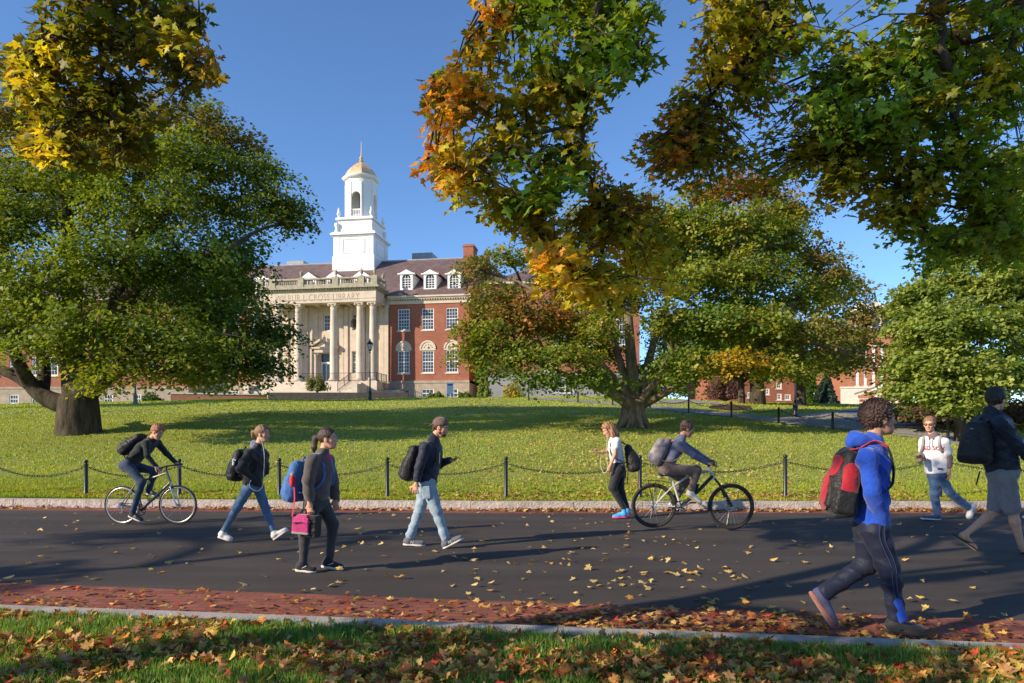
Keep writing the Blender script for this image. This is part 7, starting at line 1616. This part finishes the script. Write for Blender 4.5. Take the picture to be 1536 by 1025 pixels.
    shoe(p.R,p.j['aF'],p.j['heelF'],p.j['toeF'],1.0,FB['shoen'],FB['sole'],up=Z); shoe(p.R,p.j['aN'],p.j['heelN'],p.j['toeN'],1.0,FB['shoew'],FB['sole'],up=nrm(V([-.75,-.3,.35])))
    # chest lettering, drawn on the jersey front
    jc=p.j['neck']-p.spine*.22; jl=-lat if lat[0]<0 else lat
    rz=math.atan2(jl[1],jl[0])
    t=textobj('jersey_lettering','RED SOX',.088,FB['red'],p.R,(0,0,0),(math.pi/2,0,rz),.004,1.05); l0=Vector(jc+fw*.150); t.location=l0-p.R.location
    # bend the word round the chest
    for v in t.data.vertices: x=v.co.x; v.co.z-= (x*x)*1.7; v.co.y+=.012*(1-(x/.2)**2)
    b=MB(); 
    for k in range(5): q_=jc-p.spine*(.02+.09*k)+fw*(.146-.0*k); b.lathe([(0,-.004),(.006,0),(0,.004)],tuple(q_),6)
    rel(b.build('button',FB['grey']),p.R)
    b=Fld(); q_=p.j['pel']+Z*.07+fw*.125+jl*.085; b.rbox(q_,V([jl,fw,Z]),[.042,.006,.016],.004,.004); sdfobj('hem_patch',b,.004,FB['shoen'],p.R)
    b=MB(); 
    for s_ in(-1,1): b.tube([Vector(n+fw*.115-jl*.02*s_-Z*.06),Vector(n+fw*.15-jl*.022*s_-Z*.20)],.0045,5)
    rel(b.build('drawstring',FB['shoen']),p.R)
    c=p.j['neck']-p.spine*.26-fw*.2; backpack('grey strapped backpack behind the jersey man',c,Z,-fw,lat,.22,.15,.08,[FB['packblack'],FB['packblack']],straps=[[n+lat*.12*s_-Z*.02-fw*.1,n+lat*.125*s_+Z*.005,n+lat*.125*s_+fw*.10-Z*.06,n+lat*.13*s_+fw*.135-Z*.17,n+lat*.16*s_+fw*.09-Z*.27,n+lat*.18*s_-fw*.05-Z*.34] for s_ in (-1,1)],strapm=FB['grey'])
    b=MB(); cc=P(1379,689,Y-.16); R=empty('cup',P(1379,698,Y-.16)); tag(R,'dark patterned drink cup held by the jersey man','cup')
    ax=nrm([-.25,0,1]); b.tube([Vector(V(cc)-ax*.085),Vector(V(cc)+ax*.075)],[.036,.046],14); rel(b.build('cup_body',FB['fleece']),R); b=MB(); b.tube([Vector(V(cc)+ax*.075),Vector(V(cc)+ax*.10)],[.05,.046],14); rel(b.build('lid',FB['gum']),R)
    b=MB(); b.tube([Vector(V(cc)-ax*.03),Vector(V(cc)+ax*.02)],[.0405,.0435],14); rel(b.build('sleeve_band',FB['gum']),R)
    # ---- 9 man in shorts
    Y=8.75; fw=nrm([.93,.37,0]); lat=nrm([-.37,.93,0])
    p=Person('big man in dark quilted jacket, grey shorts and flip-flops at the right edge',Y,(1500,829),lat,fw,1.13,SK,head=(1494.5,600,0),neck=(1487.5,618,0),pel=(1503,705,0),sN=(1501,635,-.20),eN=(1527,668,-.24),wN=(1549,695,-.2),sF=(1472,633,.2),eF=(1490,672,.3),wF=(1520,694,.34),
      hN=(1507,716,-.10),kN=(1519,768,-.10),aN=(1531,815,-.10),hF=(1499,716,.10),kF=(1494,767,.10),aF=(1450,800,.11),heelN=(1531,829.5,-.10),toeN=(1566,829.5,-.10),heelF=(1437,804.5,.11),toeF=(1466,826.5,.11))
    p.body((.9,.42,0),hands=[('N',(.5,.1,-.85),(-.3,.8,0),dict(curl=.4,side=1)),('F',(.5,.1,-.85),(-.3,-.8,0),dict(curl=.4,side=1))],feet=True)
    p.hair(HR['black'],'short',th=.018,amp=.003)
    def quilt(pp): return .007*np.abs(np.sin(pp[:,2]*52+.6*np.sin(pp[:,0]*14)))+folds(.004,2)(pp)
    j=p.top
    B=FB['puff']; o=p.top(B,r_sh=.078,r_el=.066,r_wr=.048,chest=.150,waist=.142,hem=p.j['pel']+Z*.03,ratio=1.28,amp=.010,seed=7,name='quilted_jacket')
    p.bottom(FB['shorts'],r=(.112,.092,.06,.05),hip=.136,ratio=1.25,short=.88,name='shorts')
    for q in 'NF':
        he,to=p.j['heel'+q],p.j['toe'+q]; f=nrm(to-he); u=nrm([0,0,1]-f*f[2]) if q=='N' else nrm(V([.55,0,.8])-f*np.dot([.55,0,.8],f)); l=np.cross(u,f); L=np.linalg.norm(to-he)
        if q=='F': he=V(P(1426.5,800,Y+.11)); f=nrm(to-he); u=nrm(V([.55,0,.8])-f*np.dot([.55,0,.8],f)); l=np.cross(u,f); L=np.linalg.norm(to-he)
        S=Fld(); S.ell(he+f*L*.25,V([f,l,u]),[L*.26,.04,.03],.02); S.ell(he+f*L*.72,V([f,l,u]),[L*.3,.052,.03],.04); S.plane(he+u*.008,u,.003); S.plane(he-u*.010,-u,.003); so=sdfobj('flip_flop',S,.007,FB['solek'],p.R)
        b=MB(); tp=he+f*L*.82+u*.012; 
        ref=p.j['toe'+q]-nrm(p.j['toe'+q]-p.j['heel'+q])*.05+u*.02
        for s_ in(-1,1): b.tube(smooth([Vector(tp),Vector(p.j['toe'+q]-f*.11+l*.035*s_+u*.05),Vector(he+f*L*.45+l*.045*s_+u*.01)],4),.007,5)
        q2=b.build('thong_strap',FB['solek'],so); q2.location=(0,0,0)
    c=V(P(1463,663,Y-.02)); 
    backpack('large black daypack on the man in shorts',c,nrm([.12,0,1]),(-.95,-.45,0),lat,.28,.18,.11,[FB['packblack'],FB['packblack']],straps=[strap_path(p,q,c,Z,.28,.09,fw,front=.12) for q in 'NF'],
      extra=lambda R,c,A,H,W,D:[rel(MB().tube([Vector(c+A[0]*D*1.02+A[2]*H*.55+A[1]*(-.02+.02*k)),Vector(c+A[0]*D*1.02+A[2]*(H*.55+.012)+A[1]*(-.012+.02*k))],.005,5).build('emblem',FB['sole']),R) for k in range(2)])
    b=MB(); b.tube([P(1470,707,Y-.15),P(1464,728,Y-.16)],.011,5,flat=(1,0,0)); rel(b.build('strap',FB['packblack']),LAST['pack'])
    # ---- 10 person at the very edge
    Y=12.4; fw=nrm([-1,-.2,0]); lat=nrm([-.2,1,0])
    p=Person('person in navy sweater cut off by the right edge of the picture',Y,(1552,780),lat,fw,.98,SK,head=(1548,636,0),neck=(1550,650,0),pel=(1551,703,0),sN=(1547,659,-.16),eN=(1536,680,-.2),wN=(1527,668,-.2),sF=(1552,659,.15),eF=(1556,682,.2),wF=(1556,700,.2),
      hN=(1550,708,-.08),kN=(1546,740,-.09),aN=(1548,770,-.09),hF=(1553,708,.08),kF=(1557,740,.08),aF=(1562,768,.08),heelN=(1555,779,-.09),toeN=(1534,779.5,-.09),heelF=(1568,777,.08),toeF=(1548,779,.08))
    p.body((-1,-.2,0),hands=[('N',(-.6,0,.8),(0,1,0),dict(curl=.5)),('F',(0,0,-1),(0,-1,0),dict(curl=.4))])
    p.hair(HR['brown'],'short'); p.top(FB['navy'],name='sweater'); p.bottom(FB['jean3'])
    for q in 'NF': shoe(p.R,p.j['a'+q],p.j['heel'+q],p.j['toe'+q],.95,FB['shoew'],FB['sole'],up=Z)
# ---------------------------------------------------------------- bicycles
def wheel(R,c,rad,ax,tyre=.016,rim=RIMS,deep=.012,ns=28,name='wheel',rims=None):
    c=Vector(c); ax=Vector(ax).normalized()
    hub=MB().tube([c-ax*.05,c+ax*.05],.016,10).tube([c-ax*.03,c-ax*.026],.028,12).tube([c+ax*.026,c+ax*.03],.028,12).build('wheel',METAL); rel(hub,R)
    def sub(mb,n,m): o=mb.build(n,m,hub); o.location=(0,0,0)
    sub(MB().torus(c,rad-tyre,tyre,ax,64,10),'tyre',RUB); sub(MB().torus(c,rad-2*tyre-deep*.6,deep,ax,64,8,.8),'rim',rim)
    x=ax.cross(Vector((0,0,1))).normalized(); y=ax.cross(x); sp=MB()
    for k in range(ns):
        t=2*math.pi*k/ns; t2=t+(.35 if k%4<2 else -.35); s=1 if k%2 else -1
        sp.tube([c+ax*.026*s+(x*math.cos(t2)+y*math.sin(t2))*.026,c+(x*math.cos(t)+y*math.sin(t))*(rad-2*tyre-deep)],.0013,4,cap=False)
    sub(sp,'spoke',METAL); return hub
def bike1(Y,per):
    q=lambda x,y,d=0:P(x,y,Y+d); R=empty('bicycle',q(225,787.5)); tag(R,'silver grey hybrid bicycle with thin pale tyres under the ginger cyclist','bicycle')
    rh=q(183.5,758,.05); fh=q(266.8,757.5,-.07); rad=29.3/F*Y; ax=(fh-rh).cross(Vector((0,0,1))).normalized()
    wheel(R,rh,rad,ax,.0155); wheel(R,fh,rad,(ax+Vector((.08,0,0))).normalized(),.0155)
    bb=q(213,764.5); st=q(204,722,.0); sc=q(202.5,708); ht=q(249.5,706,-.05); hb=q(255.5,724,-.055); w=ax*.04
    f=MB(); 
    for a,b,r in ((bb,st,.017),(st+(bb-st)*.06,ht+(hb-ht)*.2,.016),(bb,hb,.022),(ht,hb,.021)): f.tube([a,b],r,10)
    for s in(-1,1): f.tube([bb+w*s*.7,rh+w*s*1.2],.010,8); f.tube([st+(bb-st)*.05,rh+w*s*1.2],.009,8)
    rel(f.build('frame',mat('gunmetal frame paint',(.20,.19,.18),.35,.1,metal=.6)),R)
    f=MB(); cr=hb+(hb-ht)*.25
    for s in(-1,1): f.tube(smooth([cr+w*s*.2,cr+w*s*1.0+(fh-cr)*.15,fh+w*s*1.25],3),[.016,.014,.014,.013,.012,.011,.010],8)
    f.tube([ht,cr],.018,8); rel(f.build('fork',METAL),R)
    hc=q(250,699.5,-.05); gN=Vector(per.j['wN'])+Vector((.085,-.0,-.03)); gF=Vector(per.j['wF'])+Vector((.07,0,-.03))
    h=MB(); h.tube([ht,hc],.015,8); h.tube(smooth([gN+(gN-hc)*.15,gN.lerp(hc,.5),hc,gF.lerp(hc,.5),gF+(gF-hc)*.15],3),.013,8); rel(h.build('handlebar',M['iron']),R)
    for g_ in (gN,gF): d=(g_-hc).normalized(); rel(MB().tube([g_-d*.06,g_+d*.06],.018,8).build('grip',FB['solek']),R); rel(MB().tube([g_-d*.08,g_-d*.03+Vector((.05,0,-.02)),g_+Vector((.05,0,-.025))],.006,5).build('brake_lever',METAL),R)
    saddle(R,sc,st); crank(R,bb,rh,ax,Vector(per.j['toeN'])*.55+Vector(per.j['heelN'])*.45,Vector(per.j['toeF'])*.55+Vector(per.j['heelF'])*.45,.095,FB['solek'])
def saddle(R,sc,st):
    S=Fld(); a=np.array(sc); S.cone(a+[-.10,0,.01],a+[.03,0,.01],.045,.03,.03,(0,1,0),1.7); S.cone(a+[.03,0,.01],a+[.15,0,0],.026,.016,.03); sdfobj('saddle',S,.01,FB['solek'],R)
    rel(MB().tube([st+(st-sc)*.1,sc],.0135,8).build('seat_post',METAL),R)
def crank(R,bb,rh,ax,pn,pf,rr,cm):
    c=MB(); c.torus(bb-ax*0.045*(1 if ax.y>0 else -1),rr,.006,ax,40,6); o=-ax*(.045 if ax.y>0 else -.045)
    for k in range(5): t=k*1.257; x=ax.cross(Vector((0,0,1))).normalized(); y=ax.cross(x); c.tube([bb+o,bb+o+(x*math.cos(t)+y*math.sin(t))*rr],.007,5)
    c.tube([bb-ax*.06,bb+ax*.06],.02,10); rel(c.build('chainring',M['iron']),R)
    for p_,s in ((pn,-1),(pf,1)):
        p_=Vector(p_); y=bb.y+s*.075; e=Vector((p_.x,y,p_.z-.012)); d=(e-Vector((bb.x,y,bb.z))); L=d.length; e=Vector((bb.x,y,bb.z))+d*(min(.175,L)/L if L>.19 else 1)
        rel(MB().tube([Vector((bb.x,y,bb.z)),e],[.014,.010],8).build('crank_arm',METAL),R)
        m=MB(); m.box(e.x-.045,e.x+.045,e.y+(s*.05)-.045,e.y+(s*.05)+.045,e.z-.012,e.z+.008); rel(m.build('pedal',M['iron']),R)
    m=MB(); oc=Vector((0,-.04,0)); r2=.04
    m.tube([bb+oc+Vector((0,0,rr)),rh+oc+Vector((0,0,r2))],.005,4); m.tube([bb+oc-Vector((0,0,rr)),rh+oc-Vector((-.02,0,.11))],.005,4); m.tube([rh+oc-Vector((-.02,0,.11)),rh+oc-Vector((.03,0,.02))],.005,4); rel(m.build('chain',M['iron']),R)
    m=MB()
    for k in range(5): m.torus(rh+oc*(1.15-.1*k),.028+.005*k,.004,(0,1,0),20,5)
    rel(m.build('cassette',METAL),R)
    m=MB(); m.tube([rh+oc,rh+oc+Vector((.012,0,-.06)),rh+oc+Vector((.02,0,-.12))],[.014,.016,.012],6); rel(m.build('derailleur',METAL),R)
def bike2(Y,per):
    q=lambda x,y,d=0:P(x,y,Y+d); R=empty('bicycle',q(1040,793)); tag(R,'pale grey mountain bicycle with rear rack and black fat tyres','bicycle')
    rh=q(980.5,758.5,.03); fh=q(1096.5,759.8,-.03); ax=(fh-rh).cross(Vector((0,0,1))).normalized(); rad=33.6/F*Y
    br=mat('black rim',(.03,.03,.03),.4)
    wheel(R,rh,rad,ax,.024,br); wheel(R,fh,rad+.008,ax,.024,br)
    bb=q(1021,760); st=q(1010,725); sc=q(1001,712); ht=q(1064.5,704); hb=q(1069.5,715); w=ax*.045
    f=MB(); pm=mat('pearl grey frame paint',(.52,.50,.46),.35,.05)
    f.tube([bb,st,st+(st-bb)*.1],.018,10); f.tube(smooth([st+(bb-st)*.1,st.lerp(ht,.5)+Vector((0,0,.02)),ht+(hb-ht)*.1],4),.019,10); f.tube([ht-(hb-ht)*.3,hb+(hb-ht)*.3],.023,10)
    for s in(-1,1): f.tube([bb+w*s*.7,rh+w*s*1.2],.011,8); f.tube([st+(bb-st)*.08,rh+w*s*1.2],.010,8)
    rel(f.build('frame',pm),R)
    f=MB(); f.tube(smooth([hb+(ht-hb)*.1,hb.lerp(bb,.5)+Vector((.02,0,.01)),bb],4),.027,10); rel(f.build('down_tube',M['iron']),R)
    cr=q(1081,729)
    f=MB(); f.tube([hb,cr],.018,8); f.tube([cr-w*1.3,cr+w*1.3],.02,8)
    for s in(-1,1): f.tube([cr+w*s*1.3,cr.lerp(fh,.45)+w*s*1.3],.018,8); f.tube([cr.lerp(fh,.4)+w*s*1.3,fh+w*s*1.3],.024,8)
    rel(f.build('fork',M['iron']),R)
    rel(MB().torus(fh-w*.9,.075,.006,ax,30,4,.4).build('brake_disc',METAL),R)
    hc=q(1066,694.5,-.0); gN=Vector(per.j['wN'])+Vector((.09,0,-.025)); gF=Vector(per.j['wF'])+Vector((.09,0,-.025))
    h=MB(); h.tube([ht-(hb-ht)*.3,hc],.018,8); h.tube(smooth([gN-Vector((0,.05,0)),gN+Vector((0,.08,0)),hc,gF-Vector((0,.08,0)),gF+Vector((0,.05,0))],3),.014,8); rel(h.build('handlebar',M['iron']),R)
    for g_,s in ((gN,-1),(gF,1)): rel(MB().tube([g_-Vector((0,.06,0)),g_+Vector((0,.06,0))],.019,8).build('grip',FB['solek']),R); rel(MB().tube([g_+Vector((.0,-s*.07,0)),g_+Vector((.05,-s*.03,-.02)),g_+Vector((.06,s*.04,-.03))],.007,5).build('brake_lever',M['iron']),R)
    c=MB()
    for k in range(3): c.tube(smooth([hc+Vector((.02,.04*(k-1),0)),hc+Vector((.09,.03*(k-1),-.02-.02*k)),hc+Vector((.06,0,-.16)),hb+Vector((.03,0,-.02))],4),.0035,4)
    rel(c.build('brake_cable',FB['solek']),R)
    saddle(R,sc,st); crank(R,bb,rh,ax,Vector(per.j['toeN'])*.6+Vector(per.j['heelN'])*.4,Vector(per.j['toeF'])*.5+Vector(per.j['heelF'])*.5,.09,M['iron'])
    # rear rack
    k=MB(); 
    for s in(-1,0,1): k.tube([q(963,720,s*.05),q(994,722,s*.05)],.006,5)
    for x in (965,978,992): k.tube([q(x,720.8,-.05),q(x,720.8,.05)],.006,5)
    for s in(-1,1): k.tube([q(984,721,s*.05),rh+w*s*1.3],.006,5); k.tube([q(972,720.5,s*.05),rh+w*s*1.3],.005,5)
    k.tube([q(994,722),st],.006,5); rel(k.build('rear_rack',M['iron']),R)
    r=MB(); r.lathe([(.0,-.018),(.022,-.015),(.022,.015),(0,.018)],q(956,727),10); rel(r.build('tail_reflector',FB['red']),R)
    m=MB(); m.tube([q(1040,742),q(1046,726)],.034,10); o=m.build('bottle',FB['packblack']); rel(o,R)
    k=MB(); k.tube([bb+Vector((-.05,-.05,-.02)),q(1030,784,-.12)],.010,6); 
    rf=MB(); rf.box(fh.x-.09,fh.x-.05,fh.y-.012,fh.y+.012,fh.z+.10,fh.z+.14); rel(rf.build('spoke_reflector',M['white']),R)
# ================================================================ camera, light, sky
SUN_AZ=math.radians(27); SUN_EL=math.radians(24)
def sky_and_sun():
    w=bpy.data.worlds.new("World"); SC.world=w; w.use_nodes=True; nt=w.node_tree; bg=nt.nodes['Background']
    s=nt.nodes.new('ShaderNodeTexSky'); s.sky_type='NISHITA'; s.sun_disc=False; s.sun_elevation=SUN_EL
    # the sun stands left of and behind the camera: direction (-cos az, -sin az)
    dx,dy=-math.cos(SUN_AZ),-math.sin(SUN_AZ); s.sun_rotation=math.atan2(dx,dy)
    s.altitude=1200; s.air_density=1.0; s.dust_density=.0; s.ozone_density=6.0
    nt.links.new(s.outputs[0],bg.inputs[0]); bg.inputs[1].default_value=.145
    l=bpy.data.lights.new('sun','SUN'); l.energy=4.9; l.angle=math.radians(.53); l.color=(1,.83,.62)
    o=bpy.data.objects.new('sun',l); COL.objects.link(o)
    d=Vector((math.cos(SUN_AZ)*math.cos(SUN_EL),math.sin(SUN_AZ)*math.cos(SUN_EL),-math.sin(SUN_EL)))
    o.rotation_euler=d.to_track_quat('-Z','Y').to_euler()
def camera():
    c=bpy.data.cameras.new('camera'); o=bpy.data.objects.new('camera',c); COL.objects.link(o); o.location=(0,0,EYE); o.rotation_euler=(math.pi/2,0,0)
    c.sensor_width=36; c.lens=24; c.shift_y=(HZ-512.5)/1536; c.clip_end=6000; c.clip_start=.05; SC.camera=o
SC.view_settings.view_transform='Standard'; SC.view_settings.look='None'; SC.view_settings.gamma=1; SC.view_settings.exposure=.62
SC.render.engine='CYCLES'; SC.render.resolution_x=1024; SC.render.resolution_y=683
import time
_t=time.time()
def lap(n):
    global _t; print('LAP',n,round(time.time()-_t,2)); _t=time.time()
sky_and_sun(); camera(); setting(); paths(); lap('setting')
buildings(); furniture(); lap('buildings')
midtrees(); shrubs(); lap('trees')
foreground_trees(); shadetree(); shadetree2(); lap('fg')
litter(); grass(); lap('litter')
if 'people' in globals(): people(); lap('people')
